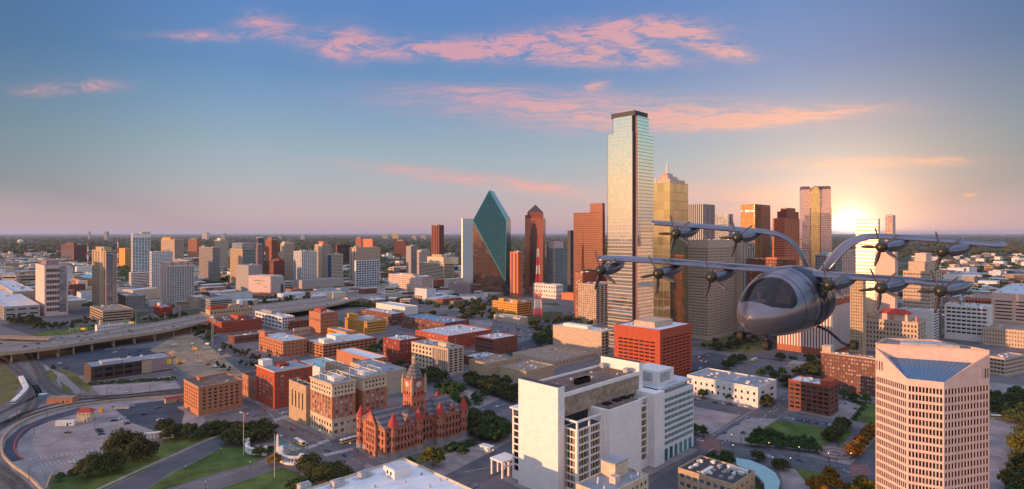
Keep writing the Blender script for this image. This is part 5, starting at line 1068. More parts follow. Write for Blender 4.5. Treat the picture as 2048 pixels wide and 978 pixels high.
def treeproto(seed,kind,h,r,leaves,lsz,low=.16,clumps=20):
    g=random.Random(seed); tk=MB(); th=h*low*1.25
    rings=[]
    for z_,rr in ((0,.045*h),(th*.3,.03*h),(th,.024*h),(h*.7,.008*h)):
        ox,oy=g.uniform(-.02,.02)*h*(z_>0),g.uniform(-.02,.02)*h*(z_>0); rings.append([(ox+rr*math.cos(k*math.pi/3),oy+rr*math.sin(k*math.pi/3),z_) for k in range(6)])
    tk.loft(rings); cs=[]
    for k in range(clumps):
        a=k*2.4+g.uniform(-.4,.4); q=math.sqrt((k+.5)/clumps); zr=g.uniform(0,1)
        rad=r*q*.78; zc_=h*(low+.10+(1-low-.26)*(1-q*q*.62)*g.uniform(.3,1.0)); cs.append((rad*math.cos(a),rad*math.sin(a),zc_,r*g.uniform(.30,.46)))
        if k%3==0: tk.bar((0,0,th*.8),(rad*math.cos(a)*.8,rad*math.sin(a)*.8,zc_),.007*h)
    lf=MB()
    for i in range(leaves):
        c_=cs[i%clumps]; d=Vector((g.gauss(0,1),g.gauss(0,1),g.gauss(0,1))).normalized()*c_[3]*(g.random()**.33); d.z*=.75
        p=Vector(c_[:3])+d; n_=(d.normalized()+Vector((g.uniform(-.7,.7),g.uniform(-.7,.7),g.uniform(-.3,.9)))).normalized(); e=n_.orthogonal().normalized(); f=n_.cross(e); an=g.uniform(0,6.3); e,f=e*math.cos(an)+f*math.sin(an),f*math.cos(an)-e*math.sin(an); s_=lsz*g.uniform(.6,1.25)
        lf.poly([p+e*s_,p+f*s_*.7,p-e*s_,p-f*s_*.7])
    return tk.mesh('trunk',bark),lf.mesh('crown',FO[kind]),h
TP={}
for kd in ('oak','green','yellow','autumn'):
    TP[kd]=[treeproto(sum(map(ord,kd))+s_,kd,12,6.8 if kd=='oak' else 5.8,1700,.60) for s_ in range(3)]
TP['bush']=[treeproto(90+s_,'green',4,2.8,450,.42,.05,9) for s_ in range(2)]
TP['big']=[treeproto(50+s_,'oak',16,10.5,4800,.60,.14,30) for s_ in range(2)]
TP['conifer']=[treeproto(70+s_,'green',14,3.6,1300,.5,.1,18) for s_ in range(2)]
TQ=[]
def tree(kind,loc,h,label,group=None,wide=1.0,name='tree',cat='tree',g=rnd): TQ.append((h*wide/loc[1]*(.45 if name=='bush' else 1),kind,Vector(loc),h,label,group,wide,name,cat))
def plant(kind,loc,h,label,group=None,wide=1.0,name='tree',cat='tree',g=rnd):
    t,c_,h0=g.choice(TP[kind]); s_=h/h0; rt=empty(name,loc,g.uniform(0,6.28)); rt.scale=(s_*wide,s_*wide,s_); tag(rt,label,cat,group)
    inst(t,'trunk',rt); inst(c_,'crown',rt); return rt
def inside(p,poly):
    s_=None; n_=len(poly)
    for i in range(n_):
        a,b_=poly[i],poly[(i+1)%n_]; cr=(b_[0]-a[0])*(p[1]-a[1])-(b_[1]-a[1])*(p[0]-a[0])
        if s_ is None: s_=cr>0
        elif (cr>0)!=s_: return False
    return True
def blocked(x,y): return any(inside((x,y),f) for f in FOOT)
def T1(kind,px,py,h,label,wide=1.0,name='tree',cat='tree'): return tree(kind,G(px,py),h,label,None,wide,name,cat)
def cluster(kind,pts,h,label,group,name='tree',jit=.15,cat='tree',wide=1.0):
    h*=1.18
    for (px,py) in pts:
        g_=G(px,py); kd=kind if isinstance(kind,str) else rnd.choice(kind); tree(kd,g_,h*rnd.uniform(1-jit,1+jit),label,group,wide,name,cat)
def line(a,b,n): return [(a[0]+(b[0]-a[0])*(k+rnd.uniform(-.2,.2))/max(1,n-1),a[1]+(b[1]-a[1])*(k+rnd.uniform(-.2,.2))/max(1,n-1)) for k in range(n)]
def area(poly,n):
    out=[]; xs=[p[0] for p in poly]; ys=[p[1] for p in poly]; k=0
    while len(out)<n and k<n*30:
        k+=1; p=(rnd.uniform(min(xs),max(xs)),rnd.uniform(min(ys),max(ys)))
        if inside(p,poly):
            g_=G(*p)
            if not blocked(g_.x,g_.y): out.append(p)
    return out
T1('big',250,912,19,'huge dark live oak spreading over the edge of the round car park',.95); T1('big',285,922,16.5,'dark live oak leaning right beside the huge oak above the slope',.85)
T1('big',222,944,15,'broad dark live oak on the grassy slope below the car park',.85); T1('big',184,954,15.5,'rounded dark live oak at the left end of the slope group',.9)
T1('green',119,963,6.5,'small round green tree at the tip of the car park'); T1('bush',146,950,4.5,'low green bush beside the rounded live oak',1.0,'bush','bush')
cluster('oak',[(330,862),(352,872),(378,876),(402,874),(425,868),(445,868),(470,862),(340,880)],9.5,'dark live oak in the row below the orange brick warehouse','live oaks in front of the orange warehouse',wide=1.15)
T1('green',391,882,8,'lighter green young tree on the grass in front of the live oaks')
cluster('oak',[(462,886),(486,888),(510,884),(530,882),(500,874),(528,870),(478,874)],11,'dark oak in the clump between the lawn and the reflecting pool','oaks beside the reflecting pool',wide=1.15)
T1('oak',520,912,7.5,'small round tree behind the upper white curved wall',1.2); T1('autumn',549,930,8.5,'brownish round tree beside the lower street by the obelisk',1.1); T1('oak',543,905,5,'low dark tree right of the small round tree',1.3)
cluster('big',[(630,958),(655,965)],11,'spreading dark oak right of the curved colonnade','oaks right of the colonnade',wide=.9); cluster('oak',[(675,962),(618,942)],10,'smaller dark oak edging the colonnade group','small oaks at the colonnade',wide=1.2)
cluster('green',[(598,985),(612,990),(585,985)],9,'dark green tree at the bottom edge below the colonnade','trees below the colonnade')
T1('yellow',867,931,14,'olive yellow tree in front of the sandstone courthouse',1.1); T1('green',820,936,8,'small green tree by the courthouse front, left of the olive tree')
cluster('bush',[(905,900),(918,897),(932,893),(944,890),(925,905)],4.2,'dark round bush along the courthouse terrace','bushes along the courthouse terrace','bush',cat='bush',wide=1.4)
cluster(['oak','green'],area([(935,880),(945,845),(985,845),(1020,870),(1020,905),(960,882)],20),11.5,'dark tree in the dense grove right of the sandstone courthouse','grove right of the sandstone courthouse',wide=1.05)
cluster('green',area([(855,800),(870,780),(925,778),(925,792),(880,802)],9),9,'green tree in the plaza block behind the clock tower','trees in the plaza behind the clock tower')
cluster('green',area([(905,815),(925,795),(968,795),(970,808),(930,825)],10),8,'round green tree on the paved square right of the clock tower','trees on the paved square')
cluster('oak',line((938,768),(1030,806),14)+line((934,758),(1030,790),10),9,'tree in the dark row in front of the tan court buildings','row of trees before the tan court buildings')
cluster('oak',[(845,756),(858,760),(872,762),(885,764),(866,752),(850,768)],10,'dark tree below the striped office block','trees below the striped office block')
cluster('oak',[(795,735),(812,740),(825,738),(806,730)],8,'dark street tree near the crimson brick building','trees near the crimson building')
cluster('green',area([(740,700),(765,690),(775,715),(755,730)],6),9,'tree between the parking garage and the crimson building','trees by the parking garage')
cluster('yellow',[(445,700),(452,703),(460,706),(468,710),(476,712)],9,'yellowish tree along the street beside the building site','yellowish trees by the building site')
cluster('yellow',[(484,712),(494,716),(504,720),(512,722),(520,724),(498,708)],8,'olive tree in front of the orange brick loft','olive trees before the orange loft')
cluster('green',[(484,732),(494,735),(503,738),(512,737),(446,740),(460,745),(433,735),(540,722)],6.5,'small green street tree around the lower edge of the building site','street trees by the building site')
cluster('green',area([(385,660),(420,655),(425,685),(400,690)],10),10,'dark tree in the clump left of the dark red warehouse','trees left of the dark red warehouse')
cluster('green',[(105,742)],8,'bright round green tree beside the curving path',None)
cluster('bush',line((180,770),(345,760),16),3.4,'hedge bush along the foot of the dark brown office','hedge below the dark brown office','bush',cat='bush',wide=1.2)
# right side
cluster('green',line((1504,892),(1632,905),9)+line((1510,882),(1625,893),8)+line((1515,875),(1560,880),3),6.8,'clipped dark tree in the double row below the lawn','double row of trees below the lawn',wide=1.0)
cluster('oak',line((1660,882),(1690,855),7),8,'dark tree in the slanting row right of the lawn','slanting row right of the lawn')
cluster('autumn',line((1706,915),(1745,868),9),8,'golden autumn tree in the row beside the bus lane','golden trees beside the bus lane')
cluster('autumn',[(1648,975),(1662,962),(1630,985),(1640,1000),(1670,985)],8.5,'golden tree at the bottom right corner of the round park','golden trees at the bottom edge')
cluster('yellow',[(1700,990),(1725,985),(1745,992),(1710,1000)],7.5,'olive tree at the foot of the pink tower','olive trees at the foot of the pink tower')
cluster('green',[(1428,935),(1440,938),(1455,928)],9,'green tree behind the sand brick office','trees behind the sand brick office'); T1('oak',1516,922,8,'round dark tree at the end of the curved canopy'); cluster('oak',[(1556,938),(1566,940)],7,'low dark tree beside the paved court','trees beside the paved court')
T1('green',1391,868,9,'broad green tree right of the white glazed wing'); T1('conifer',1408,876,11.5,'dark pointed tree at the corner of the concrete car park')
T1('green',1405,797,10,'green tree before the left part of the white federal building'); T1('green',1461,803,10,'green tree before the middle of the white federal building'); T1('oak',1530,812,12,'dark tree at the right corner of the white federal building',1.1)
cluster('oak',area([(1570,775),(1580,745),(1640,735),(1645,765),(1600,785)],14),10,'dark tree in the grove left of the long brown building','grove left of the long brown building')
cluster('green',[(1522,755),(1538,745),(1550,760),(1565,750)],9,'green tree in the car park above the white federal building','trees in the car park above the federal building')
cluster('green',area([(1445,745),(1490,725),(1488,715),(1440,735)],8),9,'green tree in the strip beside the dark car park','trees beside the dark car park')
cluster('oak',area([(1390,700),(1470,672),(1560,690),(1500,706)],26),9,'tree in the small park below the aircraft','trees in the small park below the aircraft')
cluster('oak',area([(1555,718),(1640,720),(1645,732),(1560,725)],9),8,'tree along the foot of the ribbed red office','trees along the ribbed red office')
cluster('green',[(1688,797),(1708,802),(1732,806)],7.5,'small tree on the grass before the long brown building','small trees before the long brown building')
cluster('bush',line((1708,840),(1728,815),6)+line((1700,800),(1728,812),4),3,'low dark hedge bush around the small car park','hedge around the small car park','bush',cat='bush')
cluster(['oak','green'],area([(1985,850),(1990,800),(2048,790),(2100,830),(2060,880),(2020,850)],24),11,'dark tree in the park at the right edge','trees in the park at the right edge')
T1('conifer',2008,832,15,'pointed dark tree right of the pink tower')
for k in range(26):
    py=880+k*9; px=2052-(k*.9)+rnd.uniform(-16,26); tree(rnd.choice(['yellow','oak','green']),G(px,py),14*rnd.uniform(.85,1.15),'tall hedge-like tree in the mass along the bottom right edge','trees along the bottom right edge',1.1)
# middle distance parks
for poly,n_,h_,lb,gp,kd in (([(880,655),(900,618),(1000,600),(1000,640),(930,650)],34,13,'tree in the park below the prism skyscraper','park trees below the prism skyscraper',['yellow','oak','green']),
    ([(1040,690),(1060,650),(1140,640),(1200,660),(1110,700)],40,11,'tree in the dark grove below the radio mast','grove below the radio mast',['oak','green']),
    ([(840,655),(865,630),(900,640),(880,668)],12,10,'tree behind the courtyard lofts','trees behind the courtyard lofts',['yellow','oak']),
    ([(495,620),(500,600),(600,597),(610,612),(540,622)],34,9,'tree in the strip below the museum cube','tree strip below the museum cube',['yellow','green']),
    ([(690,615),(700,600),(850,590),(860,610),(760,625)],44,11,'tree beside the freeway bend','trees beside the freeway bend',['oak','green']),
    ([(60,672),(50,655),(200,640),(210,655)],26,9,'tree in the green strip behind the freeway at left','green strip behind the freeway',['oak','yellow']),
    ([(0,640),(0,625),(60,640),(200,632),(190,648),(40,655)],34,10,'tree between the white garage and the freeway','trees between garage and freeway',['oak','green']),
    ([(270,660),(262,640),(330,636),(400,625),(345,650)],22,9,'tree on the bank below the rounded brick hall','trees below the rounded brick hall',['oak','yellow']),
    ([(400,585),(400,545),(470,540),(480,560)],50,12,'tree in the dark park left of the blank box building','park trees left of the blank box building',['oak']),
    ([(970,770),(1000,765),(1030,775),(1030,790)],5,9,'tree at the corner of the right tan court building','trees by the right tan court',['oak']),
    ([(1380,770),(1384,755),(1440,752),(1430,775)],7,8,'tree beside the vermilion cube','trees beside the vermilion cube',['oak'])):
    cluster(kd,area(poly,n_),h_,lb,gp)
# the largest in view stand as trees of their own, the small far ones as one mass
TQ.sort(key=lambda q:-q[0]); keep=[q for q in TQ if q[7]=='tree'][:290]+[q for q in TQ if q[7]=='bush']; ks=set(id(q) for q in keep)
for q in keep: plant(*q[1:])
VV=[];cnt=0
for q in TQ:
    if id(q) in ks: continue
    me=rnd.choice(TP[q[1]])[1]; h0=12; co=np.empty(len(me.vertices)*3); me.vertices.foreach_get('co',co); co=co.reshape(-1,4,3)[::5]
    ctr=co.mean(axis=1,keepdims=True); co=ctr+(co-ctr)*2.0; s_=q[3]/h0; a_=rnd.uniform(0,6.28); rm=np.array([[math.cos(a_),-math.sin(a_),0],[math.sin(a_),math.cos(a_),0],[0,0,1]])
    VV.append((co.reshape(-1,3)@rm.T)*np.array([s_*q[6],s_*q[6],s_])+np.array(q[2])); 
VV=np.concatenate(VV); me=bpy.data.meshes.new('distant_trees'); me.from_pydata(VV.tolist(),[],np.arange(len(VV)).reshape(-1,4).tolist()); me.materials.append(FO['oak']); o=bpy.data.objects.new('distant_trees',me); col.objects.link(o); tag(o,'mass of small trees in the middle distance between the lots and towers','trees',kind='stuff')
# ---------------- vehicles ----------------
def carmeshes(key,rgb,L=4.6,Wd=1.85,Hh=1.45):
    pm=plain('carpaint_'+key,rgb,.3,.2); body=MB()
    def sec(x,z0,z1,w_): return [(x,-w_,z0),(x,-w_,z1*.85+z0*.15),(x,-w_*.9,z1),(x,w_*.9,z1),(x,w_,z1*.85+z0*.15),(x,w_,z0)]
    w_=Wd/2; body.loft([sec(-L/2,.35,.8,w_*.9),sec(-L/2+.3,.25,.95,w_),sec(-.9,.25,.98,w_),sec(.9,.25,.92,w_),sec(L/2-.5,.25,.82,w_),sec(L/2,.35,.65,w_*.85)])
    body.loft([[(-1.25,-w_*.62,Hh-.06),(-1.25,w_*.62,Hh-.06)],[(.25,-w_*.62,Hh),(.25,w_*.62,Hh)]],closed=False,caps=False)
    gl=MB(); gl.loft([sec(-1.95,.9,.93,w_*.84),sec(-1.3,.9,Hh-.07,w_*.72),sec(.3,.9,Hh-.02,w_*.72),sec(1.15,.9,.95,w_*.84)])
    wh=MB()
    c0=[(.33*math.cos(k*math.pi/5),.33*math.sin(k*math.pi/5)) for k in range(10)]
    wh.loft([[(a,-.11,b_) for a,b_ in c0],[(a,.11,b_) for a,b_ in c0]])
    rf=MB().box(-1.25,.28,-w_*.66,w_*.66,Hh-.05,Hh+.02)
    return body.mesh('body',pm),gl.mesh('window',M['pane_blue']),wh.mesh('wheel',M['black']),rf.mesh('roof',pm)
CM={k:carmeshes(k,v) for k,v in dict(white=(.75,.75,.77),black=(.02,.02,.022),silver=(.35,.37,.4),red=(.4,.03,.03),blue=(.05,.10,.25),tan=(.4,.33,.25),charcoal=(.07,.07,.08)).items()}
def car(loc,ang,color,label,group=None,full=True):
    b,g_,w_,r_=CM[color]; rt=empty('car',loc,ang); tag(rt,label,'car',group); inst(b,'body',rt); inst(g_,'window',rt); inst(r_,'roof',rt)
    if full:
        for x_ in (-1.4,1.4):
            for y_ in (-.86,.86): inst(w_,'wheel',rt,(x_,y_,.33))
    return rt
AU,AV=R(45),R(135)
cols=['white','black','silver','red','blue','tan','charcoal','white','silver','black']
def cars(pts,ang,label,group,full=True,z=.1,colors=None):
    for i,(px,py) in enumerate(pts):
        g_=G(px,py,z); cc=(colors or cols)[(i*7+int(px))%len(colors or cols)]; lb=label.replace('car',cc+' car',1)
        car(g_,ang+rnd.uniform(-.04,.04)+(math.pi if rnd.random()<.5 else 0),cc,lb,group+' ('+cc+')' ,full)
car(G(135,866,.1),AV+.7,'black','black car alone in the middle of the round car park'); car(G(150,925,.1),.3,'white','white car near the bay lines of the round car park')
car(G(198,860,.1),.5,'charcoal','uppermost of three dark cars below the signal tower'); car(G(201,864,.1),.5,'black','middle one of three dark cars below the signal tower'); car(G(203,869,.1),.5,'charcoal','lowest of three dark cars below the signal tower')
car(G(228,842,.1),.6,'black','black car left of the pair of white cars'); car(G(245,837,.1),.8,'white','upper white car of the pair on the dark lot'); car(G(251,843,.1),.8,'white','lower white car of the pair on the dark lot'); car(G(255,848,.1),.8,'charcoal','dark car just below the pair of white cars')
car(G(262,813,.1),.6,'white','white car by the fence at the top of the dark lot'); car(G(289,829,.1),.5,'black','black car in the middle of the dark lot'); car(G(320,840,.1),1.0,'white','white car at the right side of the dark lot'); car(G(317,816,.1),.8,'charcoal','charcoal car near the orange brick warehouse'); car(G(206,897,.1),1.2,'silver','silver car half hidden by the huge live oak')
car(G(237,774,.1),.4,'white','white car on the pale lot below the dark brown office'); car(G(249,785,.1),.3,'white','white car beside the railway below the dark brown office'); car(G(336,765,.1),.4,'silver','silver car at the right end of the pale lot'); car(G(345,770,.1),.4,'white','white car at the right end of the pale lot')
cars([(120,727),(132,737),(180,708),(184,711),(245,698),(250,711),(257,709),(275,707),(278,702),(285,714),(230,705),(215,700),(300,708)],.6,'car on the dark lot behind the brown office','cars behind the brown office')
cars([(495,829),(507,832),(483,826)],AV,'car waiting at the street corner by the deep red block','cars waiting by the deep red block'); car(G(570,826,.1),AU,'white','white car parked beside the tan stone slab'); car(G(577,829,.1),AU,'white','white police car parked at the foot of the tan stone slab') if False else None
cars([(810,752),(800,755),(790,760),(782,764),(802,762),(775,768),(815,758)],AU,'car parked behind the grey stone block','cars behind the grey stone block')
car(G(967,821,.1),AU,'silver','silver car on the street left of the courts block'); car(G(995,814,.1),AU,'white','left white car on the street behind the grove'); car(G(1009,811,.1),AU,'silver','right silver car on the street behind the grove'); car(G(950,974,.1),AU,'silver','silver car at the bottom edge by the portico')
cars(line((1430,806),(1492,814),9),AV-.15,'car parked along the white federal building','cars along the white federal building'); cars([(1397,799),(1389,800)],AV,'car at the left corner of the white federal building','cars at the corner of the federal building')
cars(line((1572,836),(1632,848),9)+[(1651,850),(1660,851)],AU,'car parked below the six-storey brick building','cars below the six-storey brick building')
for px,py,cc,lb in ((1495,837,'blue','blue car driving up the wide street'),(1475,849,'blue','blue car following in the middle of the wide street'),(1449,867,'blue','bluish car low on the wide street'),(1486,866,'black','black car turning at the wide street'),(1540,811,'charcoal','charcoal car beside the dark corner tree'),(1695,856,'white','white car right of the slanting row of trees'),(1690,808,'blue','blue car in the small car park'),(1711,818,'charcoal','charcoal car at the hedge of the small car park')): car(G(px,py,.1),AU,cc,lb)
cars(area([(1388,742),(1388,715),(1425,708),(1475,718),(1440,740)],16),AU,'car on the dark car park right of the vermilion cube','cars right of the vermilion cube')
cars([(1045,700),(1052,703),(1060,706),(1068,708),(1075,706),(1050,697),(1058,700),(1066,703)],AU,'car parked right of the brown brick building','cars right of the brown brick building',False)
cars(area([(920,665),(985,650),(1080,650),(1060,675),(980,680)],60),AU,'car on the open lots below the orange office','cars below the orange office',False)
cars(area([(400,597),(410,575),(500,570),(500,592)],90),AU,'car on the big lot left of the museum cube','cars left of the museum cube',False)
cars(area([(700,628),(790,603),(835,612),(745,636)],24),AU,'car on the dark lot beyond the vermilion block','cars beyond the vermilion block',False)
cars(area([(1165,655),(1120,625),(1175,612),(1200,640)],34),AU,'car on the lot right of the radio mast','cars right of the radio mast',False)
cars(area([(70,662),(60,650),(190,650),(200,660)],18),AU,'car on the lot behind the freeway at left','cars behind the freeway',False)
for i in range(52):
    k=rnd.randint(1,45); t=rnd.choice([.1,.2,.3,.4,.6,.7,.8,.9]); p=ne[k].lerp(fe[k],t); d=ne[k+1]-ne[k-1]; cc=rnd.choice(cols); car(Vector((p.x,p.y,12.02)),math.atan2(d.y,d.x)+(math.pi if t>.5 else 0),cc,cc+' car driving on the elevated freeway','cars on the elevated freeway ('+cc+')',False)
def bus(px,py,ang,label,L=12):
    rt=empty('bus',G(px,py,.1),ang); tag(rt,label,'bus'); MB().box(-L/2,L/2,-1.27,1.27,.35,1.3).build('lower_body',plain('bus_yellow',(.75,.55,.03),.4),rt); MB().box(-L/2,L/2,-1.25,1.25,1.31,2.75).build('body',plain('bus_white',(.8,.8,.8),.4),rt)
    MB().box(-L/2+.4,L/2-.2,-1.3,1.3,1.6,2.4).build('window',M['pane'],rt); MB().box(L/2,L/2+.04,-1.1,1.1,1.3,2.6).build('windscreen',M['pane'],rt); MB().box(-L/2+.1,L/2-.1,-1.15,1.15,2.76,3.05).box(-3,-.5,-.8,.8,3.05,3.3).box(1,3,-.7,.7,3.05,3.25).build('roof',M['trim_white'],rt)
    for x_ in (-L/2+2,L/2-2.4):
        for y_ in (-1.25,1.25): inst(CM['white'][2],'wheel',rt,(x_,y_,.5),scale=(1.5,1.2,1.5))
bus(599,888,AV+math.pi,'yellow and white bus waiting before the crosswalk, a white car beside it'); bus(697,884,AU+math.pi,'yellow and white bus leaving the street beside the sandstone courthouse'); bus(1732,894,AU+math.pi+.05,'yellow bus beside the golden trees'); bus(1508,722,AU,'yellow and white bus at the right of the small park'); bus(2005,838,R(170),'long red and white bus right of the pink tower',16)
cars([(560,872),(640,888),(690,912),(655,903),(585,860),(528,822),(515,806)],AV,'car driving on the broad street before the tan stone slab','cars on the broad street')
cars([(1400,882),(1540,915),(1600,922),(1505,905),(1690,945)],AV,'car driving on the street below the lawn','cars on the street below the lawn')
car(G(611,887,.1),AV+math.pi,'white','white car beside the yellow and white bus at the crosswalk')
# light-rail train
q=path_pts([(42,760),(50,775),(52,785),(40,798),(24,813)],10)
rt=empty('light_rail_train',q[20]); rt.location.z=0; o=rt.location.copy(); tag(rt,'white articulated light-rail train curving on the tracks at the left edge','train')
def carbody(a,b_,nm):
    d=(b_-a).normalized(); n_=Vector((-d.y,d.x,0))*1.9
    for nm2,z0,z1,mt,e in ((nm,1.0,3.7,'trim_white',1.0),('window',1.9,2.9,'pane',1.03),('roof',3.71,4.1,'trim_white',.9)):
        mb=MB(); p=[a-n_*e,b_-n_*e,b_+n_*e,a+n_*e]; mb.prism([(v_.x-o.x,v_.y-o.y) for v_ in p],z0,z1); mb.build(nm2,M[mt],rt)
    mb=MB(); p=[a-n_*.8,b_-n_*.8,b_+n_*.8,a+n_*.8]; mb.prism([(v_.x-o.x,v_.y-o.y) for v_ in p],.4,1.0); mb.build('bogie',M['black'],rt)
idx=[0,9,10,18,19,28,29,38]
for k in range(0,8,2): carbody(q[idx[k]],q[idx[k+1]],'body')
# ---------------- street furniture ----------------
M['lampglow']=plain('lampglow',(1.0,.62,.30),.5,0,2.0)
def lamp(px,py,h,label,group,lit=True,double=False):
    rt=empty('street_lamp',G(px,py,.1)); tag(rt,label,'street lamp',group); MB().cone(0,0,0,.5,.3,.2,8).cone(0,0,.5,h,.13,.09,6).build('pole',M['black'],rt)
    MB().cone(0,0,h,h+.3,.2,.3,8).cone(0,0,h+.3,h+.6,.3,.1,8).build('lamp_globe',M['lampglow'] if lit else M['trim_white'],rt)
for px,py,lb in ((545,860,'lit lamp at the kerb above the reflecting pool'),):
    lamp(px,py,5,lb,None)
for px,py in ((1463,886),(1486,0),(1538,903),(1657,925),(1465,0),(1466,908),(1702,925),(1598,912),(1581,935)):
    if py: lamp(px,py,5.5,'dark street lamp with a warm globe along the street below the lawn','lamps along the street below the lawn')
for px,py in ((371,946),(411,978),(340,902),(500,937),(400,930),(442,910),(560,922)): lamp(px,py,3.8,'short dark park lamp on the grassy plaza','park lamps on the grassy plaza',False)
for px,py in ((891,880),(917,868),(988,878),(736,880),(700,905),(640,878),(986,920),(965,884)): lamp(px,py,6,'dark street lamp around the sandstone courthouse','lamps around the courthouse',px%2==0)
for px,py in ((785,752),(880,748),(905,742),(830,755)): lamp(px,py,6,'glowing lamp in the plaza behind the clock tower','lamps behind the clock tower')
def mast(px,py,h,label,group): 
    rt=empty('light_mast',G(px,py)); tag(rt,label,'light mast',group); MB().cone(0,0,0,h,.28,.14,6).build('pole',M['metal'],rt); MB().box(-1.6,1.6,-.15,.15,h-.2,h+.05).build('lamp_arm',M['metal'],rt)
for px,py in ((140,700),(157,684),(250,672),(272,650),(205,668),(330,658),(360,640),(480,632)): mast(px,py,24,'tall twin-arm light mast beside the elevated freeway','light masts beside the freeway')
for px,py in ((34,905),(58,962),(68,870),(95,845),(135,795),(160,790),(172,800),(189,858),(222,805),(214,790),(262,790),(300,788),(33,840),(60,828),(120,800),(68,825)):
    rt=empty('catenary_pole',G(px,py)); tag(rt,'thin dark pole along the railway and round car park','pole','poles along the railway'); MB().cone(0,0,0,9,.2,.13,6).build('pole',plain('polebrown',(.12,.05,.05),.6),rt); MB().bar((0,0,8),(2.4,0,8.2),.08).build('arm',M['black'],rt)
for px,py,top,lb in ((487,911,826,'flagpole with a furled red flag at the top of the lawn'),(549,955,868,'plain white flagpole in front of the lower lawn')):
    g_=G(px,py); h=(py-top)/F*g_.y; rt=empty('flagpole',g_); tag(rt,lb,'flagpole'); MB().cone(0,0,0,h,.16,.08,8).cone(0,0,h,h+.3,.18,.02,6).build('pole',M['trim_white'],rt)
    if 'red' in lb:
        fl=MB(); fl.loft([[(0.1,.0,h-.3),(.8,.12,h-.5),(.9,-.1,h-.9)],[(.1,.05,h-2),(.5,.2,h-2.6),(.7,-.1,h-2.4)],[(.1,0,h-4.2),(.3,.15,h-4.4),(.45,-.05,h-4.3)]]); fl.build('flag',M['kerb_red'],rt)
def signal(px,py,lb,group=None):
    rt=empty('traffic_signal',G(px,py,.1)); tag(rt,lb,'traffic light',group); MB().cone(0,0,0,6.5,.16,.1,6).bar((0,0,6.2),(5,0,6.4),.08).build('pole',M['black'],rt)
    for x_ in (2.2,4.6): MB().box(x_-.2,x_+.2,-.15,.15,5.3,6.4).build('signal_head',M['black'],rt)
for px,py in ((1482,886),(1391,892),(1384,888),(1441,900),(1672,930),(1660,938),(1755,960),(1717,975),(615,905),(672,885),(715,905),(1562,822)): signal(px,py,'dark traffic light pole at a street crossing','traffic lights at the crossings')
# obelisk
g_=G(555,913); rt=empty('obelisk',g_); tag(rt,'slender white obelisk beside the reflecting pool','obelisk'); MB().loft([[(x_*1.0,y_*1.0,0) for x_,y_ in ((-1,-1),(1,-1),(1,1),(-1,1))],[(x_*.55,y_*.55,13.3) for x_,y_ in ((-1,-1),(1,-1),(1,1),(-1,1))],[(x_*.05,y_*.05,14.6) for x_,y_ in ((-1,-1),(1,-1),(1,1),(-1,1))]]).build('shaft',M['trim_white'],rt); MB().box(-1.6,1.6,-1.6,1.6,0,.8).build('plinth',M['trim_white'],rt)
# curved colonnades
def colonnade(label,c_,r,a0,a1,h,n_,py_):
    rt=empty('colonnade',G(*c_)); tag(rt,label,'colonnade'); pts=[(r*math.cos(R(a0+(a1-a0)*k/n_)),r*math.sin(R(a0+(a1-a0)*k/n_))) for k in range(n_+1)]
    inn=[(x_*(1-1.8/r),y_*(1-1.8/r)) for x_,y_ in pts]
    MB().loft([[(a[0],a[1],h-1.1),(a[0],a[1],h),(b_[0],b_[1],h),(b_[0],b_[1],h-1.1)] for a,b_ in zip(pts,inn)]).build('roof_beam',M['trim_white'],rt)
    MB().loft([[(a[0],a[1],0),(a[0],a[1],1.3),(b_[0],b_[1],1.3),(b_[0],b_[1],0)] for a,b_ in zip(pts,inn)]).build('base_wall',M['trim_white'],rt)
    for a,b_ in zip(pts,inn): MB().cone((a[0]+b_[0])/2,(a[1]+b_[1])/2,1.3,h-1.1,.45,.45,6).build('column',M['trim_white'],rt)
    k=0
    for e in (0,n_): a=pts[e]; MB().box(a[0]-1.3,a[0]+1.3,a[1]-1.3,a[1]+1.3,0,h+1.6).build('end_pylon',M['trim_white'],rt)
colonnade('white curved colonnade at the lower right of the grassy plaza',(602,915),13,175,290,5.2,12,0)
colonnade('white curved wall beside the oaks at the head of the lawn',(535,895),14,175,285,4,8,0)
g_=G(319,876); rt=empty('pergola',g_,R(20)); tag(rt,'white pergola pavilion behind the big live oaks','pergola')
MB().box(-13,10,-.6,1.6,3.6,4.3).build('roof_beam',M['trim_white'],rt); MB().box(3,9,-2.5,3,0,5.6).build('pavilion',M['trim_white'],rt)
for k in range(7): MB().cone(-12+k*2.2,.5,0,3.6,.35,.35,6).build('column',M['trim_white'],rt)
# signal tower, sheds
g_=G(167,843); rt=empty('signal_tower',g_,R(8)); tag(rt,'two-storey cream railway signal tower with a red hipped roof','signal tower'); pn=[]
massing(rt,-4.6,4.6,0,6,0,7.2,'cream',W(2,1,.5,.25,zb=4,zt=1),W(3,1,.6,.25,zb=4.2,zt=1),'roof_dark',.2,430,panesto=pn); put_panes(pn,rt,430)
mb=MB(); e=1.2; c4=[(-4.6-e,-e),(4.6+e,-e),(4.6+e,6+e),(-4.6-e,6+e)]; r1,r2=(-2,3,9.6),(2,3,9.6)
mb.poly([(*c4[0],7.1),(*c4[1],7.1),r2,r1]);mb.poly([(*c4[1],7.1),(*c4[2],7.1),r2]);mb.poly([(*c4[2],7.1),(*c4[3],7.1),r1,r2]);mb.poly([(*c4[3],7.1),(*c4[0],7.1),r1]); mb.poly([(*p,7.1) for p in c4][::-1]); mb.build('roof',M['tile_red'],rt); MB().box(1,3.6,-2,-.01,0,3.4).build('porch',M['cream'],rt); MB().box(1.8,2.6,-2.1,-2.01,0,2.1).build('door',M['pane'],rt)
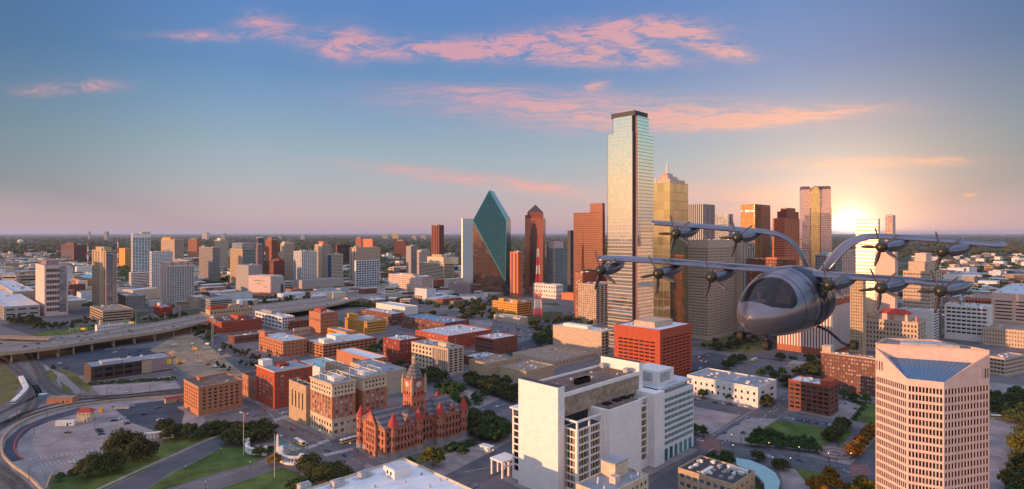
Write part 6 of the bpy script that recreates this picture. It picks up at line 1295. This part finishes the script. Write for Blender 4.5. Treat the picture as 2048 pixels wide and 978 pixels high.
def shed(label,px,py,L,D,h,ang,mat,roof,name='shed',door=True):
    rt=empty(name,G(px,py),R(ang)); tag(rt,label,'shed'); MB().box(-L/2,L/2,0,D,0,h).build('wall',M[mat],rt); MB().box(-L/2-.3,L/2+.3,-.3,D+.3,h,h+.3).build('roof',M[roof],rt)
    if door: MB().box(L*.12,L*.12+1,-.08,-.01,0,2.2).build('door',M['black'],rt); MB().box(L*.28,L*.28+1,-.08,-.01,1.2,2.2).build('window',M['pane'],rt)
    return rt
shed('long white portable cabin left of the signal tower',129,852,12.5,3.2,3.2,8,'white','trim_white','portable_cabin'); shed('low red brick railway building between the tracks',119,807,20,7,4.5,6,'brick_orange','roof_tan'); shed('blue metal tank shed beside the low red brick railway building',84,800,5,4,4.5,20,'roof_blue','roof_pale','tank_shed',False)
shed('small orange hut right of the signal tower',201,825,3,2.4,2.6,5,'brick_amber','brick_amber','hut',False); shed('grey machinery compound by the fence of the dark lot',243,818,11,3,2.4,8,'unit','metal','machinery',False); shed('red-roofed canopy left of the orange brick warehouse',350,805,14,5,4,40,'tan','roof_red','canopy')
shed('white bus shelter canopy on the terrace by the courthouse',970,903,9,4,3.2,-35,'trim_white','roof_white','shelter',False)
# yellow sign on the brown office
rt,lR,lL,z,Y=BLD['dark brown low office with a yellow square on its blank right end']
MB().box(lR*.72,lR+.25,-.35,-.01,1.5,z).build('blank_wall',M['mauve'],rt); MB().box(lR*.60,lR*.72,-.3,-.01,1,z-.5).build('tan_panel',M['tan'],rt); MB().box(lR*.92,lR*.98,-.5,-.36,z*.5,z*.85).build('yellow_sign',plain('signyellow',(.8,.55,.06),.4),rt)
# freeway gantry signs
for px,py,lb in ((160,668,'green and yellow overhead sign on the freeway'),(258,655,'orange-lit gantry sign over the freeway')):
    g_=G(px,py,12); rt=empty('overhead_sign',(g_.x,g_.y,12)); tag(rt,lb,'road sign'); MB().bar((-9,0,0),(-9,0,8),.2).bar((9,0,0),(9,0,8),.2).bar((-9,0,7.6),(9,0,7.6),.2).build('gantry',M['metal'],rt)
    mb=MB().box(-7,-1,-.3,-.1,5.6,8.6); mb.build('sign_panel',plain('sign_green',(.03,.2,.08),.4),rt); MB().box(1,7,-.3,-.1,5.6,8.2).build('sign_panel',plain('signyellow',(.8,.55,.06),.4),rt)
# tower crane and building site
g_=G(425,690); rt=empty('tower_crane',g_); tag(rt,'tower crane over the building site with a long pale jib','crane'); hc=34
mb=MB()
for sx,sy in ((1,1),(1,-1),(-1,1),(-1,-1)): mb.bar((sx,sy,0),(sx,sy,hc),.2)
for k in range(12): a,b_=hc*k/12,hc*(k+1)/12; mb.bar((-1,-1,a),(1,-1,b_),.12); mb.bar((-1,1,a),(-1,-1,b_),.12); mb.bar((1,-1,a),(1,1,b_),.12)
mb.build('mast',M['metal'],rt)
jb=MB(); d=Vector((-.62,.78,0)); 
for s_ in (-1,1): n_=Vector((-d.y,d.x,0))*s_; jb.bar(Vector((0,0,hc))+n_-d*18,Vector((0,0,hc))+n_+d*70,.3)
jb.bar(Vector((0,0,hc+2.2))-d*10,Vector((0,0,hc+2))+d*68,.3)
for k in range(26):
    a=Vector((0,0,hc))-d*8+d*3*k; n_=Vector((-d.y,d.x,0)); jb.bar(a+n_,a+d*1.5+Vector((0,0,2)),.14); jb.bar(a-n_,a+d*1.5+Vector((0,0,2)),.14); jb.bar(a+n_,a-n_+d*1.5,.14)
jb.build('jib',M['retain'],rt); MB().box(-1.5,1.5,-1.5,1.5,hc+.5,hc+3).build('cab',M['trim_white'],rt); p=-d*15; MB().box(p.x-2,p.x+2,p.y-2,p.y+2,hc-3,hc-.3).build('counterweight',M['concrete'],rt)
def mound(px,py,r,h,lb):
    mb=MB(); n_=14; rings=[]
    for j in range(5):
        t=j/4; rings.append([(r*(1-t*.9)*rnd.uniform(.85,1.1)*math.cos(k*2*math.pi/n_),r*(1-t*.9)*rnd.uniform(.85,1.1)*.7*math.sin(k*2*math.pi/n_),h*t*rnd.uniform(.9,1.1)-.1*(j==0)) for k in range(n_)])
    mb.loft(rings); o=mb.build('soil_mound',M['dirt'],loc=G(px,py)); tag(o,lb,'soil mound','soil mounds on the building site')
for px,py in ((380,712),(372,722),(405,722),(350,705),(395,698),(440,722),(455,712),(365,735)): mound(px,py,rnd.uniform(5,10),rnd.uniform(1.5,3.5),'brown mound of soil on the building site')
for i,(px,py) in enumerate([(393+k*3.4,712-(k%2)*5+k*.6) for k in range(14)]):
    rt=MB().box(-.5,.5,-.5,.5,0,5.5).build('concrete_column',M['concrete'],loc=G(px,py)); tag(rt,'bare grey concrete column standing on the building site','column','bare columns on the building site')
for px,py,mt in ((415,690,'white'),(385,690,'trim_white'),(349,692,'trim_white'),(430,735,'trim_white'),(392,700,'brick_amber'),(345,715,'brick_amber'),(440,703,'trim_white'),(415,730,'coral'),(360,728,'brick_amber')):
    rt=empty('excavator' if mt=='brick_amber' else 'site_truck',G(px,py),rnd.uniform(0,3)); tag(rt,('yellow excavator' if mt=='brick_amber' else 'pale truck')+' parked on the building site','excavator' if mt=='brick_amber' else 'truck','yellow excavators on the building site' if mt=='brick_amber' else 'trucks on the building site')
    MB().box(-3,1,-1.2,1.2,.9,3).build('body',M[mt],rt); MB().box(1.1,2.8,-1.2,1.2,.6,2.6).build('cab',M['trim_white'] if mt!='brick_amber' else M[mt],rt); MB().box(-3,2.8,-1.3,1.3,0,.8).build('undercarriage',M['black'],rt)
    if mt=='brick_amber': MB().bar((2.6,0,2),(5,0,5),.35).bar((5,0,5),(7,0,1.2),.3).build('boom',M[mt],rt)
# ---------------- pavements under buildings ----------------
for i,(r_,x0,x1,y0,y1) in enumerate(MBp):
    Mx=Matrix.Translation(r_.location)@Matrix.Rotation(r_.rotation_euler.z,4,'Z'); zz=.10+i*.0022
    mb=MB(); mb.prism([tuple((Mx@Vector(p+(0,)))[:2]) for p in ((x0,y0),(x1,y0),(x1,y1),(x0,y1))],0,zz); tag(mb.build('pavement',M['paving']),kind='structure')
# ---------------- far town and woodland ----------------
g=random.Random(21)
protos=[]
for i,(mt,rf) in enumerate((('cream','roof_pale'),('white','roof_grey'),('beige','roof_tan'),('brick_brown','roof_grey'),('palepink','roof_pale'),('coral','roof_tan'),('greystone','roof_white'),('tan','roof_red'))):
    mb=MB(); pn=[]
    for O2,D2 in (((0,1),(0,-1)),((0,0),(1,0)),((1,0),(0,1)),((1,1),(-1,0))): facade(mb,O2,D2,1.999999+0*1.0 if False else 1.0,0,1,None,pn)
    for k in range(3):
        z0=.18+.27*k; mb.box(-.012,-.002,.06,.94,z0,z0+.13,2); mb.box(.06,.94,-.012,-.002,z0,z0+.13,2)
    mb.poly([(0,0,.96),(1,0,.96),(1,1,.96),(0,1,.96)],1); mb.box(.3,.5,.4,.7,.96,1.08,0)
    protos.append(mb.mesh('far_building',[M[mt],M[rf],M['pane']]))
zones=[(300-80,-60,1300,1350,5200,'low pale building scattered among trees on the plain at left','low buildings on the left plain',14,95),
       (300,1000,1230,1500,4200,'low building of the dense town behind the midtown towers','low buildings behind midtown',16,80),
       (1830,2300,1000,900,4300,'flat-roofed building of the wide low town at right','low buildings of the right-hand town',11,110),
       (560,1010,0,1180,1620,'small low block squeezed between freeway and the midtown towers','small blocks beside the freeway',13,16),
       (1480,1990,0,880,1500,'small roof glimpsed between the downtown towers at right','small roofs between the right towers',22,14),
       (60,520,0,1160,1560,'small low block between the left towers and the freeway','small blocks between left towers and freeway',12,24)]
nb=0; farrest=[]
for (pa,pb,_,Y0,Y1,lb,gp,hh,cnt) in zones:
    for k in range(int(cnt*5)):
        Yy=Y0*(Y1/Y0)**g.random(); px=g.uniform(pa,pb); X=(px-CX)/F*Yy
        if blocked(X,Yy): continue
        w_=g.uniform(16,60); d_=g.uniform(14,45); h=g.uniform(5,hh)*(1 if g.random()<.85 else 2.2); a=R(45 if g.random()<.5 else g.uniform(0,90))
        if k<cnt: inst(g.choice(protos),'far_building',None,(X,Yy,0),(0,0,a),(w_,d_,h)); o=col.objects[-1]; tag(o,lb,'building',gp)
        else: farrest.append((X,Yy,w_,d_,h,a,g.randrange(5)))
mb=MB(); fm=['cream','white','roof_tan','brick_brown','roof_pale']
for (X,Yy,w_,d_,h,a,mi) in farrest:
    c_,s_=math.cos(a),math.sin(a); mb.prism([(X+c_*x_-s_*y_,Yy+s_*x_+c_*y_) for x_,y_ in ((0,0),(w_,0),(w_,d_),(0,d_))],0,h,mi,4 if mi<3 else 2)
o=mb.build('distant_houses',[M[k] for k in fm]); tag(o,'carpet of tiny distant low houses beyond the towers','houses',kind='stuff')
# far high-rises on the horizon
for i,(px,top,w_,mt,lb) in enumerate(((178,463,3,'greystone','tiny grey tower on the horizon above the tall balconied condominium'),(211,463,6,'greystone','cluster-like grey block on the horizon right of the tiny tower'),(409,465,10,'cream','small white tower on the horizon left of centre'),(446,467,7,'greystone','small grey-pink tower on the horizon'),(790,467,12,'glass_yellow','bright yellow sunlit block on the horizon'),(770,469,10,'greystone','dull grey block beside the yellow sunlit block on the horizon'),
    (846,467,11,'greystone','blue-grey block on the horizon left of the red slab'),(717,476,11,'coral','small peach block left of the coral slab'),(560,468,5,'greystone','faint tower on the horizon above the cream high-rise'),(605,469,8,'greystone','faint low block on the horizon right of the cream high-rise'),(800,482,22,'brick_brown','wide brown block near the horizon left of the red slab'),(828,472,8,'tan','brown slab near the horizon'),(1915,498,8,'white','small white silo building on the right-hand plain'),(385,478,18,'brick_orange','wide orange block near the horizon at left'),(1085,487,14,'palepink','pale block behind the grey grid office'))):
    Y=13000. if top<475 else 3300.; w3=w_/F*Y; p=AT(px,top,Y); rt=empty('far_tower',(p.x-w3/2,p.y,0)); tag(rt,lb,'tower'); MB().box(0,w3,0,w3,0,p.z).build('shaft',M[mt],rt); MB().box(w3*.2,w3*.7,w3*.2,w3*.7,p.z,p.z+6).build('penthouse',M['unit'],rt)
# woodland
nr=np.random.default_rng(5)
ico_v=np.array([(0,0,1)]+[(math.cos(a)*.9,math.sin(a)*.9,.35) for a in np.arange(5)*2*math.pi/5]+[(math.cos(a)*1.0,math.sin(a)*1.0,-.35) for a in (np.arange(5)+.5)*2*math.pi/5]+[(0,0,-.8)])
ico_f=[(0,1+k,1+(k+1)%5) for k in range(5)]+[(1+k,6+k,1+(k+1)%5) for k in range(5)]+[(1+(k+1)%5,6+k,6+(k+1)%5) for k in range(5)]+[(11,6+(k+1)%5,6+k) for k in range(5)]
def woodland(n_,Y0,Y1,pa,pb,s0,s1,name,label,key):
    V=[];Fc=[];c_=0; g=random.Random(n_)
    for i in range(n_):
        Yy=Y0*(Y1/Y0)**g.random(); px=g.uniform(pa,pb); X=(px-CX)/F*Yy
        if Yy<3000 and blocked(X,Yy): continue
        nz=math.sin(X*.004+Yy*.0031)+math.sin(X*.0017-Yy*.006+2)+math.sin(X*.009+1)*.5
        if nz<-.25 and g.random()<.75: continue
        for q in range(3 if Yy<3500 else 1):
            s_=g.uniform(s0,s1)*(1 if Yy<4000 else 2.2); v=ico_v*np.array([s_*g.uniform(.8,1.5),s_*g.uniform(.8,1.5),s_*.8])*nr.uniform(.75,1.25,(12,1))
            v=v+np.array([X+g.uniform(-9,9)*(q>0),Yy+g.uniform(-9,9)*(q>0),s_*.65]); V.append(v); Fc+= [(a+c_,b_+c_,d+c_) for a,b_,d in ico_f]; c_+=12
    me=bpy.data.meshes.new(name); me.from_pydata(np.concatenate(V).tolist(),[],Fc); me.materials.append(FO[key]); o=bpy.data.objects.new(name,me); col.objects.link(o); tag(o,label,'woodland',kind='stuff')
woodland(3600,1500,3500,-300,1250,5,8,'distant_woodland','dark tree cover spreading between far buildings at left','oak')
woodland(420,1150,1650,-40,1010,3.5,5,'park_trees','scattered dark trees between the midtown blocks','oak')
woodland(1500,1000,3500,1850,2350,5,8,'distant_woodland','dark tree cover between the low houses at right','oak')
woodland(6500,3500,20000,-350,2400,8,13,'distant_woodland','far blue-green woodland reaching the horizon','oak')
# ---------------- aircraft in the foreground ----------------
air=empty('electric_aircraft',(10.2,22.0,140.4)); tag(air,'lavender-grey electric aircraft with ten propellers and two wings, in flight at right','aircraft')
A0=air.location.copy()
def loc(p): return Vector(p)-A0
M['hull']=plain('hull',(.21,.205,.25),.26,.75); M['hull_dark']=plain('hull_dark',(.03,.03,.04),.22,.2); M['spinner']=plain('spinner',(.03,.034,.024),.35,.2); M['blade']=plain('blade',(.05,.052,.065),.4,.2); M['tyre']=plain('tyre',(.015,.016,.012),.7)
gm,gn,gb,gt=base('canopy_glass'); gb.inputs['Base Color'].default_value=(.02,.022,.03,1); gb.inputs['Roughness'].default_value=.08
tr=gn.n('ShaderNodeBsdfTransparent',{0:(.75,.75,.82,1)}).outputs[0]; mx=gn.n('ShaderNodeMixShader',{0:.36,1:gb.outputs[0],2:tr}); gt.links.new(mx.outputs[0],gt.nodes['Material Output'].inputs[0])
YW=lambda px:21.5-.0025*(px-1545)
TA=R(50); td=Vector((math.sin(TA),math.cos(TA),0)); sdv=Vector((math.cos(TA),-math.sin(TA),0)); up=Vector((0,0,1))
nose=AT(1497,638,20.0)
prof=[(0,.02,.02,.02,0),(.06,.20,.20,.2,0),(.2,.40,.36,.38,.02),(.5,.68,.58,.60,.05),(.95,.94,.86,.78,.12),(1.5,1.13,1.16,.92,.2),(2.1,1.24,1.34,1.00,.26),(2.8,1.27,1.40,1.03,.28),(3.5,1.22,1.36,1.0,.30),(4.3,1.05,1.22,.86,.34),(5.0,.78,1.0,.62,.42),(5.6,.42,.66,.32,.5),(5.9,.08,.2,.05,.55)]
def prm(s):
    for i in range(len(prof)-1):
        a,b=prof[i],prof[i+1]
        if s<=b[0]:
            t=(s-a[0])/(b[0]-a[0]); 
            p0=prof[max(i-1,0)]; p3=prof[min(i+2,len(prof)-1)]
            def cr(k):
                m0=(b[k]-p0[k])/(b[0]-p0[0])*(b[0]-a[0]) if i>0 else (b[k]-a[k])*1.4; m1=(p3[k]-a[k])/(p3[0]-a[0])*(b[0]-a[0])
                return (2*t**3-3*t*t+1)*a[k]+(t**3-2*t*t+t)*m0+(-2*t**3+3*t*t)*b[k]+(t**3-t*t)*m1
            return [cr(k) for k in (1,2,3,4)]
    return prof[-1][1:]
def hp(s,th,e=0.0):
    rh,rt_,rb,c_=prm(s); ca,sa=math.cos(th),math.sin(th); r2=rt_ if sa>0 else rb
    return nose+td*s+up*(c_+ (r2+e)*sa)+sdv*((rh+e)*ca)
SS=[.0,.03,.06,.12,.2,.32,.45,.6,.8,1.0,1.2,1.4,1.6,1.8,2.0,2.2,2.4,2.7,3.0,3.3,3.6,3.9,4.2,4.5,4.8,5.1,5.35,5.6,5.75,5.9]
TB=[(14,1.05,1.10),(17,.98,1.24),(22,.78,1.32),(36,.54,1.40),(52,.45,1.45),(70,.42,1.46),(86,.41,1.42),(102,.43,1.36),(118,.48,1.28),(134,.55,1.18),(146,.66,1.06),(153,.80,.90)]
def tb(th,k):
    t=math.degrees(th)
    for a,b in zip(TB,TB[1:]):
        if t<=b[0]: f=(t-a[0])/(b[0]-a[0]); f=max(0,f); return a[k]+(b[k]-a[k])*f
    return TB[-1][k]
TH0,TH1=R(14),R(153)
def inwin(s,th): return TH0<th<TH1 and tb(th,1)<s<tb(th,2)
SS=[.0,.03,.06,.12,.2,.3]+[.34+.03*k for k in range(42)]+[1.7,1.85,2.0,2.2,2.4,2.7,3.0,3.3,3.6,3.9,4.2,4.5,4.8,5.1,5.35,5.6,5.75,5.9]
def shell(e,smax=99,smin=-1):
    mb=MB(); n_=144
    for i in range(len(SS)-1):
        if SS[i+1]>smax or SS[i]<smin: continue
        for k in range(n_):
            a,b=2*math.pi*k/n_,2*math.pi*(k+1)/n_
            if inwin((SS[i]+SS[i+1])/2,(a+b)/2): continue
            mb.poly([loc(hp(SS[i],a,e)),loc(hp(SS[i],b,e)),loc(hp(SS[i+1],b,e)),loc(hp(SS[i+1],a,e))])
    return mb
def weld(mb,name,mat,parent):
    o=mb.build(name,mat,parent,smooth=True); import bmesh; bm=bmesh.new(); bm.from_mesh(o.data); bmesh.ops.remove_doubles(bm,verts=bm.verts,dist=.0008); bmesh.ops.recalc_face_normals(bm,faces=bm.faces)
    for f in bm.faces: f.smooth=True
    bm.to_mesh(o.data); bm.free(); return o
weld(shell(0),'fuselage',M['hull'],air)
M['cabin']=plain('cabin',(.05,.05,.06),.7)
weld(shell(-.035,2.3,.25),'cabin_lining',M['cabin'],air)
bk=MB(); bk.poly([loc(hp(2.2,2*math.pi*k/40,-.04)) for k in range(40)]); bk.build('bulkhead',M['cabin'],air)
def patch(name,mat,th0,th1,f0,f1,e,nt_=30,ns_=16,par=air):
    mb=MB()
    def pt(i,j):
        th=th0+(th1-th0)*j/nt_; a,b=f0(th),f1(th); s_=a+(b-a)*i/ns_; return loc(hp(s_,th,e))
    for i in range(ns_):
        for j in range(nt_): mb.poly([pt(i,j),pt(i,j+1),pt(i+1,j+1),pt(i+1,j)])
    return weld(mb,name,mat,par)
patch('windscreen',gm,TH0,TH1,lambda t:tb(t,1)-.03,lambda t:tb(t,2)+.03,.012,46,18)
def pt3(s,y,z): return nose+td*s+sdv*y+up*z
def bx3(name,s0_,s1_,y0,y1,z0,z1,mat,lean=0.0):
    mb=MB(); P8=[loc(pt3(s+lean*(zz-z0),yy,zz)) for zz in (z0,z1) for s,yy in ((s0_,y0),(s1_,y0),(s1_,y1),(s0_,y1))]
    for q in ((0,3,2,1),(4,5,6,7),(0,1,5,4),(1,2,6,5),(2,3,7,6),(3,0,4,7)): mb.poly([P8[k] for k in q])
    return mb.build(name,mat,air)
M['seat']=plain('seat',(.07,.07,.08),.6)
for yy in (-.34,.40):
    bx3('seat_back',1.52,1.66,yy-.26,yy+.26,-.1,.72,M['seat'],.15); bx3('seat_base',1.0,1.55,yy-.26,yy+.26,-.22,-.05,M['seat']); bx3('headrest',1.62,1.72,yy-.13,yy+.13,.76,.98,M['seat'])
bx3('instrument_panel',.62,.8,-.5,.5,-.1,.22,M['cabin'])
# pilot: one skinned figure
def figure(name,label,root_s,yy):
    J={'pel':(1.38,0,.0,.15,.13),'wai':(1.42,0,.2,.13,.11),'che':(1.44,0,.42,.17,.12),'nek':(1.43,0,.60,.06,.06),'chn':(1.40,0,.68,.075,.08),'hed':(1.40,0,.80,.095,.11),'top':(1.41,0,.88,.06,.07),
       'shl':(1.43,-.19,.52,.06,.06),'ell':(1.30,-.25,.26,.045,.045),'hal':(1.05,-.16,.24,.035,.03),'shr':(1.43,.19,.52,.06,.06),'elr':(1.30,.25,.26,.045,.045),'har':(1.05,.16,.24,.035,.03),
       'hpl':(1.34,-.1,-.02,.09,.09),'knl':(.98,-.13,.03,.065,.065),'ftl':(.86,-.13,-.34,.045,.045),'hpr':(1.34,.1,-.02,.09,.09),'knr':(.98,.13,.03,.065,.065),'ftr':(.86,.13,-.34,.045,.045)}
    E=[('pel','wai'),('wai','che'),('che','nek'),('nek','chn'),('chn','hed'),('hed','top'),('che','shl'),('shl','ell'),('ell','hal'),('che','shr'),('shr','elr'),('elr','har'),('pel','hpl'),('hpl','knl'),('knl','ftl'),('pel','hpr'),('hpr','knr'),('knr','ftr')]
    ks=list(J); me=bpy.data.meshes.new(name); o0=pt3(1.38,yy,0); me.from_pydata([tuple(pt3(J[k][0],yy+J[k][1],J[k][2])-o0) for k in ks],[(ks.index(a),ks.index(b)) for a,b in E],[])
    o=bpy.data.objects.new(name,me); col.objects.link(o); o.location=o0; m_=o.modifiers.new('skin','SKIN'); sk=me.skin_vertices[0].data if me.skin_vertices else None
    if sk is None:
        import bmesh; bm=bmesh.new(); bm.from_mesh(me); bm.verts.layers.skin.verify(); bm.to_mesh(me); bm.free(); sk=me.skin_vertices[0].data
    for k,n_ in enumerate(ks): sk[k].radius=(J[n_][3],J[n_][4]); sk[k].use_root=(k==0)
    o.modifiers.new('sub','SUBSURF').render_levels=2; me.materials.append(plain('shirt',(.30,.31,.36),.8)); tag(o,label,'person')
    h=MB(); rings=[[ (0,0,0) for _ in range(12)]]; rings=[]
    for j in range(7):
        t=j/6*math.pi*.55; rings.append([tuple(pt3(1.405,yy,.815)-o0+up*(.125*math.cos(t))+td*(.115*math.sin(t)*math.cos(k*math.pi/6))+sdv*(.105*math.sin(t)*math.sin(k*math.pi/6))) for k in range(12)])
    h.loft(rings); h.build('hair',plain('hair',(.02,.015,.012),.6),o,smooth=True)
    f=MB(); fr=[]
    for j in range(7):
        t=j/6*math.pi; fr.append([tuple(pt3(1.375,yy,.775)-o0+up*(.115*math.cos(t))-td*(.085*math.sin(t)*math.cos(k*math.pi/6))+sdv*(.082*math.sin(t)*math.sin(k*math.pi/6))) for k in range(12)])
    f.loft(fr); f.build('face',plain('skin',(.42,.26,.19),.6),o,smooth=True)
patch('panel_seam',M['hull_dark'],R(-75),R(255),lambda t:1.66,lambda t:1.675,.008,60,1)
figure('person','person in a grey shirt seated behind the windscreen of the aircraft',1.4,-.34)
patch('side_glass',M['hull_dark'],R(-38),R(80),lambda t:2.55,lambda t:3.05,.013); patch('side_glass',M['hull_dark'],R(-30),R(60),lambda t:3.13,lambda t:3.75,.013); patch('side_glass',M['hull_dark'],R(-25),R(58),lambda t:3.85,lambda t:4.5,.013)
patch('panel_seam',M['hull_dark'],R(-60),R(240),lambda t:2.20,lambda t:2.215,.008,60,1)
nav=MB().cone(0,0,0,.02,.035,.035,10); 
o=nav.build('nose_lens',plain('lens',(.14,.13,.04),.3),air,loc=loc(nose+td*.0-td*.02)); o.rotation_euler=(td*-1).to_track_quat('Z','Y').to_euler()
def wing(name,pts,chord,th,pitch=0.0,parent=air,dark_tip=False):
    """pts: (px,py,Y) along the span; airfoil sections swept along them"""
    P_=[AT(*p) for p in pts]; q=[]
    for i in range(len(P_)-1):
        p0=P_[max(i-1,0)];p1=P_[i];p2=P_[i+1];p3=P_[min(i+2,len(P_)-1)]
        for k in range(5): t=k/5; q.append(.5*((2*p1)+(p2-p0)*t+(2*p0-5*p1+4*p2-p3)*t*t+(3*p1-p0-3*p2+p3)*t**3))
    q.append(P_[-1]); rings=[]
    cdv=Vector((.30,.954,0)).normalized(); n_=len(q)
    for i,p in enumerate(q):
        d=(q[min(i+1,n_-1)]-q[max(i-1,0)]).normalized(); nn=d.cross(cdv).normalized()
        if nn.z<0 and abs(d.z)<.7: nn=-nn
        if i and nn.dot(last)<0: nn=-nn
        last=nn; ch=(cdv+nn*math.sin(pitch)).normalized(); tt=i/(n_-1); c_=chord*(1-.25*abs(2*tt-1)**6); ring=[]
        for a,b in ((0,0),(.03,.35),(.12,.75),(.3,1.0),(.6,.75),(1,.04),(.6,-.35),(.3,-.5),(.12,-.45),(.03,-.25)): ring.append(loc(p+ch*(c_*a)+nn*(th*b)))
        rings.append(ring)
    mb=MB().loft(rings); o=mb.build(name,M['hull'],parent,smooth=True); return o
wy=YW
wing('front_wing',[(1195,520,wy(1195)),(1320,527,wy(1320)),(1440,537,wy(1440)),(1545,545,wy(1545)),(1660,556,wy(1660)),(1800,565,wy(1800)),(1908,574,wy(1908)),(1937,571,wy(1937))],1.15,.12,.15)
RY=lambda px:YW(px)+1.4
wing('rear_wing',[(1302,448,RY(1302)),(1400,456,RY(1400)),(1490,464,RY(1490)),(1540,469,RY(1540)),(1572,480,RY(1572)),(1594,500,RY(1594)),(1608,525,RY(1608)),(1622,556,RY(1620)+.3)],1.1,.12,.15)
wing('rear_wing',[(1646,556,RY(1650)+.3),(1672,525,RY(1672)),(1695,500,RY(1695)),(1722,483,RY(1722)),(1755,477,RY(1755)),(1850,482,RY(1850)),(1950,490,RY(1950)),(2000,494,RY(2000)),(2018,491,RY(2018))],1.1,.12,.15)
def propeller(px,py,Y,phase,seed):
    c_=AT(px,py,Y); va=math.atan2(c_.x,c_.y); a=va+R(30); ax=Vector((math.sin(a),math.cos(a),-.02)).normalized()
    sx=Vector((math.cos(a),-math.sin(a),0)); uz=ax.cross(sx).normalized(); uz=uz if uz.z>0 else -uz
    mb=MB(); rings=[]; Ln=1.75
    for i in range(15):
        t=i/14; r=.205*math.sin(min(1,t*1.6+.62)*math.pi/2)*(1 if t<.4 else max(.03,math.cos((t-.4)/.6*math.pi/2)**.7)); cz=t*t*.26+.01
        rings.append([loc(c_+ax*(.12+Ln*t)+sx*(r*math.cos(k*math.pi/8))+uz*(cz+r*1.05*math.sin(k*math.pi/8))) for k in range(16)])
    mb.loft(rings); nc=mb.build('nacelle',M['hull'],air,smooth=True)
    mb=MB(); rings=[[loc(c_+ax*(-.2*math.cos(j*math.pi/12))+sx*(.2*math.sin(j*math.pi/12)*math.cos(k*math.pi/10))+uz*(.2*math.sin(j*math.pi/12)*math.sin(k*math.pi/10))) for k in range(20)] for j in range(0,11)]
    mb.loft(rings); weld(mb,'spinner',M['spinner'],nc)
    for k in range(5):
        an=R(phase+72*k); rad=(sx*math.cos(an)+uz*math.sin(an)); tg=(uz*math.cos(an)-sx*math.sin(an)); mb=MB(); rr=[]
        for t in (0,.15,.35,.6,.85,1):
            r=.15+.60*t; w_=(.045,.06,.07,.062,.045,.018)[(0,.15,.35,.6,.85,1).index(t)]; tw=R(50-34*t); cdir=tg*math.cos(tw)+ax*math.sin(tw); nd=tg*-math.sin(tw)+ax*math.cos(tw)
            rr.append([loc(c_-ax*.02+rad*r+cdir*x_*w_+nd*y_*.014) for x_,y_ in ((-1,0),(-.5,1),(.5,1),(1,0),(.5,-1),(-.5,-1))])
        mb.loft(rr); mb.build('blade',M['blade'],nc,smooth=True)
    hb=MB().bar(loc(c_+ax*.1+uz*.15),loc(c_+ax*.1+uz*.27),.03); hb.build('antenna_stub',M['blade'],nc)
for px,py,ph in ((1202,541,36),(1317,547,50),(1423,554,37),(1658,570,35),(1762,576,48),(1881,582,42)): propeller(px,py,YW(px)-.5,ph,0)
for px,py,ph in ((1352,467,37),(1475,475,37),(1763,494,36),(1885,503,36)): propeller(px,py,RY(px)-.6,ph,0)
# undercarriage
def tube(name,pts,r,mat):
    mb=MB(); P_=[AT(*p) for p in pts]; rings=[]
    for i,p in enumerate(P_):
        d=(P_[min(i+1,len(P_)-1)]-P_[max(i-1,0)]).normalized(); e=d.orthogonal().normalized(); f=d.cross(e); rings.append([loc(p+e*r*math.cos(k*math.pi/5)+f*r*math.sin(k*math.pi/5)) for k in range(10)])
    if True:
        base_e=None; rings=[]
        for i,p in enumerate(P_):
            d=(P_[min(i+1,len(P_)-1)]-P_[max(i-1,0)]).normalized(); e=Vector((0,1,0)); e=(e-d*e.dot(d)).normalized(); f=d.cross(e); rings.append([loc(p+e*r*math.cos(k*math.pi/5)+f*r*math.sin(k*math.pi/5)) for k in range(10)])
    mb.loft(rings); return mb.build(name,mat,air,smooth=True)
tube('landing_strut',[(1600,648,22.6),(1622,650,22.3),(1640,654,22.1),(1657,662,22),(1670,673,21.9),(1682,684,21.8),(1692,689,21.8),(1704,690,21.8)],.05,M['hull_dark'])
def wheel(px,py,Y,r):
    c_=AT(px,py,Y); mb=MB(); pr=((-.12,.55),(-.11,.9),(-.05,1),(.05,1),(.11,.9),(.12,.55)); rings=[[loc(c_+sdv*x_+up*(r*q*math.cos(k*math.pi/12))+td*(r*q*math.sin(k*math.pi/12))) for k in range(24)] for x_,q in pr]
    mb.loft(rings); w_=mb.build('wheel',M['tyre'],air,smooth=False); return w_
wheel(1708,690,21.8,.17); wheel(1483,671,22.2,.17); wheel(1534,690,20.8,.19)
tube('landing_strut',[(1534,660,21.0),(1534,675,20.85),(1531,684,20.8)],.045,M['hull_dark']); tube('landing_strut',[(1530,655,22.3),(1505,662,22.2),(1483,671,22.2)],.05,M['hull_dark'])
# ---------------- haze ----------------
hm=bpy.data.materials.new('haze'); hm.use_nodes=True; t=hm.node_tree; t.nodes.clear(); N2=NT(t)
vol=N2.n('ShaderNodeVolumePrincipled'); vol.inputs['Color'].default_value=(.62,.74,.98,1); vol.inputs['Density'].default_value=HAZE; vol.inputs['Anisotropy'].default_value=.1
out=N2.n('ShaderNodeOutputMaterial'); t.links.new(vol.outputs[0],out.inputs['Volume'])
hz=MB().box(-60000,60000,-2100,92000,-1.0,330).build('haze',hm); tag(hz,kind='stuff')
